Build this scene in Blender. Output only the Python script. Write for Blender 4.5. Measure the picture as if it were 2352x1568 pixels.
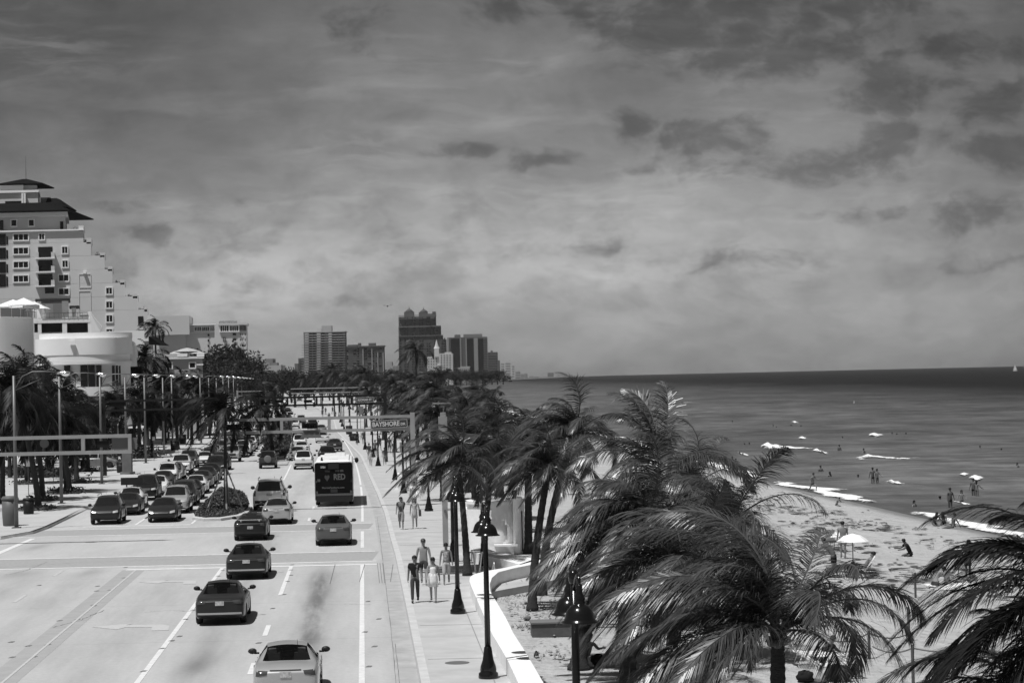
import bpy, bmesh, math, random
from mathutils import Vector, Matrix
from mathutils.bvhtree import BVHTree
R_ = math.radians
scene = bpy.context.scene
for o in list(bpy.data.objects): bpy.data.objects.remove(o)
COL = scene.collection
# ---------------------------------------------------------------- camera
F, CX, CY, H = 5100.0, 1176.0, 784.0, 8.5      # focal length and centre in units of a 2352 x 1568 frame, camera height in m
PITCH, ROLL = math.atan(77.6/5100), R_(1.30)
Fv = Vector((0, math.cos(PITCH), math.sin(PITCH)))
R0 = Vector((1, 0, 0)); U0 = R0.cross(Fv)
Rv = R0*math.cos(ROLL) - U0*math.sin(ROLL)
Uv = U0*math.cos(ROLL) + R0*math.sin(ROLL)
CAM = Vector((0, 0, H))
cd = bpy.data.cameras.new('camera'); cam = bpy.data.objects.new('camera', cd); COL.objects.link(cam)
cd.sensor_width = 36; cd.lens = 36*F/2352; cd.clip_start = 0.5; cd.clip_end = 40000
cd.dof.use_dof = True; cd.dof.focus_distance = 78; cd.dof.aperture_fstop = 4.0
m = Matrix((Rv, Uv, -Fv)).transposed().to_4x4(); m.translation = CAM
cam.matrix_world = m
scene.camera = cam
# ---------------------------------------------------------------- sun, sky, exposure
SUN_EL = R_(67); SUN_AZ = Vector((-0.70, -0.714, 0))
sd = bpy.data.lights.new('sun', 'SUN'); sun = bpy.data.objects.new('sun', sd); COL.objects.link(sun)
sd.energy = 4.4; sd.angle = R_(0.5); sd.color = (1, 1, 1)
sv = Vector((SUN_AZ.x*math.cos(SUN_EL), SUN_AZ.y*math.cos(SUN_EL), math.sin(SUN_EL)))
sun.rotation_euler = (-sv).to_track_quat('-Z', 'Y').to_euler()
sun['kind'] = 'structure'
scene.view_settings.view_transform = 'Standard'; scene.view_settings.look = 'None'
scene.view_settings.exposure = 0.0; scene.view_settings.gamma = 1.0
world = bpy.data.worlds.new('World'); scene.world = world; world.use_nodes = True
wt = world.node_tree
for n in list(wt.nodes): wt.nodes.remove(n)
class NT:
    def __init__(s, t): s.t = t
    def n(s, typ, ins=None, **kw):
        nd = s.t.nodes.new(typ)
        for k, v in kw.items(): setattr(nd, k, v)
        for k, v in (ins or {}).items(): s.put(nd.inputs[k], v)
        return nd
    def put(s, sock, v):
        if hasattr(v, 'is_output'): s.t.links.new(v, sock)
        else: sock.default_value = v
    def m(s, op, a, b=0.0, c=0.0, clamp=False):
        nd = s.n('ShaderNodeMath', {0: a, 1: b, 2: c}, operation=op); nd.use_clamp = clamp
        return nd.outputs[0]
    def rng(s, v, a, b, c=0.0, d=1.0, smooth=True):
        nd = s.n('ShaderNodeMapRange', {0: v, 1: a, 2: b, 3: c, 4: d})
        if smooth: nd.interpolation_type = 'SMOOTHSTEP'
        return nd.outputs[0]
    def mix(s, f, a, b):
        return s.m('ADD', s.m('MULTIPLY', a, s.m('SUBTRACT', 1.0, f)), s.m('MULTIPLY', b, f))
w = NT(wt)
sky = w.n('ShaderNodeTexSky', sky_type='NISHITA', sun_disc=False, sun_elevation=SUN_EL, sun_rotation=math.atan2(SUN_AZ.x, SUN_AZ.y), altitude=0, air_density=1.0, dust_density=1.0, ozone_density=1.0)
sky.sun_rotation = math.atan2(SUN_AZ.x, SUN_AZ.y)
sep = w.n('ShaderNodeSeparateColor', {0: sky.outputs[0]})
lum = w.m('ADD', w.m('MULTIPLY', sep.outputs[0], 0.55), w.m('MULTIPLY', sep.outputs[1], 0.35))     # orange-filter black and white
geo = w.n('ShaderNodeTexCoord'); dr = w.n('ShaderNodeSeparateXYZ', {0: geo.outputs['Generated']})
dy = w.m('MAXIMUM', dr.outputs[1], 0.05)
u = w.m('DIVIDE', dr.outputs[0], dy); v = w.m('DIVIDE', dr.outputs[2], dy)
def cl(su, sv_, sc, det, seed, rough=0.5, dist=0.0):
    vec = w.n('ShaderNodeCombineXYZ', {0: w.m('MULTIPLY', u, su), 1: w.m('MULTIPLY', v, sv_), 2: seed}).outputs[0]
    return w.n('ShaderNodeTexNoise', {'Vector': vec, 'Scale': sc, 'Detail': det, 'Roughness': rough, 'Distortion': dist}).outputs[0]
def blob(u0, v0, ru, rv):
    a = w.m('DIVIDE', w.m('SUBTRACT', u, u0), ru); b = w.m('DIVIDE', w.m('SUBTRACT', v, v0), rv)
    return w.m('EXPONENT', w.m('MULTIPLY', w.m('ADD', w.m('MULTIPLY', a, a), w.m('MULTIPLY', b, b)), -1.0))
def pu(px): return (px-CX)/F
def pv(py, px=1176): return (861.6-(px-1176)*0.0227-py)/F
base = lum
# large shapes of the cloud cover, by direction
el = w.rng(v, -0.01, 0.17, 0.0, 1.0)
g = w.mix(el, 1.10, 0.60)                                             # deeper toward the zenith, pale haze low down
warp = w.m('MULTIPLY', w.m('SUBTRACT', cl(14.0, 26.0, 1.5, 4.0, 77.0), .5), .030)
u_keep, v_keep = u, v
u = w.m('ADD', u, warp); v = w.m('ADD', v, w.m('MULTIPLY', warp, -.4))
streak = cl(5.0, 34.0, 2.2, 8.0, 3.1, 0.58, 0.2)                      # thin drawn-out cirrus
str_m = w.rng(streak, 0.47, 0.74, 0.0, 0.20)
up = w.rng(v, 0.04, 0.08)
broad = cl(7.0, 13.0, 1.3, 9.0, 9.0, 0.62, 0.3)
g = w.m('MULTIPLY', g, w.rng(broad, 0.3, 0.72, 0.80, 1.20))
mott = cl(16.0, 30.0, 2.0, 10.0, 33.0, 0.64, 0.2)
g = w.m('MULTIPLY', g, w.rng(mott, 0.3, 0.7, 0.91, 1.09))
g = w.m('ADD', g, w.m('MULTIPLY', str_m, up))
# cumulus puffs low over the land and along the horizon: bright tops, shaded bases
puff = cl(16.0, 24.0, 2.2, 10.0, 21.0, 0.60, 0.15)
pm = w.m('ADD', blob(pu(520), pv(590), 0.055, 0.020), w.m('MULTIPLY', blob(pu(1000), pv(560), 0.10, 0.030), .8))
pm = w.m('ADD', pm, w.m('MULTIPLY', blob(pu(1500), pv(640), 0.10, 0.018), 0.55))
pm = w.m('ADD', pm, w.m('MULTIPLY', blob(pu(2000), pv(650), 0.08, 0.03), 0.35))
pm = w.m('ADD', pm, w.m('MULTIPLY', blob(pu(380), pv(690), 0.06, 0.02), 0.7))
g = w.m('ADD', g, w.m('MULTIPLY', w.m('MULTIPLY', w.rng(puff, 0.45, 0.57), pm), 0.17))
g = w.m('SUBTRACT', g, w.m('MULTIPLY', w.m('MULTIPLY', w.rng(puff, 0.48, 0.36), pm), 0.17))
# dark scud clouds, mostly on the right
dk = cl(17.0, 25.0, 2.0, 10.0, 40.0, 0.60, 0.1)
spots = [(1700, 60, .085, .020, .85), (1760, 130, .050, .013, .9), (1950, 15, .06, .010, .7), (1420, 20, .06, .010, .6),
         (1650, 310, .034, .010, 1.0), (1470, 280, .014, .007, .8), (1600, 350, .03, .005, .6),
         (1245, 370, .018, .007, 1.0), (1460, 388, .016, .004, .8), (2040, 255, .024, .030, .8), (1790, 385, .05, .008, .65), (1930, 350, .04, .008, .6),
         (2100, 340, .03, .012, .7), (2290, 240, .03, .012, .8), (2330, 350, .025, .010, .85), (2250, 110, .06, .008, .75), (2150, 190, .04, .006, .5),
         (1990, 485, .035, .006, .65), (1660, 600, .04, .008, .5), (365, 540, .014, .006, .75), (495, 545, .018, .006, .6), (1050, 350, .024, .004, .6), (2210, 500, .03, .02, .4),
         (860, 60, .02, .014, .6), (290, 470, .016, .004, .55), (1160, 25, .020, .008, .6), (1290, 300, .006, .006, .5), (560, 470, .02, .003, .4), (2250, 620, .05, .012, .3), (1400, 570, .04, .008, .35), (700, 690, .05, .006, .3)]
tot = None
for (x, y, a, b, s) in spots:
    t = w.m('MULTIPLY', blob(pu(x), pv(y, x), a, b), s)
    tot = t if tot is None else w.m('MAXIMUM', tot, t)
dmask = w.rng(w.m('ADD', dk, w.m('MULTIPLY', tot, 0.37)), 0.58, 0.82)
dmask = w.m('MULTIPLY', dmask, w.rng(tot, 0.02, 0.25))
g = w.m('MULTIPLY', g, w.m('SUBTRACT', 1.0, w.m('MULTIPLY', dmask, 0.44)))
# bright torn edges
edge = [(850, 340, .03, .007, .42), (1300, 450, .06, .006, .30), (420, 475, .025, .003, .35), (120, 125, .05, .012, .42), (1050, 150, .06, .006, .30), (40, 30, .04, .02, .25), (1620, 500, .06, .005, .22), (1400, 640, .01, .003, .5), (900, 430, .05, .01, .2)]
for (x, y, a, b, s) in edge:
    g = w.m('ADD', g, w.m('MULTIPLY', w.m('MULTIPLY', blob(pu(x), pv(y, x), a, b), w.rng(cl(9.0, 50.0, 2.5, 8.0, 60.0, .62, .3), 0.44, 0.66)), s*.75))
u, v = u_keep, v_keep
# lens falloff put into the sky tone: upper left and upper right darkened
g = w.m('MULTIPLY', g, w.m('SUBTRACT', 1.0, w.m('MULTIPLY', blob(pu(-150), pv(330, 0), 0.17, 0.08), 0.38)))
g = w.m('MULTIPLY', g, w.m('SUBTRACT', 1.0, w.m('MULTIPLY', blob(pu(2600), pv(420, 2352), 0.15, 0.20), 0.34)))
g = w.m('MULTIPLY', g, w.m('SUBTRACT', 1.0, w.m('MULTIPLY', blob(pu(0), pv(-60, 0), 0.16, 0.05), 0.30)))
skyv = w.m('MULTIPLY', base, g)
skc = w.n('ShaderNodeCombineColor', {0: skyv, 1: skyv, 2: skyv})
bg = w.n('ShaderNodeBackground', {0: skc.outputs[0], 1: 0.091})
wo = w.n('ShaderNodeOutputWorld', {0: bg.outputs[0]})
# ---------------------------------------------------------------- placing helpers
def ray(px, py): return (Fv*F + Rv*(px-CX) - Uv*(py-CY))
def G(px, py, z=0.0):
    d = ray(px, py); t = (z-H)/d.z; p = CAM + d*t; return Vector((p.x, p.y, z))
def W(px, py, Y):
    d = ray(px, py); return CAM + d*(Y/d.y)
def slope(Y):
    pts = [(-200, -.0675), (140, -.0675), (200, -.080), (300, -.096), (450, -.104), (700, -.108), (20000, -.108)]
    for (a, s), (b, t) in zip(pts, pts[1:]):
        if Y <= b: return s+(t-s)*(Y-a)/(b-a)
    return -.108
_C = {102: -7.1}
for y in range(103, 9001): _C[y] = _C[y-1]+slope(y-.5)
for y in range(101, -61, -1): _C[y] = _C[y+1]-slope(y+.5)
def C(Y):                                                             # the road's right solid line
    Y = max(-60, min(8999, Y)); a = math.floor(Y); b = min(a+1, 9000); return _C[a]+(_C[b]-_C[a])*(Y-a)
def heading(Y): return math.atan2(-slope(Y), 1.0)                     # rotation about z
def interp(tab, Y):
    if Y <= tab[0][0]: (a, s), (b, t) = tab[0], tab[1]
    elif Y >= tab[-1][0]: (a, s), (b, t) = tab[-2], tab[-1]
    else:
        for (a, s), (b, t) in zip(tab, tab[1:]):
            if Y <= b: break
    return s+(t-s)*(Y-a)/(b-a)
KT = [(p.y, p.x) for p in [G(*q) for q in [(951, 1501), (937, 1427), (922, 1353), (907, 1280), (896, 1240), (882, 1181), (866, 1139), (826.6, 1049), (798, 1019), (772, 993)]]]
KT = [(30, KT[0][1]+.0675*(KT[0][0]-30))] + KT + [(Y, C(Y)+1.9) for Y in (480, 700, 1200, 3000)]
def K(Y): return interp(KT, Y)                                        # face of the right kerb
SEA = -1.6
XS_T = [(40, 34.0), (60, 33), (132, 28.4), (169, 25.2), (195, 22.9), (300, 17), (500, 4), (843, -19), (1300, -50), (2000, -70), (3000, -52), (4000, -10), (5000, 70), (7000, 290), (9000, 500)]
def XS(Y): return interp(XS_T, Y)
def WL(Y): return C(Y)+interp([(60, 4.75), (86, 4.85), (91, 8.3), (98, 10.0), (125, 11.0), (160, 8.0), (9000, 8.0)], Y)   # where the promenade ends and sand begins
def ZB(X, Y):
    a = WL(Y); s = XS(Y); t = (X-a)/max(s-a, 1)
    if t <= 0: return -0.12
    if t < 1: return -0.12 - (abs(SEA)-.12+0.0)*t**1.5
    return SEA - 0.035*(X-s)
def GB(px, py):
    z = -.5
    for _ in range(12):
        p = G(px, py, z); z = ZB(p.x, p.y)
        if z < SEA: z = SEA
    return Vector((p.x, p.y, z))
# ---------------------------------------------------------------- materials (all neutral: the photograph is black and white)
MATS = {}
def mat(name, v, rough=0.7, spec=0.22, metal=0.0, var=0.0, scale=3.0, bump=0.0, bscale=20.0, coat=0.0, emit=0.0, island=0.0, stretch=(1, 1, 1), obj=True):
    if name in MATS: return MATS[name]
    mt = bpy.data.materials.new(name); mt.use_nodes = True; t = NT(mt.node_tree)
    b = mt.node_tree.nodes['Principled BSDF']
    b.inputs['Roughness'].default_value = rough; b.inputs['Metallic'].default_value = metal
    b.inputs['Specular IOR Level'].default_value = spec; b.inputs['Coat Weight'].default_value = coat
    b.inputs['Base Color'].default_value = (v, v, v, 1)
    tc = t.n('ShaderNodeTexCoord')
    mp = t.n('ShaderNodeMapping', {0: tc.outputs['Object' if obj else 'Generated'], 3: stretch}).outputs[0]
    val = None
    if var:
        nz = t.n('ShaderNodeTexNoise', {'Vector': mp, 'Scale': scale, 'Detail': 6.0, 'Roughness': 0.6}).outputs[0]
        val = t.m('MULTIPLY', v, t.rng(nz, 0.25, 0.75, 1-var, 1+var, False))
    if island:
        gi = t.n('ShaderNodeNewGeometry').outputs['Random Per Island']
        val = t.m('MULTIPLY', val if val is not None else v, t.rng(gi, 0, 1, 1-island, 1+island, False))
    if val is not None:
        cc = t.n('ShaderNodeCombineColor', {0: val, 1: val, 2: val}).outputs[0]; t.put(b.inputs['Base Color'], cc)
    if bump:
        nb = t.n('ShaderNodeTexNoise', {'Vector': mp, 'Scale': bscale, 'Detail': 4.0}).outputs[0]
        bp = t.n('ShaderNodeBump', {'Strength': bump, 'Height': nb, 'Distance': 0.1}); t.put(b.inputs['Normal'], bp.outputs[0])
    if emit:
        b.inputs['Emission Color'].default_value = (1, 1, 1, 1); b.inputs['Emission Strength'].default_value = emit
    MATS[name] = mt
    return mt
# ---------------------------------------------------------------- mesh building
class MB:
    def __init__(s): s.v = []; s.f = []; s.mi = []
    def add(s, vs, fs, mi=0, M=None):
        o = len(s.v)
        for p in vs:
            p = Vector(p); s.v.append(tuple(M @ p) if M is not None else tuple(p))
        for f in fs: s.f.append(tuple(i+o for i in f)); s.mi.append(mi)
        return s
    def box(s, c, d, rz=0.0, mi=0, M=None, taper=1.0):
        x, y, z = d[0]/2, d[1]/2, d[2]/2; ca, sa = math.cos(rz), math.sin(rz); vs = []
        for sz in (-1, 1):
            k = taper if sz > 0 else 1.0
            for sx, sy in ((-1, -1), (1, -1), (1, 1), (-1, 1)):
                a, b = sx*x*k, sy*y*k
                vs.append((c[0]+a*ca-b*sa, c[1]+a*sa+b*ca, c[2]+sz*z))
        return s.add(vs, [(0, 3, 2, 1), (4, 5, 6, 7), (0, 1, 5, 4), (1, 2, 6, 5), (2, 3, 7, 6), (3, 0, 4, 7)], mi, M)
    def tube(s, pts, rad, n=8, mi=0, M=None, cap=True):
        pts = [Vector(p) for p in pts]; rs = rad if isinstance(rad, (list, tuple)) else [rad]*len(pts)
        vs, fs = [], []; pa = None
        for i, p in enumerate(pts):
            d = (pts[min(i+1, len(pts)-1)]-pts[max(i-1, 0)]).normalized()
            if pa is None: pa = d.orthogonal().normalized()
            pa = (pa-d*pa.dot(d)).normalized(); pb = d.cross(pa)
            for k in range(n):
                t = 2*math.pi*k/n; vs.append(p+(pa*math.cos(t)+pb*math.sin(t))*rs[i])
        for i in range(len(pts)-1):
            for k in range(n):
                a = i*n+k; b = i*n+(k+1) % n; fs.append((a, b, b+n, a+n))
        if cap: fs.append(tuple(range(n-1, -1, -1))); fs.append(tuple(range((len(pts)-1)*n, len(pts)*n)))
        return s.add(vs, fs, mi, M)
    def lathe(s, prof, n=16, c=(0, 0, 0), mi=0, M=None):
        vs, fs = [], []
        for r, z in prof:
            for k in range(n):
                t = 2*math.pi*k/n; vs.append((c[0]+r*math.cos(t), c[1]+r*math.sin(t), c[2]+z))
        for i in range(len(prof)-1):
            for k in range(n):
                a = i*n+k; b = i*n+(k+1) % n; fs.append((a, b, b+n, a+n))
        fs.append(tuple(range(n-1, -1, -1))); fs.append(tuple(range((len(prof)-1)*n, len(prof)*n)))
        return s.add(vs, fs, mi, M)
    def prism(s, poly, z0, z1, mi=0, M=None):
        n = len(poly)
        ar = sum(poly[i][0]*poly[(i+1) % n][1]-poly[(i+1) % n][0]*poly[i][1] for i in range(n))
        if ar < 0: poly = poly[::-1]
        vs = [(p[0], p[1], z0) for p in poly]+[(p[0], p[1], z1) for p in poly]
        fs = [tuple(range(n-1, -1, -1)), tuple(range(n, 2*n))]+[(i, (i+1) % n, (i+1) % n+n, i+n) for i in range(n)]
        return s.add(vs, fs, mi, M)
    def strip(s, A, B, mi=0):                                          # quad strip between two point rows
        n = len(A); return s.add(list(A)+list(B), [(i, i+1, n+i+1, n+i) for i in range(n-1)], mi)
    def ball(s, c, r, n=8, m_=6, mi=0, M=None):
        rx, ry, rz = r if isinstance(r, tuple) else (r, r, r); vs, fs = [], []
        for j in range(m_+1):
            ph = math.pi*j/m_
            for k in range(n):
                t = 2*math.pi*k/n; vs.append((c[0]+rx*math.sin(ph)*math.cos(t), c[1]+ry*math.sin(ph)*math.sin(t), c[2]-rz*math.cos(ph)))
        for j in range(m_):
            for k in range(n):
                a = j*n+k; b = j*n+(k+1) % n; fs.append((a, b, b+n, a+n))
        return s.add(vs, fs, mi, M)
    def mesh(s, name, mats, smooth=False):
        me = bpy.data.meshes.new(name); me.from_pydata(s.v, [], s.f)
        for mt in (mats if isinstance(mats, (list, tuple)) else [mats]): me.materials.append(mt)
        me.polygons.foreach_set('material_index', s.mi)
        if smooth: me.polygons.foreach_set('use_smooth', [True]*len(s.f))
        me.update(); return me
    def build(s, name, mats, parent=None, smooth=False, loc=None, rz=0.0, **kw):
        o = bpy.data.objects.new(name, s.mesh(name, mats, smooth)); COL.objects.link(o)
        if parent is not None: adopt(o, parent)
        if loc is not None: o.location = loc
        if rz: o.rotation_euler = (0, 0, rz)
        if kw: tag(o, **kw)
        return o
KIDS = {}
def adopt(o, parent):
    o.parent = parent; KIDS.setdefault(parent.name, []).append(o)
def tag(o, label=None, cat=None, group=None, kind=None):
    if label: o['label'] = label
    if cat: o['category'] = cat
    if group: o['group'] = group
    if kind: o['kind'] = kind
    return o
def empty(name, loc=(0, 0, 0), rz=0.0, label=None, cat=None, group=None):
    o = bpy.data.objects.new(name, None); COL.objects.link(o); o.location = loc; o.rotation_euler = (0, 0, rz)
    o.empty_display_size = .3
    return tag(o, label, cat, group)
def copy_tree(o, parent=None):
    c = o.copy(); COL.objects.link(c)
    if parent is not None: adopt(c, parent)
    for ch in list(KIDS.get(o.name, [])): copy_tree(ch, c)
    return c
def child(name, me, parent, loc=None, rot=None):
    o = bpy.data.objects.new(name, me); COL.objects.link(o); adopt(o, parent)
    if loc is not None: o.location = loc
    if rot is not None: o.rotation_euler = rot
    return o
def struct(name, mb, mt, smooth=False): return mb.build(name, mt, smooth=smooth, kind='structure')
def evaluated(me, mods):
    o = bpy.data.objects.new('tmp', me); COL.objects.link(o)
    for typ, kw in mods:
        md = o.modifiers.new(typ, typ)
        for k, v in kw.items(): setattr(md, k, v)
    dg = bpy.context.evaluated_depsgraph_get(); dg.update()
    r = bpy.data.meshes.new_from_object(o.evaluated_get(dg)); bpy.data.objects.remove(o)
    return r
def text_mesh(s, size, mt, bold=0.0, ex=0.004, name='lettering'):
    cu = bpy.data.curves.new('t', 'FONT'); cu.body = s; cu.size = size; cu.align_x = 'CENTER'; cu.align_y = 'CENTER'; cu.extrude = ex; cu.offset = bold
    cu.resolution_u = 3
    o = bpy.data.objects.new('t', cu); COL.objects.link(o)
    dg = bpy.context.evaluated_depsgraph_get(); dg.update()
    me = bpy.data.meshes.new_from_object(o.evaluated_get(dg)); bpy.data.objects.remove(o)
    me.materials.clear(); me.materials.append(mt); me.name = name
    return me
ORD = ['first', 'second', 'third', 'fourth', 'fifth', 'sixth', 'seventh', 'eighth', 'ninth', 'tenth', 'eleventh', 'twelfth', 'thirteenth', 'fourteenth', 'fifteenth', 'sixteenth', 'seventeenth', 'eighteenth', 'nineteenth', 'twentieth']
ORD += ['twenty-'+o for o in ORD[:9]] + ['thirtieth'] + ['thirty-'+o for o in ORD[:9]] + ['fortieth'] + ['forty-'+o for o in ORD[:9]] + ['fiftieth'] + ['fifty-'+o for o in ORD[:9]] + ['sixtieth'] + ['sixty-'+o for o in ORD[:9]]
rnd = random.Random(7)
# ================================================================ SETTING
def ysteps(a, b, k=1.03, d0=2.0):
    r = [a]; d = d0
    while r[-1] < b: r.append(r[-1]+d); d *= k
    r[-1] = b; return r
# land under everything
M_land = mat('land', 0.10, .9, .2, var=.3, scale=.05)
mb = MB(); ys = ysteps(20, 8500, 1.06, 6)
mb.strip([(-4500, y, -.25) for y in ys], [(WL(y)+.3 if y < 2500 else XS(y)+2, y, -.25) for y in ys])
struct('ground', mb, M_land)
# beach
def sand_mat():
    mt = bpy.data.materials.new('sand'); mt.use_nodes = True; t = NT(mt.node_tree); b = mt.node_tree.nodes['Principled BSDF']
    g_ = t.n('ShaderNodeNewGeometry').outputs['Position']
    n1 = t.n('ShaderNodeTexNoise', {'Vector': g_, 'Scale': .35, 'Detail': 6.0, 'Roughness': .6}).outputs[0]
    n2 = t.n('ShaderNodeTexNoise', {'Vector': g_, 'Scale': 2.6, 'Detail': 5.0, 'Roughness': .7}).outputs[0]
    z = t.n('ShaderNodeSeparateXYZ', {0: g_}).outputs[2]
    v_ = t.m('MULTIPLY', .45, t.m('MULTIPLY', t.rng(n1, .3, .7, .90, 1.08, False), t.rng(n2, .25, .75, .92, 1.08, False)))
    v_ = t.m('MULTIPLY', v_, t.rng(t.m('ADD', z, t.m('MULTIPLY', n1, .10)), -1.54, -1.36, .50, 1.0))       # wet sand at the waterline
    t.put(b.inputs['Base Color'], t.n('ShaderNodeCombineColor', {0: v_, 1: v_, 2: v_}).outputs[0])
    t.put(b.inputs['Roughness'], t.rng(z, -1.56, -1.45, .35, .95))
    h = t.m('ADD', t.m('MULTIPLY', n2, .5), t.m('MULTIPLY', t.n('ShaderNodeTexNoise', {'Vector': g_, 'Scale': .9, 'Detail': 3.0}).outputs[0], 1.2))
    t.put(b.inputs['Normal'], t.n('ShaderNodeBump', {'Strength': 1.0, 'Distance': .45, 'Height': h}).outputs[0])
    b.inputs['Specular IOR Level'].default_value = .2
    return mt
M_sand = sand_mat()
ys = ysteps(25, 5200, 1.02, 1.5); cols = [0, .05, .1, .2, .3, .4, .5, .6, .7, .8, .88, .95, 1.0, 1.06, 1.15, 1.4]
vs, fs = [], []
for y in ys:
    a, s_ = WL(y)-.05, XS(y)
    for c_ in cols:
        x = a+(s_-a)*c_; vs.append((x, y, ZB(x, y)+(.03*math.sin(x*.9+y*.31)*math.sin(y*.53-x*.2) if 0 < c_ < .9 and y < 400 else 0)))
n = len(cols)
for i in range(len(ys)-1):
    for j in range(n-1): fs.append((i*n+j, i*n+j+1, (i+1)*n+j+1, (i+1)*n+j))
o = MB().add(vs, fs).build('beach', M_sand, smooth=True, kind='structure')
# sea
def sea_mat():
    mt = bpy.data.materials.new('sea'); mt.use_nodes = True; t = NT(mt.node_tree); b = mt.node_tree.nodes['Principled BSDF']
    g_ = t.n('ShaderNodeNewGeometry').outputs['Position']; sp = t.n('ShaderNodeSeparateXYZ', {0: g_})
    x, y = sp.outputs[0], sp.outputs[1]
    shore = t.m('ADD', x, t.m('MULTIPLY', y, .063))                                      # distance offshore, roughly
    wob = t.n('ShaderNodeTexNoise', {'Vector': t.n('ShaderNodeMapping', {0: g_, 3: (.02, .005, 1)}).outputs[0], 'Scale': 1.0, 'Detail': 5.0}).outputs[0]
    s_ = t.m('ADD', shore, t.m('MULTIPLY', t.m('SUBTRACT', wob, .5), 150.0))
    v_ = t.rng(s_, 20, 330, .110, .008)
    v_ = t.m('MULTIPLY', v_, t.rng(wob, .3, .7, .85, 1.2, False))
    pat = t.n('ShaderNodeTexNoise', {'Vector': t.n('ShaderNodeMapping', {0: g_, 3: (.14, .55, 1)}).outputs[0], 'Scale': 1.0, 'Detail': 7.0, 'Roughness': .7}).outputs[0]
    v_ = t.m('MULTIPLY', v_, t.rng(pat, .3, .7, .7, 1.3, False))
    for (a_, b2_, lo, hi) in ((.10, .045, .70, 1.32), (.035, .012, .72, 1.28), (.22, .16, .72, 1.32)):
        nn = t.n('ShaderNodeTexNoise', {'Vector': t.n('ShaderNodeMapping', {0: g_, 1: (a_*900, 3, 0), 3: (a_, b2_, 1)}).outputs[0], 'Scale': 1.0, 'Detail': 6.0, 'Roughness': .65}).outputs[0]
        v_ = t.m('MULTIPLY', v_, t.rng(nn, .32, .68, lo, hi, False))
    caps = t.n('ShaderNodeTexNoise', {'Vector': t.n('ShaderNodeMapping', {0: g_, 3: (.05, .22, 1)}).outputs[0], 'Scale': 1.0, 'Detail': 8.0, 'Roughness': .75}).outputs[0]
    v_ = t.m('ADD', v_, t.m('MULTIPLY', t.rng(caps, .70, .78, 0, 1), .18))
    t.put(b.inputs['Base Color'], t.n('ShaderNodeCombineColor', {0: v_, 1: v_, 2: v_}).outputs[0])
    b.inputs['Roughness'].default_value = .42; b.inputs['Specular IOR Level'].default_value = .04
    h1 = t.n('ShaderNodeTexNoise', {'Vector': t.n('ShaderNodeMapping', {0: g_, 3: (.25, .7, 1)}).outputs[0], 'Scale': 1.0, 'Detail': 7.0, 'Roughness': .65}).outputs[0]
    t.put(b.inputs['Normal'], t.n('ShaderNodeBump', {'Strength': 1.0, 'Distance': .8, 'Height': h1}).outputs[0])
    return mt
M_sea = sea_mat()
mb = MB(); xs = [-600, -100, 0, 30, 80, 200, 600, 2000, 7000]; ys = ysteps(20, 9000, 1.12, 10)
for i in range(len(ys)-1): mb.strip([(x, ys[i+1], SEA) for x in xs], [(x, ys[i], SEA) for x in xs])
struct('sea', mb, M_sea)
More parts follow.
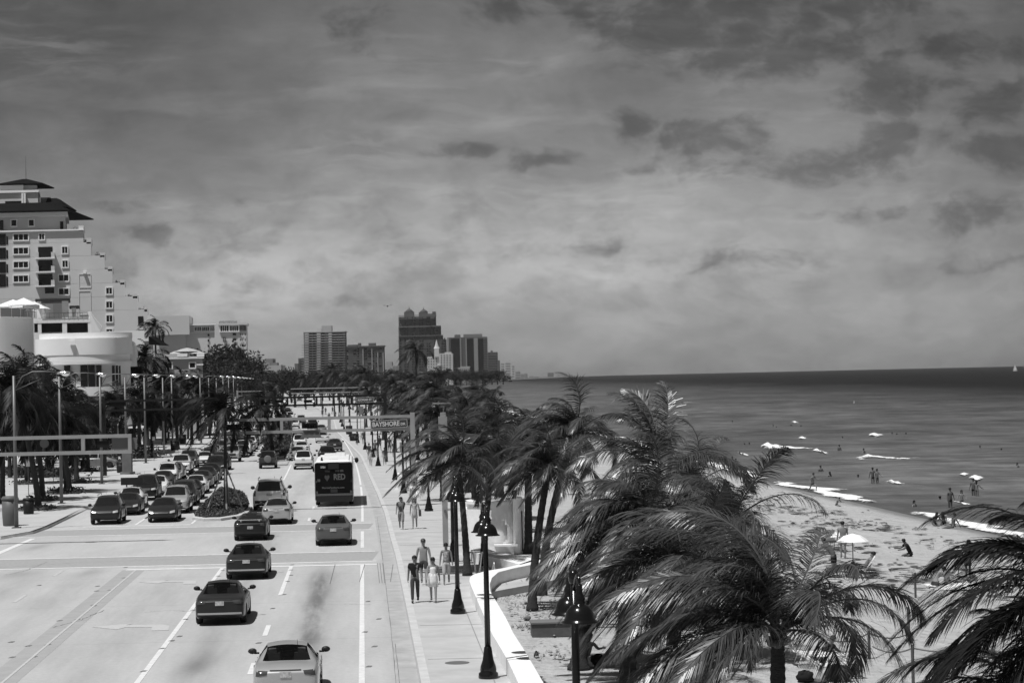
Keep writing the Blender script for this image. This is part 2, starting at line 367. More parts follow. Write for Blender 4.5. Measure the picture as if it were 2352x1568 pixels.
# road sheet
def road_mat():
    mt = bpy.data.materials.new('road_concrete'); mt.use_nodes = True; t = NT(mt.node_tree); b = mt.node_tree.nodes['Principled BSDF']
    g_ = t.n('ShaderNodeNewGeometry').outputs['Position']; sp = t.n('ShaderNodeSeparateXYZ', {0: g_}); x, y = sp.outputs[0], sp.outputs[1]
    # lateral offset from the right solid line (straight part)
    lat = t.m('ADD', x, t.m('ADD', 7.1-102*.0675, t.m('MULTIPLY', y, .0675)))
    co = t.n('ShaderNodeCombineXYZ', {0: lat, 1: y, 2: 0.0}).outputs[0]
    def ns(sx, sy, det=5.0, seed=0.0):
        return t.n('ShaderNodeTexNoise', {'Vector': t.n('ShaderNodeMapping', {0: co, 1: (seed, seed, 0), 3: (sx, sy, 1)}).outputs[0], 'Scale': 1.0, 'Detail': det, 'Roughness': .6}).outputs[0]
    v_ = t.m('MULTIPLY', .43, t.rng(ns(.25, .06), .3, .7, .88, 1.08, False))
    v_ = t.m('MULTIPLY', v_, t.rng(ns(3.0, .25, 4.0, 9.0), .3, .7, .96, 1.04, False))
    v_ = t.m('MULTIPLY', v_, t.rng(ns(6, 4, 3.0), .3, .7, .95, 1.05, False))
    def streak(l0, w_, y0, y1, s, seed):
        a = t.m('DIVIDE', t.m('SUBTRACT', lat, l0), w_); a = t.m('EXPONENT', t.m('MULTIPLY', t.m('MULTIPLY', a, a), -1.0))
        a = t.m('MULTIPLY', a, t.m('MULTIPLY', t.rng(y, y0, y0+6, 0, 1), t.rng(y, y1-8, y1, 1, 0)))
        return t.m('SUBTRACT', 1.0, t.m('MULTIPLY', t.m('MULTIPLY', a, t.rng(ns(1.2, .12, 4.0, seed), .3, .62, .25, 1.0)), s))
    for (l0, w_, y0, y1, s, sd_) in [(-1.75, .48, 66, 101.5, .58, 2), (-1.6, .75, 55, 140, .16, 3), (-4.8, .7, 50, 400, .16, 5), (-8.2, .8, 50, 101, .14, 6), (-5.0, .45, 60, 130, .16, 7), (-1.7, .7, 180, 500, .22, 4), (-12.3, .6, 70, 101, .12, 8), (-14.9, .6, 60, 101, .14, 11), (1.1, .35, 50, 260, .12, 13)]:
        v_ = t.m('MULTIPLY', v_, streak(l0, w_, y0, y1, s, float(sd_)))
    def spot(px, py, rx, ry, s):
        p = G(px, py); a = t.m('DIVIDE', t.m('SUBTRACT', x, p.x), rx); c_ = t.m('DIVIDE', t.m('SUBTRACT', y, p.y), ry)
        q = t.m('EXPONENT', t.m('MULTIPLY', t.m('ADD', t.m('MULTIPLY', a, a), t.m('MULTIPLY', c_, c_)), -1.0))
        return t.m('SUBTRACT', 1.0, t.m('MULTIPLY', q, s))
    for a in [(450, 1530, .5, 2.6, .35), (205, 1315, .6, 2.4, .25), (45, 1318, .9, 2.4, .28), (85, 1256, .5, 2.5, .25), (100, 1380, .9, 3, .14), (160, 1500, 2, 4, .07), (898, 1255, .35, 1.6, .25), (870, 1135, .3, 4, .18)]:
        v_ = t.m('MULTIPLY', v_, spot(*a))
    # slab joints across the carriageway and cracks
    j = t.m('ABSOLUTE', t.m('SUBTRACT', t.m('FRACT', t.m('DIVIDE', t.m('ADD', y, t.m('MULTIPLY', ns(.2, .1, 2.0), .3)), 12.2)), .5))
    v_ = t.m('MULTIPLY', v_, t.rng(j, .494, .498, 1.0, .86))
    t.put(b.inputs['Base Color'], t.n('ShaderNodeCombineColor', {0: v_, 1: v_, 2: v_}).outputs[0])
    b.inputs['Roughness'].default_value = .85; b.inputs['Specular IOR Level'].default_value = .3
    t.put(b.inputs['Normal'], t.n('ShaderNodeBump', {'Strength': .25, 'Distance': .02, 'Height': ns(12, 12, 3.0)}).outputs[0])
    return mt
M_road = road_mat()
ys = ysteps(25, 3000, 1.02, 1.5)
def LK(Y): return C(Y)-18.6                                           # left kerb
mb = MB(); mb.strip([(LK(y)-30 if y < 150 else LK(y)-.3, y, 0) for y in ys], [(K(y)+.2, y, 0) for y in ys])
struct('road', mb, M_road)
M_kerb = mat('kerb_concrete', .50, .8, .3, var=.15, scale=2)
M_walk = mat('sidewalk_concrete', .43, .85, .3, var=.16, scale=.7, bump=.2, bscale=30)
ys2 = [y for y in ys if y < 1500]
def kerb(name, fn, w_, side, y0, y1):
    mb = MB(); yy = [y for y in ysteps(y0, y1, 1.015, 1.0)]
    A = [(fn(y), y, -.01) for y in yy]; B = [(fn(y)+side*.03, y, .145) for y in yy]; D = [(fn(y)+side*w_, y, .15) for y in yy]
    if side > 0: mb.strip(B, A); mb.strip(D, B)
    else: mb.strip(A, B); mb.strip(B, D)
    return struct(name, mb, M_kerb)
kerb('kerb', K, .28, 1, 30, 1200)
mb = MB(); mb.strip([(K(y)-.62, y, .004) for y in ys2], [(K(y)-.0, y, .006) for y in ys2])
struct('gutter', mb, mat('gutter_concrete', .37, .85, .3, var=.22, scale=1.2))
mb = MB(); mb.strip([(K(y)+.28, y, .146) for y in ys2], [(WL(y), y, .146) for y in ys2]); mb.strip([(WL(y), y, .146) for y in ys2], [(WL(y)+.02, y, -.4) for y in ys2])
struct('sidewalk', mb, M_walk)
# joints across the promenade, a manhole in it
M_dark = mat('joint_dark', .24, .9); M_iron = mat('cast_iron', .13, .6)
mb = MB()
for y in [66, 75, 84, 93, 102, 111, 120, 130, 141, 155, 170]:
    mb.box(((K(y)+WL(y))/2, y, .151), (WL(y)-K(y)-.7, .035, .004))
for y0 in range(48, 120, 1):
    mb.box((WL(y0)-1.15-(0 if y0 < 95 else 4), y0+.5, .151), (.03, .98, .004), rz=.067)
struct('sidewalk_joints', mb, M_dark)
def manhole(px, py, r, z, lab):
    p = G(px, py, z); MB().lathe([(r, 0), (r, .006), (r*.92, .012), (r*.2, .012)], 24).build('manhole_cover', M_iron, loc=p, label=lab, cat='manhole cover')
manhole(1050, 1521, .36, .15, 'round iron manhole cover in the near pavement beside the white wall')
manhole(210, 1244, .34, .004, 'small iron manhole cover in the road between the two crossings')
manhole(347, 1226, .3, .153, 'dark round cover on the far left pavement') if False else None
# left kerb and pavement
cor = [G(x, y) for (x, y) in [(0, 1239), (75, 1226), (108, 1214), (150, 1194), (208, 1165.5)]]
yl = ysteps(cor[-1].y+1, 1200, 1.02, 1.5)
edge = [(p.x, p.y) for p in cor]+[(LK(y), y) for y in yl]
edge = [(-60, cor[0].y-.5)]+edge
mb = MB(); mb.strip([(x-(.25 if i > 4 else 0), y+(.25 if i <= 4 else 0), .146) for i, (x, y) in enumerate(edge)], [(x, y, 0) for x, y in edge])
struct('kerb', mb, M_kerb)
mb = MB(); inner = [(x-.2, y+.25, .142) for x, y in edge]
outer = [(-75, y+(.25), .142) if y < 400 else (x-14, y+.25, .142) for x, y in edge]
mb.strip(outer, inner); struct('sidewalk', mb, mat('sidewalk_left_concrete', .44, .85, .3, var=.12, scale=.4))
# ---------------------------------------------------------------- painted markings
M_paint = mat('road_paint', .66, .7, .3, var=.16, scale=4); M_old = mat('worn_paint', .47, .8, .3, var=.10, scale=5)
M_scrub = mat('scrubbed_strip', .34, .85, .3, var=.10, scale=1.5); M_stamp = mat('stamped_crossing', .325, .85, .3, var=.16, scale=5)
def sheet(name, mb, mt): return struct(name, mb, mt)
def line(mb, off, y0, y1, w_, z, xf=C):
    n = max(2, int((y1-y0)/2)+1); yy = [y0+(y1-y0)*i/(n-1) for i in range(n)]
    mb.strip([(xf(y)+off-w_/2, y, z) for y in yy], [(xf(y)+off+w_/2, y, z) for y in yy])
mp_ = MB()
line(mp_, 0, 45, 101.6, .17, .008); line(mp_, 0, 112, 120, .17, .008); line(mp_, 0, 120, 124, .17, .008)
line(mp_, 0, 132.5, 175, .16, .008); line(mp_, 0, 178, 320, .15, .008)
line(mp_, -6.4, 45, 101.6, .17, .008)
for a, b in [(46, 49), (57.5, 60), (64.6, 67.2), (74.3, 77.5), (88.2, 101.6)]: line(mp_, -3.25, a, b, .17, .008)
y = 134
while y < 600: line(mp_, -3.25, y, y+3, .15, .008); y += 12.2
line(mp_, -6.5, 190, 225, .15, .008)
y = 232
while y < 600: line(mp_, -6.4, y, y+3, .12, .008); y += 12.2
y = 140
while y < 600: line(mp_, -13.7, y, y+3, .14, .008); y += 12.2
line(mp_, -13.7, 134, 147, .16, .008); line(mp_, -10.3, 134, 180, .14, .008)
struct('lane_lines', mp_, M_paint)
mp_ = MB()
line(mp_, -10.45, 45, 101.8, 1.05, .004)
struct('scrubbed_centre_strip', mp_, M_scrub)
mp_ = MB(); 
line(mp_, -10.35, 45, 101.6, .09, .012)
for px, py in [(134, 1316), (46, 1374)]:
    p = G(px, py); line(mp_, p.x-C(p.y), p.y-1.5, p.y+1.5, .15, .008)
struct('worn_centre_line', mp_, M_old)
def band(y0, y1, x0, x1, z): return [(x0, y0, z), (x1, y0, z), (x1, y1, z), (x0, y1, z)]
mp_ = MB()
xr = lambda y: K(y)-.9
for (y0, y1, xl) in [(103.9, 109.3, -40), (125.6, 130.6, -34)]:
    mp_.add(band(y0, y1, xl, xr((y0+y1)/2), .005), [(0, 1, 2, 3)])
struct('crossing', mp_, M_stamp)
mp_ = MB()
for (y0, y1, xl) in [(103.45, 103.85, -30), (109.35, 109.7, -40), (125.2, 125.55, -31), (130.65, 130.95, -26), (101.55, 102.1, -17.9)]:
    mp_.add(band(y0, y1, xl, xr(y0), .009), [(0, 1, 2, 3)])
mp_.add(band(133.0, 133.5, -26, -19.5, .009), [(0, 1, 2, 3)])
A, B, D_, E = G(-60, 1298, .009), G(-60, 1290, .009), G(82, 1236, .009), G(70, 1236, .009); mp_.add([A, D_, E, B], [(0, 1, 2, 3)])
for (y0, xl, x2) in [(112.5, 0, 0)]: pass
struct('crossing_lines', mp_, M_paint)
# left-turn arrows
mp_ = MB()
for (x0, y0, s_) in [(215, 1436, 1.0), (322, 1334, .9)]:
    tip = G(x0, y0, .009); f = lambda a, b: (tip.x+a*s_, tip.y+b*s_-.35, .009)
    mp_.add([f(0, 0), f(1.3, .8), f(1.15, .3), f(2.4, .25), f(2.75, -.1), f(2.95, -1.6), f(2.35, -1.6), f(2.2, -.5), f(1.25, -.35), f(1.05, -1.0)], [(0, 9, 8, 2, 1), (8, 7, 3, 2), (3, 7, 6, 5, 4)])
struct('turn_arrows', mp_, M_old)
# sawn sensor loops and small dark road studs
mp_ = MB()
for (a, b) in [((969, 1295), (957, 1340)), ((1037, 1295), (1025, 1335)), ((1102, 1295), (1096, 1335))]:
    A, B = G(a[0]-363+363-200, a[1], .01), G(b[0]-200, b[1], .01)
    mp_.strip([A, B], [(A.x+.03, A.y, .01), (B.x+.03, B.y, .01)])
for x in (866, 872, 878):
    A, B = G(x, 1292, .01), G(x+5, 1338, .01); mp_.strip([A, B], [(A.x+.025, A.y, .01), (B.x+.025, B.y, .01)])
for px, py in [(511, 1309), (501, 1322), (493, 1333), (459, 1377), (443, 1400), (426, 1421), (394, 1470), (671, 1296), (668, 1308), (668, 1320), (660, 1334), (652, 1364), (412, 1460), (372, 1488), (626, 1396), (594, 1475), (224, 1345), (222, 1356), (216, 1390), (137, 1424), (65, 1482), (28, 1508), (288, 1302), (285, 1326), (252, 1354), (214, 1388), (178, 1421), (110, 1479), (78, 1507), (26, 1473), (90, 1343), (845, 1380), (838, 1450), (860, 1483), (847, 1529), (1015-363+10, 1510), (330, 1540), (870, 1420)]:
    p = G(px, py, .01); mp_.add([(p.x-.10, p.y-.16, .0105), (p.x+.07, p.y-.13, .0105), (p.x+.10, p.y+.15, .0105), (p.x-.04, p.y+.18, .0105)], [(0, 1, 2, 3)])
def crack(pts, w_=.03, wob=.05):
    P_ = [G(x, y, .0115) for x, y in pts]; A, B = [], []
    for a, b in zip(P_, P_[1:]):
        n_ = 14
        for k in range(n_+(1 if b is P_[-1] else 0)):
            q = a.lerp(b, k/n_); d = (b-a).normalized(); nrm = Vector((-d.y, d.x, 0)); j = nrm*r7.uniform(-wob, wob); A.append(q+j); B.append(q+j+nrm*w_*r7.uniform(.4, 1.3))
    mp_.strip(A, B)
r7 = random.Random(17)
for ps in ([(866, 1187), (872, 1230), (884, 1330), (898, 1450), (912, 1600)], [(907, 1477), (917, 1568)]): crack(ps, .02, .006)
for ps in ([(662, 1134), (702, 1135)], [(669, 1188), (760, 1187.5), (877, 1187)], [(300, 1200), (350, 1196)], [(10, 1320), (60, 1309), (110, 1290)], [(0, 1302), (90, 1297), (180, 1291), (405, 1283)], [(690, 1390), (780, 1386), (850, 1387)], [(330, 1405), (395, 1400), (450, 1404)], [(120, 1440), (180, 1425), (240, 1400)], [(620, 1225), (700, 1222)]): crack(ps, .03, .05)
struct('road_marks', mp_, mat('tar', .17, .9, var=.3, scale=8))
# brick-like paver strip beside the planted median
mp_ = MB(); mq = MB()
for y in range(226, 420, 3):
    mp_.add(band(y, y+2.2, C(y)-9.0, C(y)-7.0, .012), [(0, 1, 2, 3)])
line(mq, -8.0, 222, 420, 2.4, .006)
struct('paver_strip', mp_, M_old); struct('paver_joints', mq, mat('paver_grout', .2, .9))
# ---------------------------------------------------------------- medians
M_hedge = mat('hedge_leaves', .055, .6, .3, island=.5)
def leaf_cloud(mb, fn, n, s0, s1, r):
    for _ in range(n):
        p = fn(); a = Vector((r.gauss(0, 1), r.gauss(0, 1), r.gauss(0, 1))).normalized(); b = a.orthogonal().normalized(); b.rotate(Matrix.Rotation(r.random()*6.28, 3, a)); c = a.cross(b); s_ = r.uniform(s0, s1)
        mb.add([p-b*s_, p+c*s_*.5, p+b*s_, p-c*s_*.5], [(0, 1, 2, 3)])
def median(outline, label, cover=.35, n=2500, size=.12):
    pts = [G(x, y) for x, y in outline]; cx = sum(p.x for p in pts)/len(pts); cy = sum(p.y for p in pts)/len(pts)
    big = [(cx+(p.x-cx)*1.12, cy+(p.y-cy)*1.07) for p in pts]
    MB().prism(big, -.02, .15).build('kerb', M_kerb, kind='structure')
    poly = [(p.x, p.y) for p in pts]
    r = random.Random(5)
    def inside(x, y):
        c_ = False; n_ = len(poly); j = n_-1
        for i in range(n_):
            if (poly[i][1] > y) != (poly[j][1] > y) and x < (poly[j][0]-poly[i][0])*(y-poly[i][1])/(poly[j][1]-poly[i][1])+poly[i][0]: c_ = not c_
            j = i
        return c_
    x0, x1 = min(p[0] for p in poly), max(p[0] for p in poly); y0, y1 = min(p[1] for p in poly), max(p[1] for p in poly)
    def fn():
        while True:
            x, y = r.uniform(x0, x1), r.uniform(y0, y1)
            if inside(x, y): return Vector((x, y, .15+cover*(.35+.65*r.random())+.05*math.sin(x*3+y)))
    mb = MB(); mb.prism([(cx+(p[0]-cx)*.97, cy+(p[1]-cy)*.98) for p in poly], .14, .15+cover*.45)
    leaf_cloud(mb, fn, n, size*.6, size, r)
    return mb.build('median_planting', M_hedge, kind='stuff', label=label, cat='ground cover')
median([(446.6, 1191), (462, 1172), (482, 1152), (500, 1133), (510, 1129), (530, 1129), (552, 1136), (568, 1152), (572, 1168), (560, 1181), (543, 1187), (505, 1193), (470, 1194)], 'dark low ground cover on the near median island under the braced palm', .24, 9000, .12)
md = [(C(y)-9.9, y) for y in (232, 237, 260, 300, 340, 380)]+[(C(y)-7.4, y) for y in (380, 340, 300, 260, 240, 234)]
r5 = random.Random(3)
mb = MB(); mb.prism(md, -.02, .5); MB().prism([(x+(.3 if i > 5 else -.3), y) for i, (x, y) in enumerate(md)], -.02, .15).build('kerb', M_kerb, kind='structure')
def fnm():
    y = r5.uniform(233, 380); x = C(y)-8.65+r5.uniform(-1.35, 1.35)*min(1, (y-230)/8); h = 1.0 if y < 245 else 2.4+math.sin(y*.21)*.6; return Vector((x, y, r5.uniform(.2, h)))
leaf_cloud(mb, fnm, 9000, .2, .36, r5)
mb.build('median_hedge', M_hedge, kind='stuff', label='tall bushy hedge filling the second median between the carriageways', cat='hedge')
# ---------------------------------------------------------------- seaweed on the sand, foam in the surf, tufts by the wall
r6 = random.Random(11); mb = MB()
def clump(x, y, L, w_):
    z = ZB(x, y)+.03; n_ = 9; vs = []
    for k in range(n_):
        t = 2*math.pi*k/n_; q = r6.uniform(.45, 1.0); vs.append((x+L*q*math.cos(t), y+w_*q*math.sin(t), z+.02))
    vs.append((x, y, z+.05)); mb.add(vs, [(k, (k+1) % n_, n_) for k in range(n_)])
for _ in range(2600):
    y = r6.uniform(88, 175)
    d = r6.gauss(.5, .16) if y < 118 else r6.gauss(.62, .17)
    if not .25 < d < .93: continue
    x = WL(y)+(XS(y)-WL(y))*d
    if math.sin(x*.55+y*.11)+math.sin(y*.37-x*.2)+r6.gauss(0, .6) < .3: continue
    clump(x, y, r6.uniform(.06, .8)*r6.random()**.6, r6.uniform(.08, .45))
mb.build('seaweed', mat('seaweed', .055, .9, island=.35), kind='stuff', label='dark clumps of dried seaweed strewn over the upper beach', cat='seaweed')
mb = MB()
for _ in range(420):
    px = r6.uniform(1140, 1320); py = r6.choice([1352, 1385, 1410, 1440, 1500])+r6.gauss(0, 9); p = GB(px, py)
    if p.x < WL(p.y)+.5: continue
    clump(p.x, p.y, r6.uniform(.02, .10), r6.uniform(.04, .22))
mb.build('sand_litter', mat('sand_litter', .22, .9, island=.35), kind='stuff', label='small twigs and dry leaves scattered on sand behind the wall', cat='litter')
def foam_mat():
    mt = bpy.data.materials.new('foam'); mt.use_nodes = True; t = NT(mt.node_tree); b = mt.node_tree.nodes['Principled BSDF']; out = mt.node_tree.nodes['Material Output']
    b.inputs['Base Color'].default_value = (.80, .80, .80, 1); b.inputs['Roughness'].default_value = .9; b.inputs['Specular IOR Level'].default_value = .1
    g_ = t.n('ShaderNodeNewGeometry').outputs['Position']; at_ = t.n('ShaderNodeAttribute', attribute_name='cover').outputs['Fac']
    n1 = t.n('ShaderNodeTexNoise', {'Vector': t.n('ShaderNodeMapping', {0: g_, 3: (1.1, .5, 1)}).outputs[0], 'Scale': 1.0, 'Detail': 8.0, 'Roughness': .68}).outputs[0]
    f = t.rng(t.m('ADD', at_, t.m('MULTIPLY', t.m('SUBTRACT', n1, .5), 2.6)), .30, .80)
    tr = t.n('ShaderNodeBsdfTransparent'); mx = t.n('ShaderNodeMixShader', {0: f, 1: tr.outputs[0], 2: b.outputs[0]}); t.put(out.inputs[0], mx.outputs[0]); return mt
M_foam = foam_mat()
def sheet_rows(rows_, covers, name):
    V, Fc, Cv = [], [], []; n_ = len(rows_[0])
    for r_, c_ in zip(rows_, covers): V += [tuple(p) for p in r_]; Cv += c_
    for a in range(len(rows_)-1):
        for k in range(n_-1): Fc.append((a*n_+k, a*n_+k+1, (a+1)*n_+k+1, (a+1)*n_+k))
    mb = MB().add(V, Fc); o = mb.build(name, M_foam, smooth=True, kind='structure')
    at_ = o.data.attributes.new('cover', 'FLOAT', 'POINT'); at_.data.foreach_set('value', Cv); return o
def foam(rows, name='breaking_wave', h=.30):
    # rows: (px, y_top, y_bottom) along the wave; a rounded crest of broken white water
    rows2 = []
    for (a, b) in zip(rows, rows[1:]):
        for k in range(8): t = k/8; rows2.append(tuple(a[i]+(b[i]-a[i])*t for i in range(3)))
    rows2.append(rows[-1]); N = len(rows2); L_ = [[] for _ in range(5)]; Cv = [[] for _ in range(5)]
    for i, (x, yt, yb) in enumerate(rows2):
        e = max(0.0, min(1, 3.2*min(i, N-1-i)/N)); th = (yb-yt)+1.5; pb = G(x, yb+.8, SEA); s_ = pb.y/F; ht = min(.75, th*s_*.55)*(.3+.7*e)*(1+.15*math.sin(i*.9)); dep = max(2.2, min(14.0, .45*th*pb.y**2/(F*10.1)))
        for q_, (dy_, z_, c_) in enumerate([(0, .015, 0), (dep*.25, ht*.55, .8), (dep*.55, ht, 1), (dep*.8, ht*.6, .6), (dep*1.15, .015, 0)]):
            L_[q_].append((pb.x, pb.y+dy_, SEA+z_)); Cv[q_].append(c_*e)
    return sheet_rows(L_, Cv, name)
foam([(1751, 1028, 1032), (1765, 1016, 1032), (1780, 1012, 1032), (1800, 1020, 1031), (1830, 1025, 1030), (1865, 1026, 1031), (1895, 1024, 1029)])
foam([(1866, 1034, 1037), (1885, 1028, 1037), (1898, 1034, 1043), (1912, 1036, 1039)])
foam([(1968, 1053, 1056), (1985, 1045, 1055), (2005, 1041, 1051), (2030, 1047, 1051), (2065, 1050, 1054), (2090, 1050, 1053), (2125, 1048, 1050)])
foam([(1843, 1003, 1009), (1850, 1001, 1008), (1858, 1003, 1005)]); foam([(2010, 997, 1003), (2022, 992, 1003), (2036, 994, 998)])
foam([(2042, 1102, 1108), (2058, 1099, 1112), (2072, 1104, 1113), (2085, 1108, 1111)], h=.5)
foam([(2212, 1086, 1094), (2222, 1084, 1091), (2232, 1085, 1087)]); foam([(2243, 1094, 1104), (2255, 1088, 1104), (2266, 1089, 1094)])
foam([(1695, 1033, 1037), (1712, 1040, 1046), (1730, 1042, 1046)], h=.15)
foam([(1823, 968, 971), (1832, 966, 970), (1840, 969, 971)], h=.2); foam([(1415, 965, 972), (1428, 959, 968), (1440, 962, 966)], h=.4)
foam([(1040, 916, 920), (1060, 914, 919), (1080, 916, 918)], h=.4); foam([(1075, 938, 942), (1100, 934, 940), (1130, 936, 939)], h=.4)
foam([(2196, 1146, 1151), (2215, 1153, 1158), (2245, 1156, 1160)], h=.12)
# wash along the waterline
def wash(y0, y1, wmid, name='surf_wash'):
    n_ = int((y1-y0)/.8)+2; L_ = [[] for _ in range(5)]; Cv = [[] for _ in range(5)]
    for i in range(n_):
        y = y0+(y1-y0)*i/(n_-1); k = max(0, math.sin(math.pi*i/(n_-1)))**.6; x = XS(y)+.3*math.sin(y*.35)+.15*math.sin(y*1.1); w_ = wmid*(.45+.55*k)*(1+.3*math.sin(y*.55))
        for q_, (a, z_, c_) in enumerate([(-.2, .012, 0), (.25*w_, .10, .85), (.55*w_, .16, 1), (.8*w_, .10, .5), (1.25*w_, .01, 0)]): L_[q_].append((x+a, y, max(SEA+z_, ZB(x+a, y)+.02))); Cv[q_].append(c_*min(1, k*1.6))
    return sheet_rows(L_, Cv, name)
wash(164, 199, 2.3); wash(122, 153, 2.1); wash(203, 255, 1.8); wash(268, 400, 3.0); wash(430, 700, 4.5)
# ================================================================ VEHICLES
M_glass = mat('car_glass', .012, .06, .5)
def tinted():
    mt = bpy.data.materials.new('clear_tinted_glass'); mt.use_nodes = True; t = NT(mt.node_tree)
    for n in list(mt.node_tree.nodes): mt.node_tree.nodes.remove(n)
    tr = t.n('ShaderNodeBsdfTransparent', {0: (.50, .50, .50, 1)}); gl = t.n('ShaderNodeBsdfGlossy', {0: (1, 1, 1, 1), 1: .04})
    fr = t.n('ShaderNodeFresnel', {0: 1.5}); mx = t.n('ShaderNodeMixShader', {0: fr.outputs[0], 1: tr.outputs[0], 2: gl.outputs[0]})
    t.n('ShaderNodeOutputMaterial', {0: mx.outputs[0]}); return mt
M_tint = tinted()
M_rubber = mat('tyre_rubber', .018, .85, .3); M_rim = mat('alloy_rim', .45, .3, .5, metal=.8); M_blk = mat('black_plastic', .02, .5); M_under = mat('underbody', .012, .9)
M_chrome = mat('chrome', .75, .12, .5, metal=1.0); M_lamp = mat('lamp_lens', .75, .16, .8, metal=.6, coat=1.0); M_tail = mat('tail_lens', .05, .08, .8, coat=1.0)
M_plate = mat('licence_plate', .36, .5, var=.5, scale=14); M_seat = mat('seat_fabric', .09, .8); M_cab = mat('car_interior', .03, .8)
def paint(v, name): return mat('paint_'+name, v, .30, .25, metal=(.2 if .1 < v < .6 else 0), coat=(.2 if v < .1 else .8), var=.03, scale=2)
PAINT = {'black': paint(.010, 'black'), 'charcoal': paint(.020, 'charcoal'), 'dark grey': paint(.045, 'dark_grey'), 'mid grey': paint(.095, 'mid_grey'), 'grey': paint(.20, 'grey'), 'silver': paint(.40, 'silver'), 'white': paint(.68, 'white')}
# stations: y, width scale, underside z, waist z, deck z (points 5,6 outer), centre z, point-6 half width, tag
def prof(kind):
    P = {}
    if kind == 'sedan': return 4.75, .91, [(-2.36, .84, .36, .60, .84, .86, .62, 'e'), (-2.27, .955, .25, .66, .93, .965, .66, 'b'), (-1.78, .99, .20, .74, 1.0, 1.045, .72, 'b'), (-1.36, 1.0, .19, .78, 1.015, 1.06, .72, 'g0'), (-.62, 1.0, .19, .80, 1.36, 1.435, .545, 'r'), (-.12, 1.0, .19, .80, 1.39, 1.465, .555, 'p0'), (.0, 1.0, .19, .80, 1.39, 1.465, .555, 'p1'), (.42, 1.0, .19, .79, 1.35, 1.435, .54, 'g1'), (1.18, 1.0, .19, .76, .965, 1.01, .70, 'h'), (1.85, .98, .20, .70, .84, .90, .66, 'b'), (2.25, .93, .24, .60, .68, .745, .62, 'b'), (2.37, .78, .34, .50, .56, .58, .52, 'e')], (-1.38, 1.40), .325
    if kind == 'coupe': return 4.6, .92, [(-2.3, .82, .38, .62, .86, .87, .60, 'e'), (-2.2, .955, .25, .70, .97, .99, .66, 'b'), (-1.85, .99, .20, .78, 1.02, 1.05, .70, 'b'), (-1.60, 1.0, .19, .80, 1.03, 1.07, .70, 'g0'), (-.55, 1.0, .19, .80, 1.30, 1.375, .50, 'r'), (-.1, 1.0, .19, .80, 1.32, 1.395, .51, 'p0'), (.0, 1.0, .19, .80, 1.32, 1.395, .51, 'p1'), (.30, 1.0, .19, .79, 1.29, 1.37, .50, 'g1'), (1.05, 1.0, .19, .76, .93, .97, .68, 'h'), (1.8, .98, .20, .70, .82, .86, .64, 'b'), (2.2, .92, .24, .58, .66, .71, .60, 'b'), (2.31, .76, .34, .48, .54, .56, .5, 'e')], (-1.42, 1.38), .345
    if kind == 'suv': return 4.75, .95, [(-2.36, .88, .42, .66, .92, .95, .70, 'e'), (-2.30, .96, .30, .76, 1.04, 1.07, .73, 'b'), (-2.25, .985, .27, .82, 1.10, 1.14, .73, 'g0'), (-2.0, .99, .27, .90, 1.67, 1.73, .61, 'r'), (-.95, 1.0, .27, .92, 1.73, 1.79, .63, 'p0'), (-.83, 1.0, .27, .92, 1.73, 1.79, .63, 'p1'), (.0, 1.0, .27, .92, 1.72, 1.78, .63, 'p0'), (.1, 1.0, .27, .92, 1.72, 1.78, .63, 'p1'), (.55, 1.0, .27, .91, 1.66, 1.73, .61, 'g1'), (1.20, 1.0, .27, .88, 1.12, 1.17, .76, 'h'), (1.9, .98, .27, .82, 1.02, 1.06, .74, 'b'), (2.27, .95, .30, .72, .90, .93, .72, 'b'), (2.38, .86, .40, .60, .74, .76, .66, 'e')], (-1.42, 1.42), .37
    if kind == 'hatch': return 4.05, .86, [(-2.0, .86, .38, .62, .84, .86, .62, 'e'), (-1.96, .96, .26, .74, .98, 1.0, .66, 'g0'), (-1.60, .99, .21, .82, 1.42, 1.48, .54, 'r'), (-.75, 1.0, .2, .82, 1.47, 1.53, .57, 'p0'), (-.65, 1.0, .2, .82, 1.47, 1.53, .57, 'p1'), (.1, 1.0, .2, .80, 1.47, 1.53, .57, 'p0'), (.2, 1.0, .2, .80, 1.46, 1.525, .57, 'p1'), (.45, 1.0, .2, .78, 1.42, 1.49, .55, 'g1'), (1.35, .99, .2, .72, .95, 1.0, .66, 'h'), (1.8, .95, .22, .62, .78, .83, .62, 'b'), (1.98, .80, .32, .50, .6, .63, .5, 'e')], (-1.28, 1.28), .30
    if kind == 'minivan': return 5.0, .97, [(-2.5, .88, .36, .62, .88, .90, .70, 'e'), (-2.44, .96, .26, .72, 1.0, 1.02, .74, 'b'), (-2.40, .985, .22, .80, 1.06, 1.08, .74, 'g0'), (-2.1, .99, .22, .84, 1.66, 1.72, .62, 'r'), (-1.1, 1.0, .22, .84, 1.70, 1.76, .64, 'p0'), (-.98, 1.0, .22, .84, 1.70, 1.76, .64, 'p1'), (.1, 1.0, .22, .82, 1.69, 1.75, .64, 'p0'), (.2, 1.0, .22, .82, 1.68, 1.74, .64, 'p1'), (.7, 1.0, .22, .80, 1.60, 1.67, .60, 'g1'), (1.6, .99, .22, .76, 1.08, 1.13, .74, 'h'), (2.1, .96, .24, .70, .94, .98, .70, 'b'), (2.42, .90, .28, .60, .76, .80, .66, 'b'), (2.5, .78, .36, .52, .6, .62, .55, 'e')], (-1.5, 1.5), .34
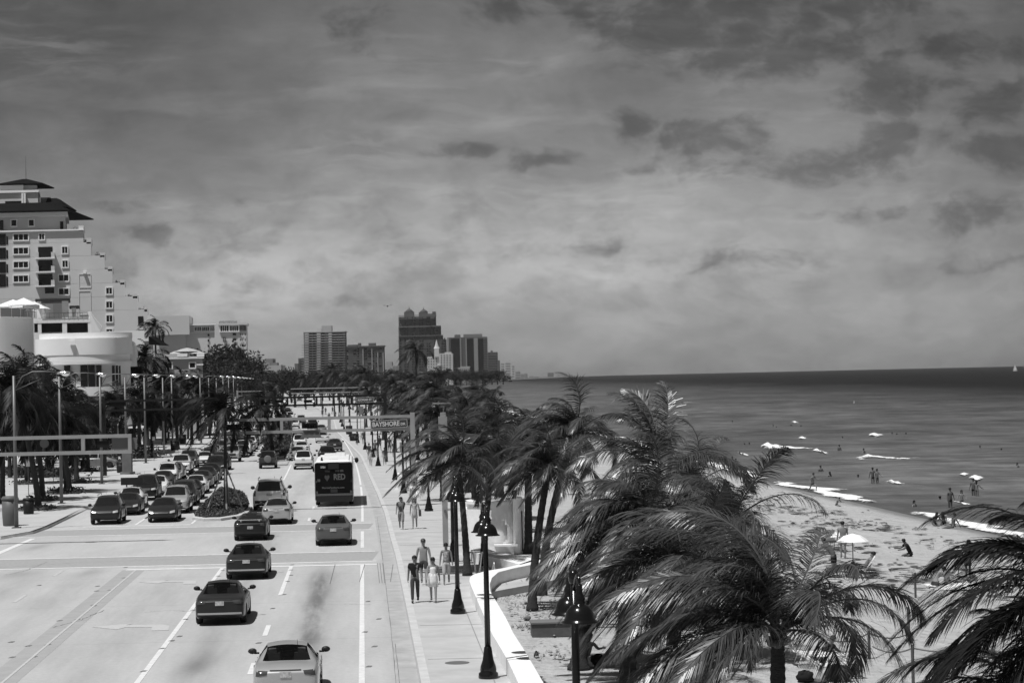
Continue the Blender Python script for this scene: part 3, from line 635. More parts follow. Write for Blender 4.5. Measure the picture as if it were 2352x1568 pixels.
    if kind == 'jeep': return 4.0, .86, [(-1.98, .92, .46, .70, .96, 1.0, .72, 'e'), (-1.94, .97, .36, .78, 1.06, 1.09, .74, 'g0'), (-1.80, .98, .34, .84, 1.68, 1.73, .62, 'r'), (-.95, 1.0, .34, .86, 1.72, 1.77, .63, 'p0'), (-.85, 1.0, .34, .86, 1.72, 1.77, .63, 'p1'), (.0, 1.0, .34, .86, 1.71, 1.76, .63, 'p0'), (.1, 1.0, .34, .86, 1.70, 1.75, .63, 'p1'), (.35, 1.0, .34, .86, 1.64, 1.70, .61, 'g1'), (.78, 1.0, .34, .86, 1.12, 1.16, .74, 'h'), (1.5, .96, .34, .80, 1.06, 1.09, .72, 'b'), (1.9, .92, .38, .72, .96, .99, .70, 'b'), (1.98, .84, .46, .64, .8, .82, .64, 'e')], (-1.22, 1.22), .37
    if kind == 'pickup': return 5.7, .99, [(-2.85, .95, .50, .72, 1.0, 1.0, .80, 'e'), (-2.80, .97, .42, .80, 1.14, 1.12, .84, 'b'), (-2.5, .98, .40, .86, 1.18, 1.12, .84, 'b'), (-.75, .99, .40, .90, 1.18, 1.13, .82, 'g0'), (-.62, .99, .40, .92, 1.74, 1.80, .63, 'r'), (-.1, 1.0, .40, .92, 1.78, 1.84, .65, 'p0'), (.0, 1.0, .40, .92, 1.78, 1.84, .65, 'p1'), (.6, 1.0, .40, .92, 1.74, 1.80, .63, 'g1'), (1.25, 1.0, .40, .90, 1.22, 1.26, .80, 'h'), (2.2, .98, .40, .84, 1.12, 1.16, .78, 'b'), (2.72, .96, .42, .76, 1.02, 1.05, .78, 'b'), (2.85, .90, .50, .64, .84, .86, .72, 'e')], (-1.85, 1.85), .40
def grow(me_or_none): pass
def make_body(kind):
    L, w_, st, axles, wr = prof(kind)
    bm = bmesh.new(); cr = bm.edges.layers.float.new('crease_edge'); rings = []
    for (y, ws, zb, zw, zd, zc, x6, tg) in st:
        w2 = w_*ws; x5 = max(x6+.02, w2*.90) ; z5 = zd if tg not in ('r', 'p0', 'p1', 'g1') else None
        belt = {'sedan': .98, 'coupe': .96, 'suv': 1.10, 'hatch': .98, 'minivan': 1.06, 'jeep': 1.10, 'pickup': 1.20}[kind]
        if tg == 'e': z5 = zd-.03; x5 = w2*.9
        if z5 is None: z5 = belt; x5 = w2*.925
        half = [(0, zb), (w2*.90, zb), (w2*.985, zb+.10), (w2, zw-.08), (w2*.985, min(zw+.10, z5-.02)), (x5, z5), (min(x6, x5-.02), zd if tg in ('r', 'p0', 'p1', 'g1') else z5+.012), (0, zc)]
        R = [bm.verts.new((x, y, z)) for x, z in half]; Lh = [bm.verts.new((-x, y, z)) for x, z in half[1:7]]
        rings.append(R+Lh[::-1])                                      # 0..7 right side up to the centre, then left side downward
    n = 14; faces = {}
    bm.verts.ensure_lookup_table()
    for i in range(len(st)-1):
        ta, tb = st[i][7], st[i+1][7]
        for j in range(n):
            a, b = rings[i], rings[i+1]; f = bm.faces.new((a[j], a[(j+1) % n], b[(j+1) % n], b[j]))
            jj = j if j < 7 else 13-j                                 # 5: side glass band, 6: top band
            mi = 0
            if jj == 6 and ta == 'g0': mi = 1
            if jj == 6 and ta == 'g1': mi = 2
            if jj == 5 and (ta in ('r', 'p1')) and tb in ('p0', 'g1'): mi = 3
            if jj == 0: mi = 4
            f.material_index = mi; f.smooth = True
    for idx, fl in ((0, False), (-1, True)):
        r = rings[idx]
        for j in range(7):
            a, b = r[j], r[j+1]; c_, d = r[(14-(j+1)) % 14], r[(14-j) % 14]
            vs = [a, b, c_, d] if fl else [d, c_, b, a]
            u_ = []
            for q in vs:
                if q not in u_: u_.append(q)
            if len(u_) >= 3:
                f = bm.faces.new(u_); f.smooth = True
    ed = {}
    def crease(a, b, v_):
        e = bm.edges.get((a, b))
        if e: e[cr] = v_
    for i, s_ in enumerate(st):
        for j in range(n):
            jj = j if j < 7 else 13-j
            if s_[7] in ('g0', 'r', 'g1', 'h') and jj == 6: crease(rings[i][j], rings[i][(j+1) % n], .75)
            if s_[7] in ('p0', 'p1', 'r', 'g1') and jj == 5: crease(rings[i][j], rings[i][(j+1) % n], .9)
            if s_[7] == 'e': crease(rings[i][j], rings[i][(j+1) % n], .25)
    for i in range(len(st)-1):
        for j in (5, 9): crease(rings[i][j], rings[i+1][j], .7)
        for j in (6, 8): crease(rings[i][j], rings[i+1][j], .55 if st[i][7] in ('r', 'p0', 'p1') else .3)
        for j in (1, 13, 2, 12): crease(rings[i][j], rings[i+1][j], .5)
        for j in (4, 10): crease(rings[i][j], rings[i+1][j], .35)
    bmesh.ops.recalc_face_normals(bm, faces=bm.faces[:])
    me = bpy.data.meshes.new('cage'); bm.to_mesh(me); bm.free()
    for k in range(6): me.materials.append(M_under)
    mbc = MB()
    for ya in axles:
        mbc.lathe([(wr+.055, -1.3), (wr+.055, 1.3)], 28, M=Matrix.Translation((0, ya, wr+.01)) @ Matrix.Rotation(R_(90), 4, 'Y'))
    mc = mbc.mesh('cutm', [M_under]*6); mc.polygons.foreach_set('material_index', [5]*len(mc.polygons)); cut = bpy.data.objects.new('cut', mc); COL.objects.link(cut)
    r = evaluated(me, [('SUBSURF', {'levels': 2, 'render_levels': 2}), ('BOOLEAN', {'operation': 'DIFFERENCE', 'object': cut, 'solver': 'EXACT'})])
    bpy.data.objects.remove(cut)
    return r, L, w_, axles, wr
def split(me, idxs, name, mats):
    vs = [v_.co.copy() for v_ in me.vertices]; mp = {}; V, Fc = [], []
    for p in me.polygons:
        if p.material_index in idxs:
            f = []
            for i in p.vertices:
                if i not in mp: mp[i] = len(V); V.append(vs[i])
                f.append(mp[i])
            Fc.append(f)
    o = bpy.data.meshes.new(name); o.from_pydata(V, [], Fc); o.materials.append(mats); o.polygons.foreach_set('use_smooth', [True]*len(Fc)); o.update(); return o
def clusters_mesh(me): return me
def wheel_mesh(r, w_):
    ty = MB(); ty.lathe([(r*.66, -w_/2), (r*.93, -w_/2), (r, -w_*.36), (r, w_*.36), (r*.93, w_/2), (r*.66, w_/2)], 24, M=Matrix.Rotation(R_(90), 4, 'Y'))
    rim = MB(); rim.lathe([(r*.64, -w_*.42), (r*.66, -w_*.50), (r*.66, w_*.50), (r*.64, w_*.42)], 24, M=Matrix.Rotation(R_(90), 4, 'Y'))
    rd = MB(); rim.lathe([(r*.15, w_*.44), (r*.15, w_*.49), (r*.05, w_*.5)], 10, M=Matrix.Rotation(R_(90), 4, 'Y')); 
    for k in range(5):
        t = k*math.pi*2/5; rim.add([(x, a*math.cos(t)-b*math.sin(t), a*math.sin(t)+b*math.cos(t)) for x in (w_*.40, w_*.47) for a, b in ((r*.1, -.035), (r*.64, -.05), (r*.64, .05), (r*.1, .035))], [(0, 3, 2, 1), (4, 5, 6, 7), (0, 1, 5, 4), (2, 3, 7, 6)])
    return ty.mesh('tyre', M_rubber, True), rim.mesh('rim', M_rim), rd
PROTO = {}
def patch(bvh, pts, yd, off=.012, nx=6, nz=4):
    # lay a quad given by 4 corners (x, z) on to the body skin, seen along y
    vs = []
    for j in range(nz+1):
        for i in range(nx+1):
            a, b = i/nx, j/nz
            x = (pts[0][0]*(1-a)+pts[1][0]*a)*(1-b)+(pts[3][0]*(1-a)+pts[2][0]*a)*b; z = (pts[0][1]*(1-a)+pts[1][1]*a)*(1-b)+(pts[3][1]*(1-a)+pts[2][1]*a)*b
            h = bvh.ray_cast(Vector((x, yd*6, z)), Vector((0, -yd, 0)))
            if h[0] is None:
                h2 = bvh.find_nearest(Vector((x, yd*2.3, z))); p = h2[0]
            else: p = h[0]
            vs.append(Vector((p.x, p.y+yd*off, p.z)))
    fs = []
    for j in range(nz):
        for i in range(nx):
            k = j*(nx+1)+i; fs.append((k, k+1, k+nx+2, k+nx+1) if yd < 0 else (k+1, k, k+nx+1, k+nx+2))
    return vs, fs
def make_car(kind, clear=False, variant=''):
    key = kind+variant
    if key in PROTO: return PROTO[key]
    if kind not in make_car.cache: make_car.cache[kind] = make_body(kind)
    me, L, w_, axles, wr = make_car.cache[kind]
    root = empty(kind); gm = M_tint if clear else M_glass
    bvh = BVHTree.FromPolygons([v_.co for v_ in me.vertices], [tuple(p.vertices) for p in me.polygons])
    bd = child('body', split(me, (0,), 'body', PAINT['grey']), root)
    child('underbody', split(me, (4, 5), 'underbody', M_under), root)
    child('rear_window', split(me, (1,), 'rear_window', gm), root)
    child('windshield', split(me, (2,), 'windshield', gm), root)
    sw = split(me, (3,), 'side_window', gm)
    for s in (-1, 1):
        V = [v_.co.copy() for v_ in sw.vertices]; fs = [tuple(p.vertices) for p in sw.polygons if V[p.vertices[0]].x*s > 0]
        used = sorted({i for f in fs for i in f}); mp = {k: i for i, k in enumerate(used)}
        m2 = bpy.data.meshes.new('side_window'); m2.from_pydata([V[k] for k in used], [], [tuple(mp[i] for i in f) for f in fs]); m2.materials.append(gm); child('side_window', m2, root)
    ty, rim, _ = wheel_mesh(wr, .23)
    for ya in axles:
        for s in (-1, 1):
            wo_ = child('wheel', ty, root, (s*(w_-.125), ya, wr), (0, 0, 0 if s > 0 else math.pi)); child('rim', rim, wo_)
    def P(name, quads, yd, mt, parent=None, off=.012, nx=6, nz=4):
        mb = MB()
        for q in quads: mb.add(*patch(bvh, q, yd, off, nx, nz))
        return child(name, mb.mesh(name, mt, True), parent or root)
    q = lambda x0, x1, z0, z1, dz=0, dx=0: [(x0, z0), (x1, z0+dz), (x1+dx, z1+dz), (x0+dx, z1)]
    tall = kind in ('suv', 'minivan', 'jeep', 'pickup')
    W2 = w_
    # tail lights / head lights
    for s in (-1, 1):
        if kind == 'sedan': tl = [(s*.88*W2, .76), (s*.56*W2, .79), (s*.52*W2, .90), (s*.86*W2, .915)]
        elif kind == 'coupe': tl = [(s*.86*W2, .76), (s*.58*W2, .80), (s*.62*W2, .93), (s*.84*W2, .93)]
        elif kind in ('suv', 'minivan'): tl = [(s*.93*W2, .86), (s*.80*W2, .86), (s*.80*W2, 1.18), (s*.92*W2, 1.2)]
        elif kind == 'pickup': tl = [(s*.94*W2, .72), (s*.82*W2, .72), (s*.82*W2, 1.08), (s*.94*W2, 1.08)]
        elif kind == 'jeep': tl = [(s*.92*W2, .62), (s*.80*W2, .62), (s*.80*W2, .80), (s*.92*W2, .80)]
        else: tl = [(s*.90*W2, .76), (s*.74*W2, .76), (s*.76*W2, 1.02), (s*.88*W2, 1.04)]
        P('taillight', [tl], -1, M_tail)
        z0 = {'sedan': .58, 'coupe': .56, 'suv': .76, 'hatch': .64, 'minivan': .70, 'jeep': .80, 'pickup': .82}[kind]
        hl = [(s*.90*W2, z0+.03), (s*.56*W2, z0-.02), (s*.56*W2, z0+.11), (s*.88*W2, z0+.17)]
        h_ = P('headlight', [hl], 1, M_lamp)
    zg = {'sedan': .50, 'coupe': .48, 'suv': .64, 'hatch': .52, 'minivan': .58, 'jeep': .66, 'pickup': .66}[kind]
    P('grille', [q(-.46*W2, .46*W2, zg, zg+(.26 if tall else .15))], 1, M_blk); P('lower_intake', [q(-.6*W2, .6*W2, zg-.24, zg-.13)], 1, M_blk)
    P('grille_bar', [q(-.44*W2, .44*W2, zg+(.13 if tall else .07), zg+(.16 if tall else .095))], 1, M_chrome, off=.02, nz=1)
    zp = {'sedan': .72, 'coupe': .62, 'suv': .86, 'hatch': .70, 'minivan': .78, 'jeep': .60, 'pickup': .58}[kind]
    P('licence_plate', [q(-.155, .155, zp, zp+.155)], -1, M_plate, off=.02, nx=2, nz=1)
    if kind in ('sedan',): P('chrome_strip', [q(-.42, .42, zp+.18, zp+.205)], -1, M_chrome, off=.022, nz=1)
    P('rear_bumper', [q(-.86*W2, .86*W2, .40 if not tall else .44, .47 if not tall else .60)], -1, M_blk if kind in ('suv', 'jeep', 'pickup') else PAINT['charcoal'], off=.02, nx=10)
    st = prof(kind)[2]; yh = [s_[0] for s_ in st if s_[7] == 'g1'][0]; zb_ = {'sedan': .98, 'coupe': .97, 'suv': 1.12, 'hatch': 1.0, 'minivan': 1.08, 'jeep': 1.14, 'pickup': 1.22}[kind]
    for s in (-1, 1):
        mm = MB(); mm.ball((s*(W2+.12), yh+.35, zb_+.09), (.125, .07, .085 if not tall else .11), 8, 6); mm.box((s*(W2+.0), yh+.37, zb_+.03), (.14, .05, .05))
        child('mirror', mm.mesh('mirror', M_blk, True), root)
        for yy in ((-.35, .55) if kind != 'coupe' else (-.2,)): child('door_handle', MB().box((s*(W2+.012), yy-.1, zb_-.17), (.03, .16, .03)).mesh('door_handle', M_chrome if not tall else M_blk), root)
        for yy in ([-.06, .98, -.98] if kind != 'coupe' else [-.75, .85]): child('door_gap', MB().box((s*(W2-.004), yy, zb_-.36), (.012, .012, .52)).mesh('door_gap', M_blk), root)
    # cabin
    y0 = [s_[0] for s_ in st if s_[7] == 'g0'][0]; y1 = [s_[0] for s_ in st if s_[7] == 'h'][0]
    cb = MB(); cb.box((0, (y0+y1)/2+.05, (zb_-.12+.3)/2), (W2*1.76, (y1-y0)-.5, zb_-.12-.3)); child('interior', cb.mesh('interior', M_cab), root)
    for (sx, sy) in ((-.38, .15), (.38, .15), (-.4, -.75), (.4, -.75)):
        sb = MB(); sb.box((sx, sy, zb_), (.46, .14, .42), taper=.9); sb.box((sx, sy, zb_+.27), (.24, .10, .15), taper=.85); child('seat', sb.mesh('seat', M_seat, False), root)
    if kind == 'suv':
        for s in (-1, 1):
            rl = MB(); rl.tube([(s*.62, -1.75, 1.75), (s*.63, -1.6, 1.84), (s*.64, .1, 1.86), (s*.62, .3, 1.77)], .02, 6); child('roof_rail', rl.mesh('roof_rail', M_blk), root)
    if kind == 'coupe':
        sp = MB(); sp.box((0, -2.12, 1.10), (1.25, .18, .03)); sp.box((-.5, -2.12, 1.05), (.05, .1, .1)); sp.box((.5, -2.12, 1.05), (.05, .1, .1)); child('spoiler', sp.mesh('spoiler', M_chrome), root)
    if kind == 'jeep':
        sw_ = child('spare_wheel', wheel_mesh(.37, .22)[0], root, (0.02, -2.12, .95), (0, 0, -math.pi/2)); cv = MB(); cv.lathe([(.36, .0), (.355, .02), (.3, .035), (.02, .04)], 28, M=Matrix.Rotation(R_(90), 4, 'X')); child('wheel_cover', cv.mesh('wheel_cover', mat('spare_cover', .16, .5), True), root, (.02, -2.235, .95))
    if kind == 'pickup':
        bdm = MB(); bdm.box((0, -1.72, 1.155), (1.60, 1.95, .05)); child('cargo_bed', bdm.mesh('cargo_bed', M_blk), root)
    an = MB(); an.tube([(.3, (y0+yh)/2-.6, prof(kind)[2][4][5]), (.3, (y0+yh)/2-.9, prof(kind)[2][4][5]+.18)], .008, 4); child('aerial', an.mesh('aerial', M_blk), root)
    PROTO[key] = (root, L); return PROTO[key]
make_car.cache = {}
used_proto = set()
def car(kind, colour, x, y, rev, label, group=None, name='car', cat='car', clear=False, variant='', yaw=0.0, scale=1.0):
    """rev: the car faces the camera.  (x, y) is the middle of the end nearest to the camera."""
    root, L = make_car(kind, clear, variant or ('c' if clear else ''))
    key = kind+(variant or ('c' if clear else ''))
    o = root if key not in used_proto else copy_tree(root); used_proto.add(key)
    h = heading(y)+yaw; d = Vector((-math.sin(h), math.cos(h), 0)); p = Vector((x, y, .010))+d*(L/2*scale)
    o.location = p; o.rotation_euler = (0, 0, h+(math.pi if rev else 0)); vr = random.Random(label); o.scale = (scale*vr.uniform(.97, 1.03), scale, scale*vr.uniform(.96, 1.04)); o.name = name
    b = next(c_ for c_ in KIDS[(root if o is root else o).name if False else o['_k']] if c_.name.startswith('body')) if False else None
    for c_ in CH(o):
        if c_.name.startswith('body'):
            c_.material_slots[0].link = 'OBJECT'; c_.material_slots[0].material = PAINT[colour]
        if c_.name.startswith('rear_bumper') and kind not in ('suv', 'jeep', 'pickup') and colour not in ('black', 'charcoal'):
            c_.material_slots[0].link = 'OBJECT'; c_.material_slots[0].material = PAINT[colour]
    tag(o, label, cat, group); return o
def CH(o): return REV.get(o.as_pointer(), [])
REV = {}
_ad = adopt
def adopt(o, parent):
    _ad(o, parent); REV.setdefault(parent.as_pointer(), []).append(o)
def copy_tree(o, parent=None):
    c = o.copy(); COL.objects.link(c)
    if parent is not None: adopt(c, parent)
    for ch in list(REV.get(o.as_pointer(), [])): copy_tree(ch, c)
    return c
def at(px, py): return G(px, py, 0)
GS = 'cars driving away from the camera'; GO = 'cars queueing toward the camera'
def away(kind, colour, px, py, label, **kw):
    p = at(px, py); kw.setdefault('group', GS); return car(kind, colour, p.x, p.y, False, label, **kw)
away('sedan', 'silver', 657, 1618, 'silver sedan cut off by the bottom edge, nearest car of all', clear=True)
away('sedan', 'charcoal', 505, 1437, 'dark grey sedan with a chrome strip across the trunk, second nearest car', clear=True)
away('sedan', 'charcoal', 566, 1332, 'dark sedan crossing the stop line, third nearest car', clear=True)
away('coupe', 'black', 575, 1242, 'black coupe with a small rear spoiler between the two crossings')
away('sedan', 'silver', 635, 1205, 'silver sedan just ahead of the black coupe', scale=1.0)
o = away('suv', 'white', 619, 1173, 'large pale SUV with big mirrors beside the near median', scale=1.13)
away('sedan', 'mid grey', 766, 1254, 'grey sedan behind the bus in the right lane', clear=True)
away('jeep', 'dark grey', 615, 1076, 'dark off-roader with a round spare wheel on its tail', name='off_road_car')
away('suv', 'white', 697, 1078, 'white SUV left of the bus in the middle lane')
away('suv', 'black', 752, 1063, 'black SUV directly in front of the bus')
away('sedan', 'charcoal', 769, 1037, 'dark sedan two ahead of the bus, partly behind the black SUV')
away('sedan', 'white', 741, 1017, 'white sedan right below the lower beam of the pale truss')
away('sedan', 'grey', 738, 997, 'grey sedan just beyond the white sedan under the overhead sign')
away('sedan', 'silver', 683, 1058, 'silver sedan tucked in front of the white SUV'); away('sedan', 'white', 693, 1043, 'white sedan three ahead in the middle lane')
away('minivan', 'white', 688, 1029, 'white minivan in the middle lane behind a black off-roader'); away('jeep', 'black', 686, 1018, 'black off-roader in the middle lane under the truss', name='off_road_car')
away('suv', 'black', 718, 985, 'black SUV half hidden by the overhead truss beam'); away('pickup', 'white', 676, 985, 'white pickup truck behind the overhead signal'); away('suv', 'grey', 692, 975, 'grey SUV beyond the overhead signal')
away('suv', 'white', 667, 965, 'white SUV far up the middle lane'); away('suv', 'charcoal', 660, 956, 'dark SUV farther up the middle lane'); away('sedan', 'charcoal', 661, 949, 'dark sedan last in the middle lane cluster'); away('sedan', 'white', 676, 925, 'small far white car just below the black beam'); away('sedan', 'grey', 688, 921, 'small far grey car just below the black beam')
# queue facing the camera: (lane offset, kinds)
def q_car(kind, colour, px, py, label, **kw):
    p = at(px, py); kw.setdefault('group', GO); return car(kind, colour, p.x, p.y, True, label, **kw)
q_car('suv', 'charcoal', 240, 1205, 'charcoal SUV at the head of the outer oncoming queue', scale=.95)
q_car('sedan', 'charcoal', 287, 1184, 'dark sedan right behind the leading charcoal SUV')
taxi = q_car('sedan', 'white', 296, 1169, 'white taxi with a roof board in the outer oncoming queue', name='taxi', cat='taxi')
q_car('suv', 'black', 331, 1150, 'black SUV behind the taxi'); q_car('sedan', 'white', 358, 1138, 'white sedan behind the black SUV in the outer queue')
q_car('sedan', 'dark grey', 371, 1124, 'grey sedan sixth in the outer oncoming queue'); q_car('minivan', 'white', 382, 1110, 'white minivan seventh in the outer oncoming queue'); q_car('sedan', 'grey', 398, 1101, 'mid grey sedan eighth in the outer oncoming queue')
q_car('pickup', 'white', 413, 1091, 'big white pickup truck in the outer oncoming queue', name='pickup_truck', cat='pickup'); q_car('suv', 'dark grey', 431, 1076, 'dark SUV with roof rails behind the white pickup')
q_car('sedan', 'charcoal', 371, 1200, 'dark sedan at the head of the inner oncoming queue'); q_car('suv', 'silver', 400, 1180, 'silver SUV second in the inner oncoming queue'); q_car('minivan', 'charcoal', 418, 1163, 'dark minivan third in the inner oncoming queue')
q_car('sedan', 'black', 434, 1148, 'black sedan fourth in the inner oncoming queue'); q_car('sedan', 'white', 447, 1135, 'white sedan fifth in the inner oncoming queue'); q_car('sedan', 'dark grey', 460, 1123, 'dark grey sedan sixth in the inner oncoming queue')
q_car('sedan', 'charcoal', 471, 1113, 'charcoal sedan seventh in the inner oncoming queue'); q_car('sedan', 'black', 481, 1104, 'black sedan eighth in the inner oncoming queue'); q_car('suv', 'charcoal', 494, 1092, 'charcoal SUV ninth in the inner oncoming queue')
q_car('suv', 'black', 505, 1080, 'black SUV tenth in the inner oncoming queue'); q_car('jeep', 'silver', 533, 1061, 'pale off-roader with black wheel arches in the inner queue', name='off_road_car'); q_car('sedan', 'grey', 548, 1051, 'grey sedan right behind the pale off-roader'); q_car('suv', 'charcoal', 557, 1039, 'dark SUV beside the planted median hedge'); q_car('sedan', 'silver', 571, 1016, 'silver sedan passing the far end of the near hedge')
kinds = ['sedan', 'suv', 'sedan', 'minivan', 'sedan', 'sedan', 'suv', 'hatch', 'sedan', 'pickup']; cols_ = ['silver', 'white', 'grey', 'charcoal', 'silver', 'dark grey', 'white', 'black', 'silver', 'grey']
rq = random.Random(21)
for lane, off, y0 in (('outer', -15.45, 226), ('inner', -12.3, 252)):
    y = y0; k = 10 if lane == 'outer' else 14
    while y < 520:
        kd, co = rq.choice(kinds), rq.choice(cols_)
        if kd == 'pickup': nm = 'pickup truck'
        else: nm = {'suv': 'SUV', 'hatch': 'hatchback'}.get(kd, kd)
        car(kd, co, C(y)+off+rq.uniform(-.15, .15), y, True, f'{co} {nm} standing {ORD[k]} in the {lane} oncoming queue', group=GO)
        y += rq.uniform(6.9, 8.3); k += 1
# roof board of the taxi
rb = MB(); rb.box((0, -.15, 1.82), (1.5, .12, .52)); rb2 = MB(); rb2.box((-.35, .0, 1.50), (.06, .3, .14)); rb2.box((.35, 0, 1.50), (.06, .3, .14))
child('roof_board', rb.mesh('roof_board', M_blk), taxi); child('board_foot', rb2.mesh('board_foot', M_blk), taxi)
# side-on parked hatchback on the left
p = at(222, 1078); hb, L = make_car('hatch'); o = copy_tree(hb) if 'hatch' in used_proto else hb; used_proto.add('hatch')
o.location = (p.x, p.y+.9, .15); o.rotation_euler = (0, 0, R_(-90)); o.name = 'parked_car'; tag(o, 'grey hatchback parked side-on among the palms on the left', 'car'); o['group'] = 'parked'
del o['group']
for c_ in CH(o):
    if c_.name.startswith('body'): c_.material_slots[0].link = 'OBJECT'; c_.material_slots[0].material = PAINT['grey']
# ---- bus
p = at(768, 1163); hb_ = heading(p.y); bus = empty('city_bus', (p.x, p.y, .01), hb_, 'dark city bus with a white roof and RED advert on its rear', 'bus')
M_busb = mat('bus_rear', .006, .6, .08, var=.1); M_busw = mat('bus_white', .70, .5, var=.05, scale=1)
def rrect(w2, z0, z1, r, n=5):
    pts = []
    for (cx, cz, a0) in ((w2-r, z1-r, 0), (-w2+r, z1-r, 90), (-w2+r*.5, z0+r*.5, 180), (w2-r*.5, z0+r*.5, 270)):
        rr = r if a0 < 180 else r*.5
        for k in range(n+1): t = R_(a0+90*k/n); pts.append((cx+rr*math.cos(t), cz+rr*math.sin(t)))
    return pts
pr = rrect(1.28, .32, 2.98, .16); n = len(pr)
mb = MB(); ysb = [.03, .10, 11.9, 12.0]; sc = [.985, 1, 1, .97]
vs = [(x*s_, y, (z-1.6)*s_+1.6) for y, s_ in zip(ysb, sc) for x, z in pr]
mb.add(vs, [(i*n+k, i*n+(k+1) % n, (i+1)*n+(k+1) % n, (i+1)*n+k) for i in range(3) for k in range(n)]+[tuple(range(n)), tuple(range(4*n-1, 3*n-1, -1))])
mb.build('body', M_busw, bus, True)
mb = MB(); v2 = [(x*.972, 0, z) for x, z in rrect(1.28, .45, 2.90, .14)]; v3 = [(x*.972, .06, z) for x, z in rrect(1.28, .45, 2.90, .14)]
mb.add(v2+v3, [tuple(range(n))]+[(k, k+n, (k+1) % n+n, (k+1) % n) for k in range(n)]); mb.build('rear_panel', M_busb, bus)
mb = MB()
for s in (-1, 1): mb.box((s*1.283, 6, 1.35), (.012, 11.6, .95))
mb.build('side_livery', mat('bus_side', .05, .4, coat=.5), bus)
for s in (-1, 1):
    for k in range(7): MB().box((s*1.288, 1.6+k*1.45, 2.2), (.012, 1.3, .80)).build('side_window', M_glass, bus)
MB().box((0, -.05, .80), (2.46, .10, .13)).build('bumper_strip', mat('bumper_strip', .10, .5), bus); MB().box((0, -.04, .52), (2.40, .10, .40)).build('bumper', M_blk, bus)
MB().box((0, -.03, 2.72), (.72, .06, .44)).build('vent_hatch', M_blk, bus); MB().box((0, -.02, 1.05), (.46, .03, .22)).build('engine_badge', mat('dim_badge', .035, .4), bus)
mb = MB(); mb.box((0, 5.6, 3.04), (2.10, 10.6, .12), taper=.97); mb.build('roof_fairing', M_busw, bus)
mb = MB(); mb.box((0, 8.7, 3.16), (1.5, 2.2, .18), taper=.95); mb.box((.0, 1.2, 3.11), (.62, .45, .06)); mb.build('roof_hatch', M_busw, bus)
MB().box((-.78, .55, 3.14), (.18, .34, .30), taper=.5).build('exhaust_stack', M_blk, bus)
for s, zz, yy in ((-1, 2.0, 12.2), (1, 2.62, 12.2)):
    mm = MB(); mm.ball((s*1.52, yy, zz), (.15, .08, .2), 10, 8); mm.box((s*1.36, yy, zz+.1), (.3, .04, .05)); mm.build('mirror', M_blk, bus, True)
for s in (-1, 1):
    for yy in (2.6, 9.3): child('wheel', wheel_mesh(.48, .3)[0], bus, (s*1.13, yy, .48), (0, 0, 0 if s > 0 else math.pi))
    MB().box((s*1.16, -.012, 1.68), (.07, .04, .12)).build('marker_light', M_tail, bus); MB().box((s*1.13, -.012, .97), (.10, .05, .16)).build('taillight', M_tail, bus)
RX = (math.pi/2, 0, 0)
def put_text(s, size, v_, x, z, y=-.012, bold=0.0, parent=bus, name='lettering', sx=1.0, rot=RX):
    t = child(name, text_mesh(s, size, mat('letter_%.2f' % v_, v_, .6), bold, .003), parent, (x, y, z), rot); t.scale = (sx, 1, 1); return t
put_text('3721', .17, .50, -.70, 2.63, bold=.008); put_text('RED', .54, .11, .38, 1.96, bold=.018, sx=.80); put_text('WE SEE', .17, .10, .38, 2.37, bold=.006); put_text('YOU', .16, .06, -.42, 2.36, bold=.004)
put_text('FloridaPanthers.com', .17, .16, -.05, 1.26, bold=.002, sx=1.06)
ht = MB(); ht.add([(0, -.015, -.28), (.17, -.015, -.02), (.15, -.015, .11), (.07, -.015, .14), (0, -.015, .07), (-.07, -.015, .14), (-.15, -.015, .11), (-.17, -.015, -.02)], [(0, 1, 2, 3, 4, 5, 6, 7)]); ht.build('emblem', mat('letter_0.06', .05, .6), bus, loc=(-.45, 0, 1.97))
MB().box((-1.0, -.015, 1.76), (.18, .012, .18)).build('notice', mat('letter_0.14', .09, .6), bus)
# ================================================================ STREET FURNITURE
M_black = mat('lamp_black', .008, .18, .4); M_galv = mat('galvanised', .13, .45, .5, metal=.3, var=.15, scale=2); M_truss = mat('truss_grey', .27, .5, .4, var=.12, scale=1.5)
M_dtruss = mat('truss_dark', .012, .7); M_white = mat('white_wall_paint', .78, .75, .3, var=.11, scale=1.6, bump=.1, bscale=8); M_signal = mat('signal_black', .008, .6)
M_head = mat('lamp_head_metal', .62, .22, .5, metal=.8)
Z = .15
def make_lamp():
    r = empty('street_lamp')
    MB().lathe([(.27, 0), (.28, .03), (.27, .14), (.22, .18), (.23, .24), (.21, .34), (.15, .52), (.115, .78), (.105, .84), (.10, .86)], 20).build('base', M_black, r, True)
    MB().tube([(0, 0, .8), (0, 0, 4.65)], [.085, .065], 12).build('pole', M_black, r, True)
    MB().lathe([(.075, 4.6), (.10, 4.66), (.10, 4.78), (.06, 4.84), (.02, 4.86)], 12).build('cap', M_black, r, True)
    for s in (-1, 1):
        a = MB(); a.tube([(0, 0, 4.45), (0, s*.25, 4.72), (0, s*.5, 4.80), (0, s*.66, 4.76), (0, s*.68, 4.62)], .035, 8); a.build('arm', M_black, r, True)
        h = MB(); h.lathe([(.335, 3.98), (.34, 3.995), (.285, 4.02), (.27, 4.07), (.255, 4.13), (.225, 4.20), (.175, 4.26), (.115, 4.30), (.095, 4.30), (.105, 4.33), (.09, 4.36), (.105, 4.40), (.085, 4.46), (.06, 4.50), (.055, 4.64), (.03, 4.66)], 24, c=(0, s*.68, 0)); h.build('shade', M_black, r, True)
    return r
lamp0 = make_lamp(); first = [True]
LB = [(1300, 0, 46.0), (1122, 1556, 0), (1052, 1408, 0), (1041, 1289, 0), (985, 1173, 0), (927, 1132, 0), (908, 1101, 0)]
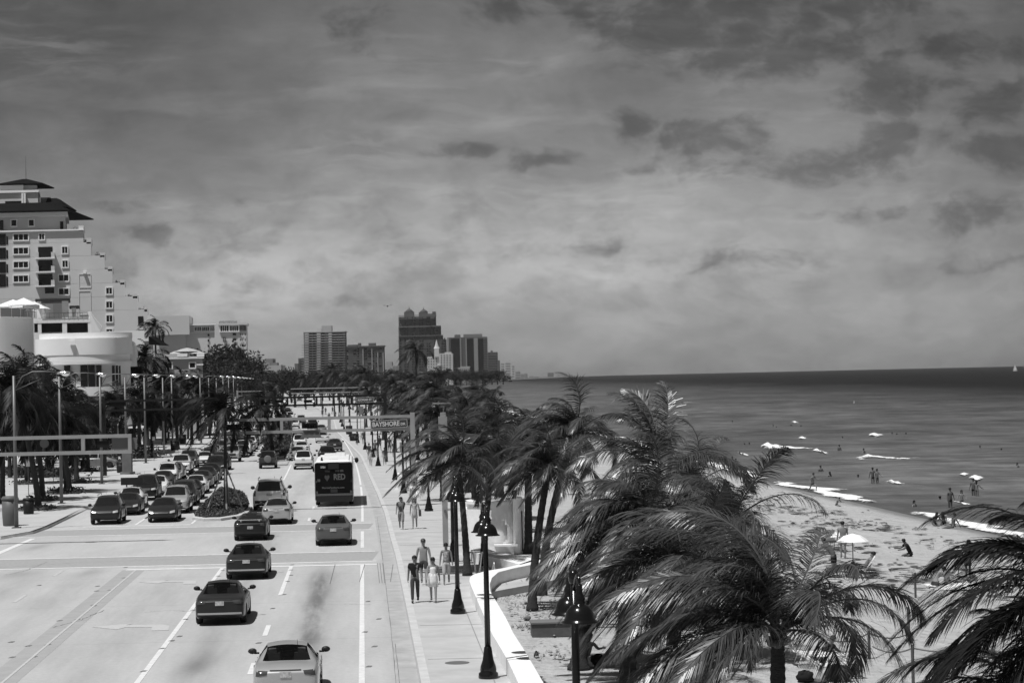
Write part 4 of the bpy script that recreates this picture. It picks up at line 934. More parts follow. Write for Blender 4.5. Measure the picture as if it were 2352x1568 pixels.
lab = ['black double lamp post cut off by the bottom edge with its bells just above', 'black double lamp post standing whole by the near white wall', 'black double lamp post beside the woman in sunglasses', 'black lamp post directly behind another, near the bike rack', 'black lamp post by the white shirted walker', 'black lamp post beside the planter box', 'black lamp post left of the parking sign']
def lamp(p, h, l):
    o = lamp0 if first[0] else copy_tree(lamp0); first[0] = False
    o.location = p; o.rotation_euler = (0, 0, h); tag(o, l, 'lamp post', 'black lamp posts along the promenade')
for (x, y, Y), l in zip(LB, lab):
    p = Vector((1.01, 39.8, Z)) if Y else G(x, y, Z)
    lamp(p, heading(p.y)+.04, l)
k = 0
for Y in (212, 236, 262, 290, 322, 356, 392, 430, 470):
    lamp(Vector((K(Y)+1.3, Y, Z)), heading(Y), f'small distant black lamp post, {ORD[k]} of the far row on the kerb'); k += 1
for Y in (205, 248, 276, 306, 340, 378):
    lamp(Vector((WL(Y)-.6, Y, Z)), heading(Y), f'small distant black lamp post among the promenade palms, {ORD[k-9]} of its row'); k += 1
# tall cobra-head poles on the left
def make_cobra():
    r = empty('light_pole')
    MB().tube([(0, 0, 0), (0, 0, 9.0)], [.125, .085], 12).build('pole', M_galv, r, True)
    MB().box((0, 0, .02), (.5, .5, .08)).build('base_plate', M_galv, r)
    a = MB(); a.tube([(.05, 0, 8.2), (.5, 0, 8.95), (1.1, 0, 9.22), (1.8, 0, 9.22), (2.6, 0, 9.16)], .035, 6); a.build('arm', M_galv, r, True)
    b = MB(); b.tube([(.1, 0, 8.15), (1.6, 0, 8.78)], .022, 5); b.build('brace', M_galv, r, True)
    h = MB(); h.ball((2.95, 0, 9.12), (.42, .17, .10), 12, 6); h.build('lamp_head', M_head, r, True)
    MB().ball((3.05, 0, 9.06), (.26, .19, .16), 12, 8).build('lens', mat('lamp_glass', .9, .22, 1.0, metal=1.0), r, True)
    return r
c0 = make_cobra(); f1 = [True]
CB = [(38, 1212), (141.5, 1156), (234, 1111), (291, 1085), (335, 1063), (377, 1045), (397, 1033)]
cl_ = ['leftmost tall grey light pole beside the grey drum', 'tall grey light pole second from the left edge', 'tall grey light pole in front of the parked hatchback', 'tall grey light pole rising behind the end of the near left truss', 'tall grey light pole fifth from the left', 'tall grey light pole sixth from the left', 'tall grey light pole seventh from the left']
def cobra(p, l):
    o = c0 if f1[0] else copy_tree(c0); f1[0] = False
    o.location = p; o.rotation_euler = (0, 0, heading(p.y)); tag(o, l, 'light pole', 'tall light poles along the left pavement')
for (x, y), l in zip(CB, cl_): cobra(G(x, y, .14), l)
k = 7
for Y in (305, 335, 368, 405, 445, 490, 540, 600, 670): cobra(Vector((C(Y)-19.6, Y, .14)), f'tall grey light pole {ORD[k]} from the left, in the far row'); k += 1
# signal trusses
def truss(x0, x1, Y, z0, z1, mt, post_x, label, posts=(), bt=.16, grp='overhead signal trusses', dy=0.0):
    r = empty('signal_truss', (0, Y, 0)); r.rotation_euler = (0, 0, dy)
    a = MB(); a.box(((x0+x1)/2, 0, z1-bt/2), (x1-x0, bt, bt)); a.build('top_beam', mt, r)
    a = MB(); a.box(((x0+x1)/2, 0, z0+bt/2), (x1-x0, bt, bt)); a.build('bottom_beam', mt, r)
    for px in posts: MB().box((px, 0, (z0+z1)/2), (bt, bt*.96, z1-z0-2*bt-.004)).build('strut', mt, r)
    if post_x is not None:
        MB().box((post_x, .02, (z1+.15)/2), (.30, .30, z1+.15)).build('post', mt, r); MB().box((post_x, .02, .06), (.6, .6, .12)).build('base_plate', mt, r)
    return tag(r, label, 'signal truss', grp)
def signal(x, Y, z, n, s=1.0, brighter=None, parent=None, back=False, label='', arrow=False):
    L = .36*n*s; r = empty('traffic_signal', (x, Y, z))
    MB().box((0, 0, 0), (L, .20*s, .38*s)).build('housing', M_signal, r)
    if not back:
        for k in range(n):
            cx = -L/2+.18*s+k*.36*s
            MB().tube([(cx, -.10*s, 0), (cx, -.34*s, -.02)], .16*s, 14, cap=False).build('visor', M_signal, r)
            MB().lathe([(.145*s, 0), (.10*s, .03), (.01, .04)], 14, M=Matrix.Translation((cx, -.105*s, 0)) @ Matrix.Rotation(R_(90), 4, 'X')).build('lens', mat('lit_lens', .6, .3, emit=.9) if brighter == k else mat('dark_lens', .02, .2), r)
    if arrow:
        t = MB(); t.add([(-.13, 0, 0), (.02, 0, .15), (.06, 0, .11), (-.03, 0, .02), (.16, 0, .02), (.16, 0, -.02), (-.03, 0, -.02), (.06, 0, -.11), (.02, 0, -.15)], [(0, 1, 2, 3, 6, 7, 8), (3, 4, 5, 6)]); t.build('arrow', mat('arrow_grey', .35, .5), r, loc=(L/2-.18*s-.36*s, -.36, 0))
    return tag(r, label, 'traffic signal')
Yb = 145.0
def XZ(px, py, Y): p = W(px, py, Y); return p.x, p.z
xl, zt = XZ(510, 966, Yb); xr_, ztr = XZ(947, 948, Yb)
zt = (zt+ztr)/2; zb_ = zt-1.02
truss(xl, xr_, Yb, zb_, zt, M_truss, xr_, 'pale grey signal truss carrying the BAYSHORE DR sign', posts=(xl+.08, XZ(647, 975, Yb)[0], XZ(756, 970, Yb)[0]), bt=.19)
def road_sign(xc, Y, zc, w_, h, s, size, label, sx=1.0, small=None, v_=.045):
    r = empty('street_sign', (xc, Y, zc)); MB().box((0, 0, 0), (w_, .03, h)).build('panel', mat('sign_green', v_, .5), r)
    fr = MB(); t = .022; o_ = .03; Mw = mat('sign_white', .50, .5)
    for (cx, cz, a, b) in ((0, h/2-o_, w_-2*o_+t, t), (0, -h/2+o_, w_-2*o_+t, t), (-w_/2+o_, 0, t, h-2*o_-t), (w_/2-o_, 0, t, h-2*o_-t)): fr.box((cx, -.019, cz), (a, .008, b))
    fr.build('border', Mw, r)
    t1 = child('lettering', text_mesh(s, size, Mw, size*.03, .003), r, ((-w_*.085 if small else 0), -.021, 0), RX); t1.scale = (sx, 1, 1)
    if small: child('lettering', text_mesh(small, size*.55, Mw, size*.015, .003), r, (w_*.375, -.021, -.04), RX)
    return tag(r, label, 'street sign')
x, z = XZ(894, 974, Yb); road_sign(x, Yb-.22, z+.02, 2.42, .56, 'BAYSHORE', .42, 'dark street sign reading BAYSHORE DR on the pale truss', small='DR', sx=.86).rotation_euler = (0, R_(-1.6), 0)
x, z = XZ(548, 980, Yb); signal(x, Yb-.2, z, 5, .95, brighter=None, label='black five-lens traffic signal with an arrow at the left end of the pale truss', arrow=True)
x, z = XZ(712, 977, Yb); signal(x, Yb-.2, z, 3, .95, label='black three-lens traffic signal in the middle of the pale truss')
MB().box((XZ(715, 1000, Yb)[0], Yb-.25, XZ(715, 999, Yb)[1]), (1.4, .3, .34), taper=.75).build('camera_housing', mat('dull_grey', .10, .6), label='dull grey sensor housing hanging under the middle of the pale truss', cat='sensor')
# near left truss, free end toward the road
Yl = 119.0; xe, zt = XZ(302, 996, Yl); x2, zt2 = XZ(0, 1000, Yl); zb_ = zt-1.04
truss(xe-14, xe, Yl, zb_, zt, M_truss, xe-14, 'grey signal truss reaching in from the left edge, free end over the pavement', posts=(xe-.09, XZ(191, 1020, Yl)[0]), bt=.19)
x, z = XZ(262, 1019, Yl); signal(x-.6, Yl+.1, z, 2, .9, back=True, label='black signal box seen from behind inside the near left truss'); 
sp = MB(); sp.box((0, 0, 0), (1.35, .04, .62)); sp.build('sign_back', mat('sign_back', .12, .5), loc=(XZ(285, 1019, Yl)[0], Yl+.1, z), label='blank back of a grey sign plate in the near left truss', cat='sign')
sp = MB(); sp.lathe([(.24, 0), (.24, .03)], 20, M=Matrix.Rotation(R_(90), 4, 'X')); sp.build('sign_back', mat('sign_back', .12, .5), loc=(XZ(101, 1018, Yl)[0], Yl+.1, XZ(101, 1018, Yl)[1]), label='round dim sign disc behind the near left truss', cat='sign')
p = G(293, 1088, .14); tp = MB(); tp.box((0, 0, 1.1), (.85, .85, 2.2)); tp2 = MB(); tp2.box((0, 0, .1), (1.2, 1.2, .2)); e_ = empty('utility_pillar', p, 0, 'square grey concrete pillar below the free end of the left truss', 'pillar'); tp.build('shaft', mat('pillar_grey', .15, .8, var=.2, scale=2), e_); tp2.build('plinth', mat('pillar_grey2', .2, .8), e_)
# dark trusses farther on
Yr = 222.0; xl, zl = XZ(594, 911, Yr); xr_, zr = XZ(884, 906, Yr); zt = (zl+zr)/2; zb_ = zt-1.0
truss(xl, xr_, Yr, zb_, zt, M_dtruss, xr_, 'black signal truss across the road carrying the RIOMAR ST sign', posts=(xl+.1, XZ(660, 920, Yr)[0], XZ(727, 918, Yr)[0], XZ(807, 916, Yr)[0]), bt=.20)
x, z = XZ(838, 918, Yr); road_sign(x, Yr-.22, z, 1.75, .56, 'RIOMAR ST', .30, 'small dark street sign reading RIOMAR ST on the black truss', sx=.92).rotation_euler = (0, R_(-1.6), 0)
for px, lb_ in ((645, 'left'), (711, 'right')):
    x, z = XZ(px, 921, Yr); signal(x, Yr-.25, z, 4, .75, brighter=3, label=f'small black traffic signal with a bright lens, {lb_} one of two on the black truss')
Yr2 = 204.0; xl, zl = XZ(238, 921, Yr2); xr_, zr = XZ(505, 911, Yr2); zt = (zl+zr)/2
truss(xl, xr_, Yr2, zt-1.05, zt, M_dtruss, xl, 'black signal truss over the oncoming queue, in front of the white building', posts=(xr_-.1, XZ(455, 918, Yr2)[0]), bt=.2)
x, z = XZ(270, 928, Yr2); signal(x, Yr2+.1, z, 4, 1.05, back=True, label='wide black signal box seen from behind at the left post of the black truss'); x, z = XZ(446, 924, Yr2); signal(x, Yr2+.1, z, 4, .75, back=True, label='small black signal box at the right end of the black truss over the queue')
Yf = 400.0; xl, zl = XZ(668, 893, Yf); xr_, zr = XZ(872, 889, Yf); truss(xl, xr_, Yf, zl-.9, zl+.1, M_truss, xr_, 'small far grey signal truss above the black one', bt=.18)
xl, zl = XZ(545, 898, Yf-20); xr_, zr = XZ(640, 896, Yf-20); truss(xl, xr_, Yf-20, zl-.9, zl, M_truss, xl, 'small far grey signal truss left of the median palm', bt=.16)
# the square mast with its end toward us
p = G(1024, 1254, .15); e_ = empty('signal_mast', p, heading(111), 'pale square mast rising behind the lamp posts, topped by a lamp bar', 'mast')
MB().box((0, 0, 3.3), (.27, .27, 6.6)).build('post', M_truss, e_); MB().box((-.02, -.1, 5.85), (.42, .5, 1.1)).build('head_box', M_truss, e_); MB().box((-.05, 0, 7.05), (.9, .12, .07), ).build('lamp_bar', M_head, e_); MB().tube([(0, 0, 6.5), (.1, 0, 7.03)], .03, 6).build('stalk', M_galv, e_)
MB().box((-.48, -.05, 5.3), (.34, .3, 1.0)).build('signal_box', M_signal, e_)
bt_ = MB(); bt_.lathe([(.07, 0), (.07, .1)], 10, M=Matrix.Translation((0, -.13, 1.75)) @ Matrix.Rotation(R_(90), 4, 'X')); bt_.build('push_button', M_galv, e_)
# parking sign, planter
p = G(934, 1113, .15); e_ = empty('parking_sign', p, 0, 'pale parking sign on a thin post reading P with an arrow', 'sign'); MB().tube([(0, 0, 0), (0, 0, 3.3)], .04, 6).build('post', M_galv, e_); MB().box((0, -.06, 2.95), (.95, .03, .75)).build('panel', mat('sign_pale', .22, .6), e_)
child('lettering', text_mesh('P', .55, mat('sign_letter', .07, .6), .01, .003), e_, (-.15, -.08, 2.95), RX)
ar = MB(); ar.box((.18, -.08, 2.93), (.22, .006, .05)); ar.add([(.29, -.084, 3.03), (.42, -.084, 2.93), (.29, -.084, 2.83)], [(0, 2, 1)]); ar.build('arrow', mat('sign_letter', .07, .6), e_)
p = G(931, 1127, .15); e_ = empty('planter', p, heading(166), 'white walled planter with a clipped hedge beside the far lamp posts', 'planter'); MB().box((0, 3, .55), (.9, 6, 1.1)).build('wall', M_white, e_)
mb = MB(); rr = random.Random(4); leaf_cloud(mb, lambda: Vector((rr.uniform(-.1, .9), rr.uniform(-.2, 6), rr.uniform(.2, 1.35))), 1600, .09, .16, rr); mb.build('hedge', M_hedge, e_)
# ---- beach wall
def outline(pts, z): return [G(x, y, z) for x, y in pts]
wz = .62
LE = [(1215, 1625), (1189.8, 1566), (1166, 1515), (1148, 1484), (1130, 1454.6), (1112, 1414), (1095.7, 1376.6), (1083, 1347), (1078.3, 1334)]
tip = [(1079, 1325), (1088, 1318), (1118, 1310), (1155, 1304), (1190, 1296), (1240, 1279), (1247, 1283), (1243, 1290), (1215, 1297), (1180, 1304), (1145, 1313), (1130, 1326), (1125, 1340)]
RE = [(1126.6, 1358), (1142.7, 1385), (1162, 1418), (1180, 1454.6), (1200, 1485), (1214.5, 1509), (1249, 1568), (1285, 1625)]
pts = [(p.x, p.y) for p in outline(LE+tip+RE, wz)]
e_ = empty('wave_wall', (0, 0, 0), 0, 'low white beach wall running from the bottom edge and curling to the right', 'wall')
mb = MB(); mb.prism(pts, -.35, wz); w_ob = mb.build('wall', M_white, e_)
gr = MB()
for (a, b) in [((1095.7, 1376.6), (1146, 1377)), ((1166, 1515), (1216, 1509))]:
    A, B = G(*a, wz+.004), G(*b, wz+.004); gr.strip([A, B], [(A.x, A.y+.05, wz+.004), (B.x, B.y+.05, wz+.004)])
gr.build('cap_joint', M_dark, e_)
pts = [(p.x, p.y) for p in outline([(1081, 1262), (1100, 1258), (1118, 1259), (1145, 1268), (1190, 1274), (1244, 1278), (1241, 1284), (1195, 1296), (1150, 1283), (1125, 1277), (1090, 1268)], .62)]
MB().prism(pts, .1, .62).build('bench_wall', M_white, label='white curved seat wall in front of the white drum', cat='wall')
# white ring gate, a drum with a big round opening
p = G(1141, 1268, .15); e_ = empty('beach_pavilion', p, 0, 'white drum shaped beach shower with a round opening and a column', 'pavilion')
mb = MB(); R1, h = 1.35, 2.35; nseg = 40; V = []; Fc = []
nz = 24
def inside_hole(t, z): # round opening on the left front
    a = (t-R_(266)); a = (a+math.pi) % (2*math.pi)-math.pi
    return (a*R1)**2+(z-1.05)**2 < .66**2
for rr_ in (R1, R1-.14):
    base_i = len(V)
    for j in range(nz+1):
        for k in range(nseg*2):
            t = 2*math.pi*k/(nseg*2); V.append((rr_*math.cos(t), rr_*math.sin(t), h*j/nz))
    for j in range(nz):
        for k in range(nseg*2):
            t = 2*math.pi*(k+.5)/(nseg*2); z_ = h*(j+.5)/nz
            a = (t-R_(330)); a = (a+math.pi) % (2*math.pi)-math.pi
            if (rr_ == R1 and inside_hole(t, z_)) or (abs(a) < .14 and .1 < z_ < 2.0): continue
            a0 = base_i+j*nseg*2+k; b0 = base_i+j*nseg*2+(k+1) % (nseg*2); Fc.append((a0, b0, b0+nseg*2, a0+nseg*2) if rr_ == R1 else (b0, a0, a0+nseg*2, b0+nseg*2))
mb.add(V, Fc); mb.build('drum', M_white, e_, True)
MB().lathe([(R1+.10, h), (R1+.10, h+.14), (R1-.2, h+.17), (R1-.2, h)], 40).build('rim', M_white, e_, False)
MB().lathe([(.20, 0), (.19, 2.5), (.25, 2.52), (.25, 2.66), (.2, 2.68)], 20, c=(R1-.35, -1.25, 0)).build('column', M_white, e_, True)
MB().box((.45, -1.55, .45), (1.1, .5, .08)).build('ledge', M_white, e_)
p = G(1000, 1213, .15)
pts = [(G(x, y, .15).x, G(x, y, .15).y) for x, y in [(1060, 1186), (1128, 1197), (1128, 1190), (1062, 1179)]]
MB().prism(pts, .1, .62).build('seat_wall', M_white, label='long low white seat wall behind the lamp posts', cat='wall')
# bike rack
p = G(1068, 1318, .15); e_ = []; pts = []
for k in range(0, 61):
    t = k/60; x = t*1.35; ph = t*math.pi*5; pts.append((x, -.25*t, .50+.42*max(-1, min(1, 1.6*math.sin(ph-math.pi/2)))))
pts = [(0, 0, 0)]+pts[6:55]+[(1.3, -.25, 0)]
mb = MB(); mb.tube([(q[0], q[1], q[2]) for q in pts], .035, 8); mb.build('bike_rack', mat('rack_steel', .55, .3, metal=.7), smooth=True, loc=p, label='wavy steel bicycle rack between two palm trunks', cat='bike rack')
# bins, column
def bin_(px, py, r, h, label, v_=.015, name='litter_bin'):
    p = G(px, py, .14); e_ = empty(name, p, 0, label, 'drum' if 'drum' in name else 'bin')
    MB().lathe([(r*.86, 0), (r*.92, .05), (r, h*.4), (r, h*.88)], 20).build('body', mat('bin_%.2f' % v_, v_, .5), e_, True); MB().lathe([(r*1.06, h*.88), (r*1.08, h*.93), (r*.9, h), (r*.4, h*1.0)], 20).build('rim', mat('bin_%.2f' % v_, v_, .5), e_, True)
bin_(66, 1180, .36, 1.05, 'black litter bin on the left pavement beside a palm'); bin_(278, 1085, .42, 1.0, 'black litter bin in front of the parked hatchback')
bin_(401, 1034, .5, 1.25, 'black litter bin at the foot of a tall light pole'); bin_(420, 1018, .5, 1.25, 'black litter bin farther up the left pavement')
bin_(24, 1207, .48, 1.78, 'big grey drum at the left edge behind the light pole', .11, 'utility_drum')
bin_(802, 997, .5, 1.3, 'dark litter bin on the promenade below the truss beam'); bin_(813, 1012, .6, 1.0, 'squat dark litter bin on the promenade'); bin_(861, 1088, .4, .9, 'dark box bin behind the man with the child') if False else None
def sign_post(px, py, hgt, w_, h_, v_, label):
    p = G(px, py, .14); e_ = empty('small_sign', p, 0, label, 'sign'); MB().tube([(0, 0, 0), (0, 0, hgt)], .03, 6).build('post', M_galv, e_); MB().box((0, -.05, hgt-.2), (w_, .02, h_)).build('panel', mat('sp_%.2f' % v_, v_, .6), e_)
sign_post(66, 1145, 3.0, .28, .8, .35, 'narrow white sign on a thin post by the black bin'); sign_post(354, 1058, 2.6, .3, .4, .2, 'thin sign post on the far left pavement'); sign_post(612, 1040, 2.4, .5, .6, .02, 'small dark sign on a post in front of the median hedge')
sign_post(123, 1105, 4.0, .3, .5, .35, 'small pale sign on a thin post above the parked hatchback'); sign_post(829, 1010, 4.2, .9, 1.1, .18, 'square grey arrow sign over the promenade')
# ropes and stakes on the sand
k = 0
def stake(px, py, h): 
    global k
    p = GB(px, py); MB().tube([(0, 0, -.1), (0, 0, h)], .045, 6).build('stake', mat('stake_wood', .09, .8), loc=p, label='thin wooden stake on the sand, '+ORD[k]+' of the rope line counted from the sea', cat='stake', group='stakes of the rope line'); k += 1; return p+Vector((0, 0, h*.93))
A = stake(2103, 1372, 1.0); B = stake(2088, 1470, 1.1); Cc = stake(1997, 1512, .85); D3 = stake(2098, 1580, 1.2)
def rope(a, b, label, sag=.15):
    pts = [a.lerp(b, t/12)-Vector((0, 0, sag*4*(t/12)*(1-t/12))) for t in range(13)]; MB().tube(pts, .022, 5).build('rope', mat('rope', .16, .9), label=label, cat='rope', group='ropes strung between the stakes')
fl = lambda px, py, h: GB(px, py)+Vector((0, 0, h))
rope(Cc, B-Vector((0, 0, .8)), 'upper slack rope between two stakes on the sand'); rope(fl(1900, 1505, .5), Cc, 'short rope running left behind the fronds'); rope(fl(2006, 1565, 1.0), D3, 'lower rope running behind the palm at the bottom'); rope(D3, fl(2290, 1580, 1.2), 'rope leading off toward the right edge')
# ================================================================ BUILDINGS
M_win = mat('window_dark', .010, .25, .4); M_trim = mat('trim_white', .80, .8, .3); M_roof = mat('roof_tile', .010, .9, .05, var=.2, scale=.5); M_rail = mat('rail', .18, .6)
M_stucco = mat('stucco_hotel', .56, .85, .3, var=.06, scale=.12); M_wht = mat('stucco_white', .78, .8, .3, var=.05, scale=.3)
class Fac:                                                           # a facade plane facing the camera at distance Y, measured in crop units
    def __init__(s, root, Y, sx, ox, sy, oy, sk=0.0):
        s.r, s.Y, s.sx, s.ox, s.sy, s.oy, s.sk = root, Y, sx, ox, sy, oy, sk; s.nw = 0; s.extra = MB()
    def xz(s, x, y): p = W(s.ox+s.sx*x, s.oy+s.sy*y, s.Y); return p.x, p.z
    def box(s, name, x0, x1, y0, y1, mt, d=20, f=0.0, zb=None, parent=None, tp=1.0):
        a = s.xz(x0, (y0+y1)/2)[0]; b = s.xz(x1, (y0+y1)/2)[0]; xm = (x0+x1)/2; zt = s.xz(xm, y0)[1]; z0 = s.xz(xm, y1)[1] if zb is None else zb
        k = s.sk; mb = MB(); mb.box(((a+b)/2, s.Y-f+d/2, (zt+z0)/2), (b-a, d, zt-z0), taper=tp)
        if k: mb.v = [(x_+k*(y_-s.Y), y_, z_) for x_, y_, z_ in mb.v]
        return mb.build(name, mt, parent or s.r)
    def win(s, x0, x1, y0, y1, frame=0.0, mt=None, name='window', f=.04, bars=0):
        s.nw += 1; a = s.xz(x0, (y0+y1)/2)[0]; b = s.xz(x1, (y0+y1)/2)[0]; xm = (x0+x1)/2; zt = s.xz(xm, y0)[1]; z0 = s.xz(xm, y1)[1]
        if s.nw > 99: s.extra.box(((a+b)/2, s.Y-f, (zt+z0)/2), (b-a, .1, zt-z0)); return
        w_ = MB().box(((a+b)/2, s.Y-f, (zt+z0)/2), (b-a, .1, zt-z0)).build(name, mt or M_win, s.r)
        if frame:
            fr = MB(); t = frame
            for (cx, cz, w2, h2) in (((a+b)/2, zt+t/2, b-a+2*t, t), ((a+b)/2, z0-t/2, b-a+2*t, t*1.2), (a-t/2, (zt+z0)/2, t, zt-z0), (b+t/2, (zt+z0)/2, t, zt-z0)): fr.box((cx, s.Y-.10, cz), (w2, .22, h2))
            for k in range(bars): fr.box((a+(b-a)*(k+1)/(bars+1), s.Y-f-.07, (zt+z0)/2), (t*.5, .05, zt-z0))
            fr.build('frame', M_trim, w_)
    def done(s):
        if s.extra.v: s.extra.build('windows_beyond', M_win, s.r, kind='stuff')
# ---- stepped hotel
e_ = empty('hotel', (0, 0, 0), 0, 'tall pale hotel at the left stepping down floor by floor to the right', 'hotel')
Fh = Fac(e_, 480, .27, 0, .27, 338.8, -.185)
steps = [(-420, 710, 718, 818), (-420, 775, 818, 932), (-420, 890, 932, 1050), (-420, 955, 1050, 1165), (-420, 1060, 1165, 1282), (-420, 1170, 1282, 1395)]
for (x0, x1, y0, y1) in steps: Fh.box('storey', x0, x1, y0, y1, M_stucco, d=26)
Fh.box('storey', -420, 1258, 1395, 2000, M_stucco, d=26, zb=0)
Fh.box('penthouse', -420, 556, 590, 718, M_stucco, d=22, f=-1.5)
Fh.box('cornice', -420, 575, 556, 592, M_trim, d=25, f=.0); Fh.box('cornice', -420, 712, 706, 718, M_trim, d=26.6, f=.5)
for i, (xa, xb, yt, yb_) in enumerate([(668, 711, 664, 712), (735, 776, 770, 818), (850, 891, 895, 932), (918, 956, 1010, 1050), (1022, 1061, 1125, 1165), (1130, 1171, 1245, 1282), (1228, 1251, 1358, 1395)]):
    Fh.box('parapet', xa, xb, yt, yb_, M_stucco, d=20)
    x, z = Fh.xz(xa-30, yb_); 
    mb = MB(); r9 = random.Random(i); leaf_cloud(mb, lambda: Vector((x+r9.gauss(0, .45), 480.8+r9.uniform(0, 2), z+.1+abs(r9.gauss(0, .35)))), 90, .14, .26, r9); mb.build('terrace_shrub', M_hedge, e_)
    x1, z1 = Fh.xz(xb, yt-30); x2, z2 = Fh.xz(xa, yt-25)
    mb = MB(); mb.tube([(x1, 481, z1-2.4), (x1, 481, z1-1.2), (x2-1.2, 481, z1-1.0), (x2-1.2, 481, z1-3)], .06, 4); mb.build('terrace_rail', M_rail, e_)
for y0, y1 in [(738, 788), (853, 905), (972, 1022), (1090, 1142)]: Fh.win(118, 240, y0, y1, .22, bars=2)
for q_ in [(335, 377, 735, 783), (530, 575, 845, 900), (533, 577, 962, 1018), (905, 953, 1193, 1245), (905, 955, 1310, 1363), (907, 957, 1427, 1482), (907, 957, 1545, 1600), (98, 140, 618, 668), (247, 288, 617, 667)]: Fh.win(*q_, .2, bars=1 if q_[0] > 300 else 0)
for q_ in [(503, 583, 1083, 1135), (503, 585, 1200, 1250)]: Fh.win(*q_, .2, bars=1)
for q_ in [(500, 528, 625, 700), (-20, 30, 618, 705), (1175, 1220, 1435, 1512), (1178, 1220, 1550, 1650), (1178, 1220, 1690, 1790)]: Fh.win(*q_, 0, f=.06 if q_[1] != 528 else -1.4)
for (y0, y1) in [(735, 830), (852, 948), (972, 1068), (1078, 1185)]:
    Fh.win(-60, 50, y0, y1, 0, name='arched_window'); Fh.win(55, 68, y0+20, y1-5, 0)
for i, (y0, y1, ys_) in enumerate([(845, 938, 945), (958, 1055, 1062), (1075, 1175, 1182)]):
    Fh.win(325, 447, y0, y1, 0, name='balcony_door', f=.05)
    b_ = Fh.box('balcony', 303, 468, ys_-6, ys_+5, M_trim, d=2.2, f=2.1)
    Fh.box('parapet', 303, 330, ys_-52, ys_-6, M_stucco, d=2.0, f=2.0, parent=b_); Fh.box('parapet', 436, 466, ys_-52, ys_-6, M_stucco, d=2.0, f=2.0, parent=b_)
Fh.win(383, 460, 1190, 1240, 0)
for (xa, xb, ya, yb_) in [(672, 775, 1078, 1190), (672, 775, 1222, 1420)]:
    a, zt = Fh.xz(xa, ya); b, z0 = Fh.xz(xb, yb_); mb = MB()
    for (cx, cz, w2, h2) in (((a+b)/2, zt, b-a, .12), ((a+b)/2, z0, b-a, .12), (a, (zt+z0)/2, .12, zt-z0-.13), (b, (zt+z0)/2, .12, zt-z0-.13)): mb.box((cx, 479.96, cz), (w2, .14, h2))
    mb.build('wall_moulding', M_stucco, e_)
Fh.box('wall_lamp', 707, 732, 1056, 1074, M_trim, d=.8, f=.8)
def hip(name, fac, xe0, xe1, ye, xt0, xt1, yt, f, dep, mt, parent=None, ins=6):
    a, b = fac.xz(xe0, ye)[0], fac.xz(xe1, ye)[0]; z0 = fac.xz((xe0+xe1)/2, ye)[1]; c_, d_ = fac.xz(xt0, yt)[0], fac.xz(xt1, yt)[0]; z1 = fac.xz((xt0+xt1)/2, yt)[1]; Y0 = fac.Y-f
    mb = MB(); mb.add([(a, Y0, z0), (b, Y0, z0), (b, Y0+dep, z0), (a, Y0+dep, z0), (c_, Y0+ins, z1), (d_, Y0+ins, z1), (d_, Y0+dep-ins, z1), (c_, Y0+dep-ins, z1), (a, Y0, z0-.25), (b, Y0, z0-.25), (b, Y0+dep, z0-.25), (a, Y0+dep, z0-.25)], [(0, 1, 5, 4), (1, 2, 6, 5), (2, 3, 7, 6), (3, 0, 4, 7), (4, 5, 6, 7), (8, 9, 1, 0), (9, 10, 2, 1), (10, 11, 3, 2), (11, 8, 0, 3), (11, 10, 9, 8)])
    return mb.build(name, mt, parent or fac.r)
hip('roof', Fh, -450, 598, 545, -380, 395, 460, 1.2, 28, M_roof)
Fh.box('tower_base', -200, 318, 368, 480, M_stucco, d=14, f=-5); Fh.box('cornice', -210, 324, 350, 370, M_trim, d=15, f=-4.6); Fh.box('tower', -60, 190, 285, 352, M_stucco, d=9, f=-6.5); Fh.box('tower_wing', 190, 305, 292, 352, M_stucco, d=8, f=-7.5)
hip('roof', Fh, -80, 320, 288, 95, 135, 230, -5.5, 12, M_roof, ins=5.5)
for x in (184, 204): Fh.box('column', x-8, x+8, 374, 458, M_trim, d=1, f=-4.4)
Fh.win(0, 160, 440, 458, 0, f=-4.9); Fh.box('stair_head', 330, 420, 385, 470, M_stucco, d=8, f=-12)
hip('roof', Fh, 320, 512, 485, 322, 400, 400, -6, 12, M_roof, ins=4)
a, z0 = Fh.xz(118, 232); b, z1 = Fh.xz(123, 25); MB().tube([(a, 492, z0-.5), (a, 492, z1)], [.10, .03], 5).build('antenna', M_rail, e_)
# ---- white rounded building in front
e_ = empty('curved_building', (0, 0, 0), 0, 'white rounded building with a curved parapet behind the tall light poles', 'building')
F2 = Fac(e_, 256, .27, 0, .27, 695.7, -.15)
xc = F2.xz(648, 370)[0]; Rr = (F2.xz(1060, 370)[0]-F2.xz(235, 370)[0])/2
def ring(name, y0, y1, r, mt, n=48, dx=0.0, yy=256+5.2):
    zt = F2.xz(648, y0)[1]; zb2 = F2.xz(648, y1)[1]; mb = MB()
    V = []
    pts = []
    for k in range(n+1):
        t = math.pi+math.pi*k/n; ex = 2.6; c_, s_ = math.cos(t), math.sin(t)
        pts.append((xc+dx+r*abs(c_)**(2/ex)*(1 if c_ > 0 else -1), yy+min(r, 5.4)*abs(s_)**(2/ex)*(1 if s_ > 0 else -1)*.95))
    pts += [(xc+dx+r-3.0, yy+14), (xc+dx-r-3.0, yy+14)]
    mb.prism(pts, zb2, zt); return mb.build(name, mt, e_)
ring('parapet', 300, 442, Rr, M_wht); ring('upper_parapet', 252, 299, Rr*.965, M_wht, dx=.06, yy=256+6.2); ring('soffit', 443, 497, Rr*.955, M_wht, dx=-.05)
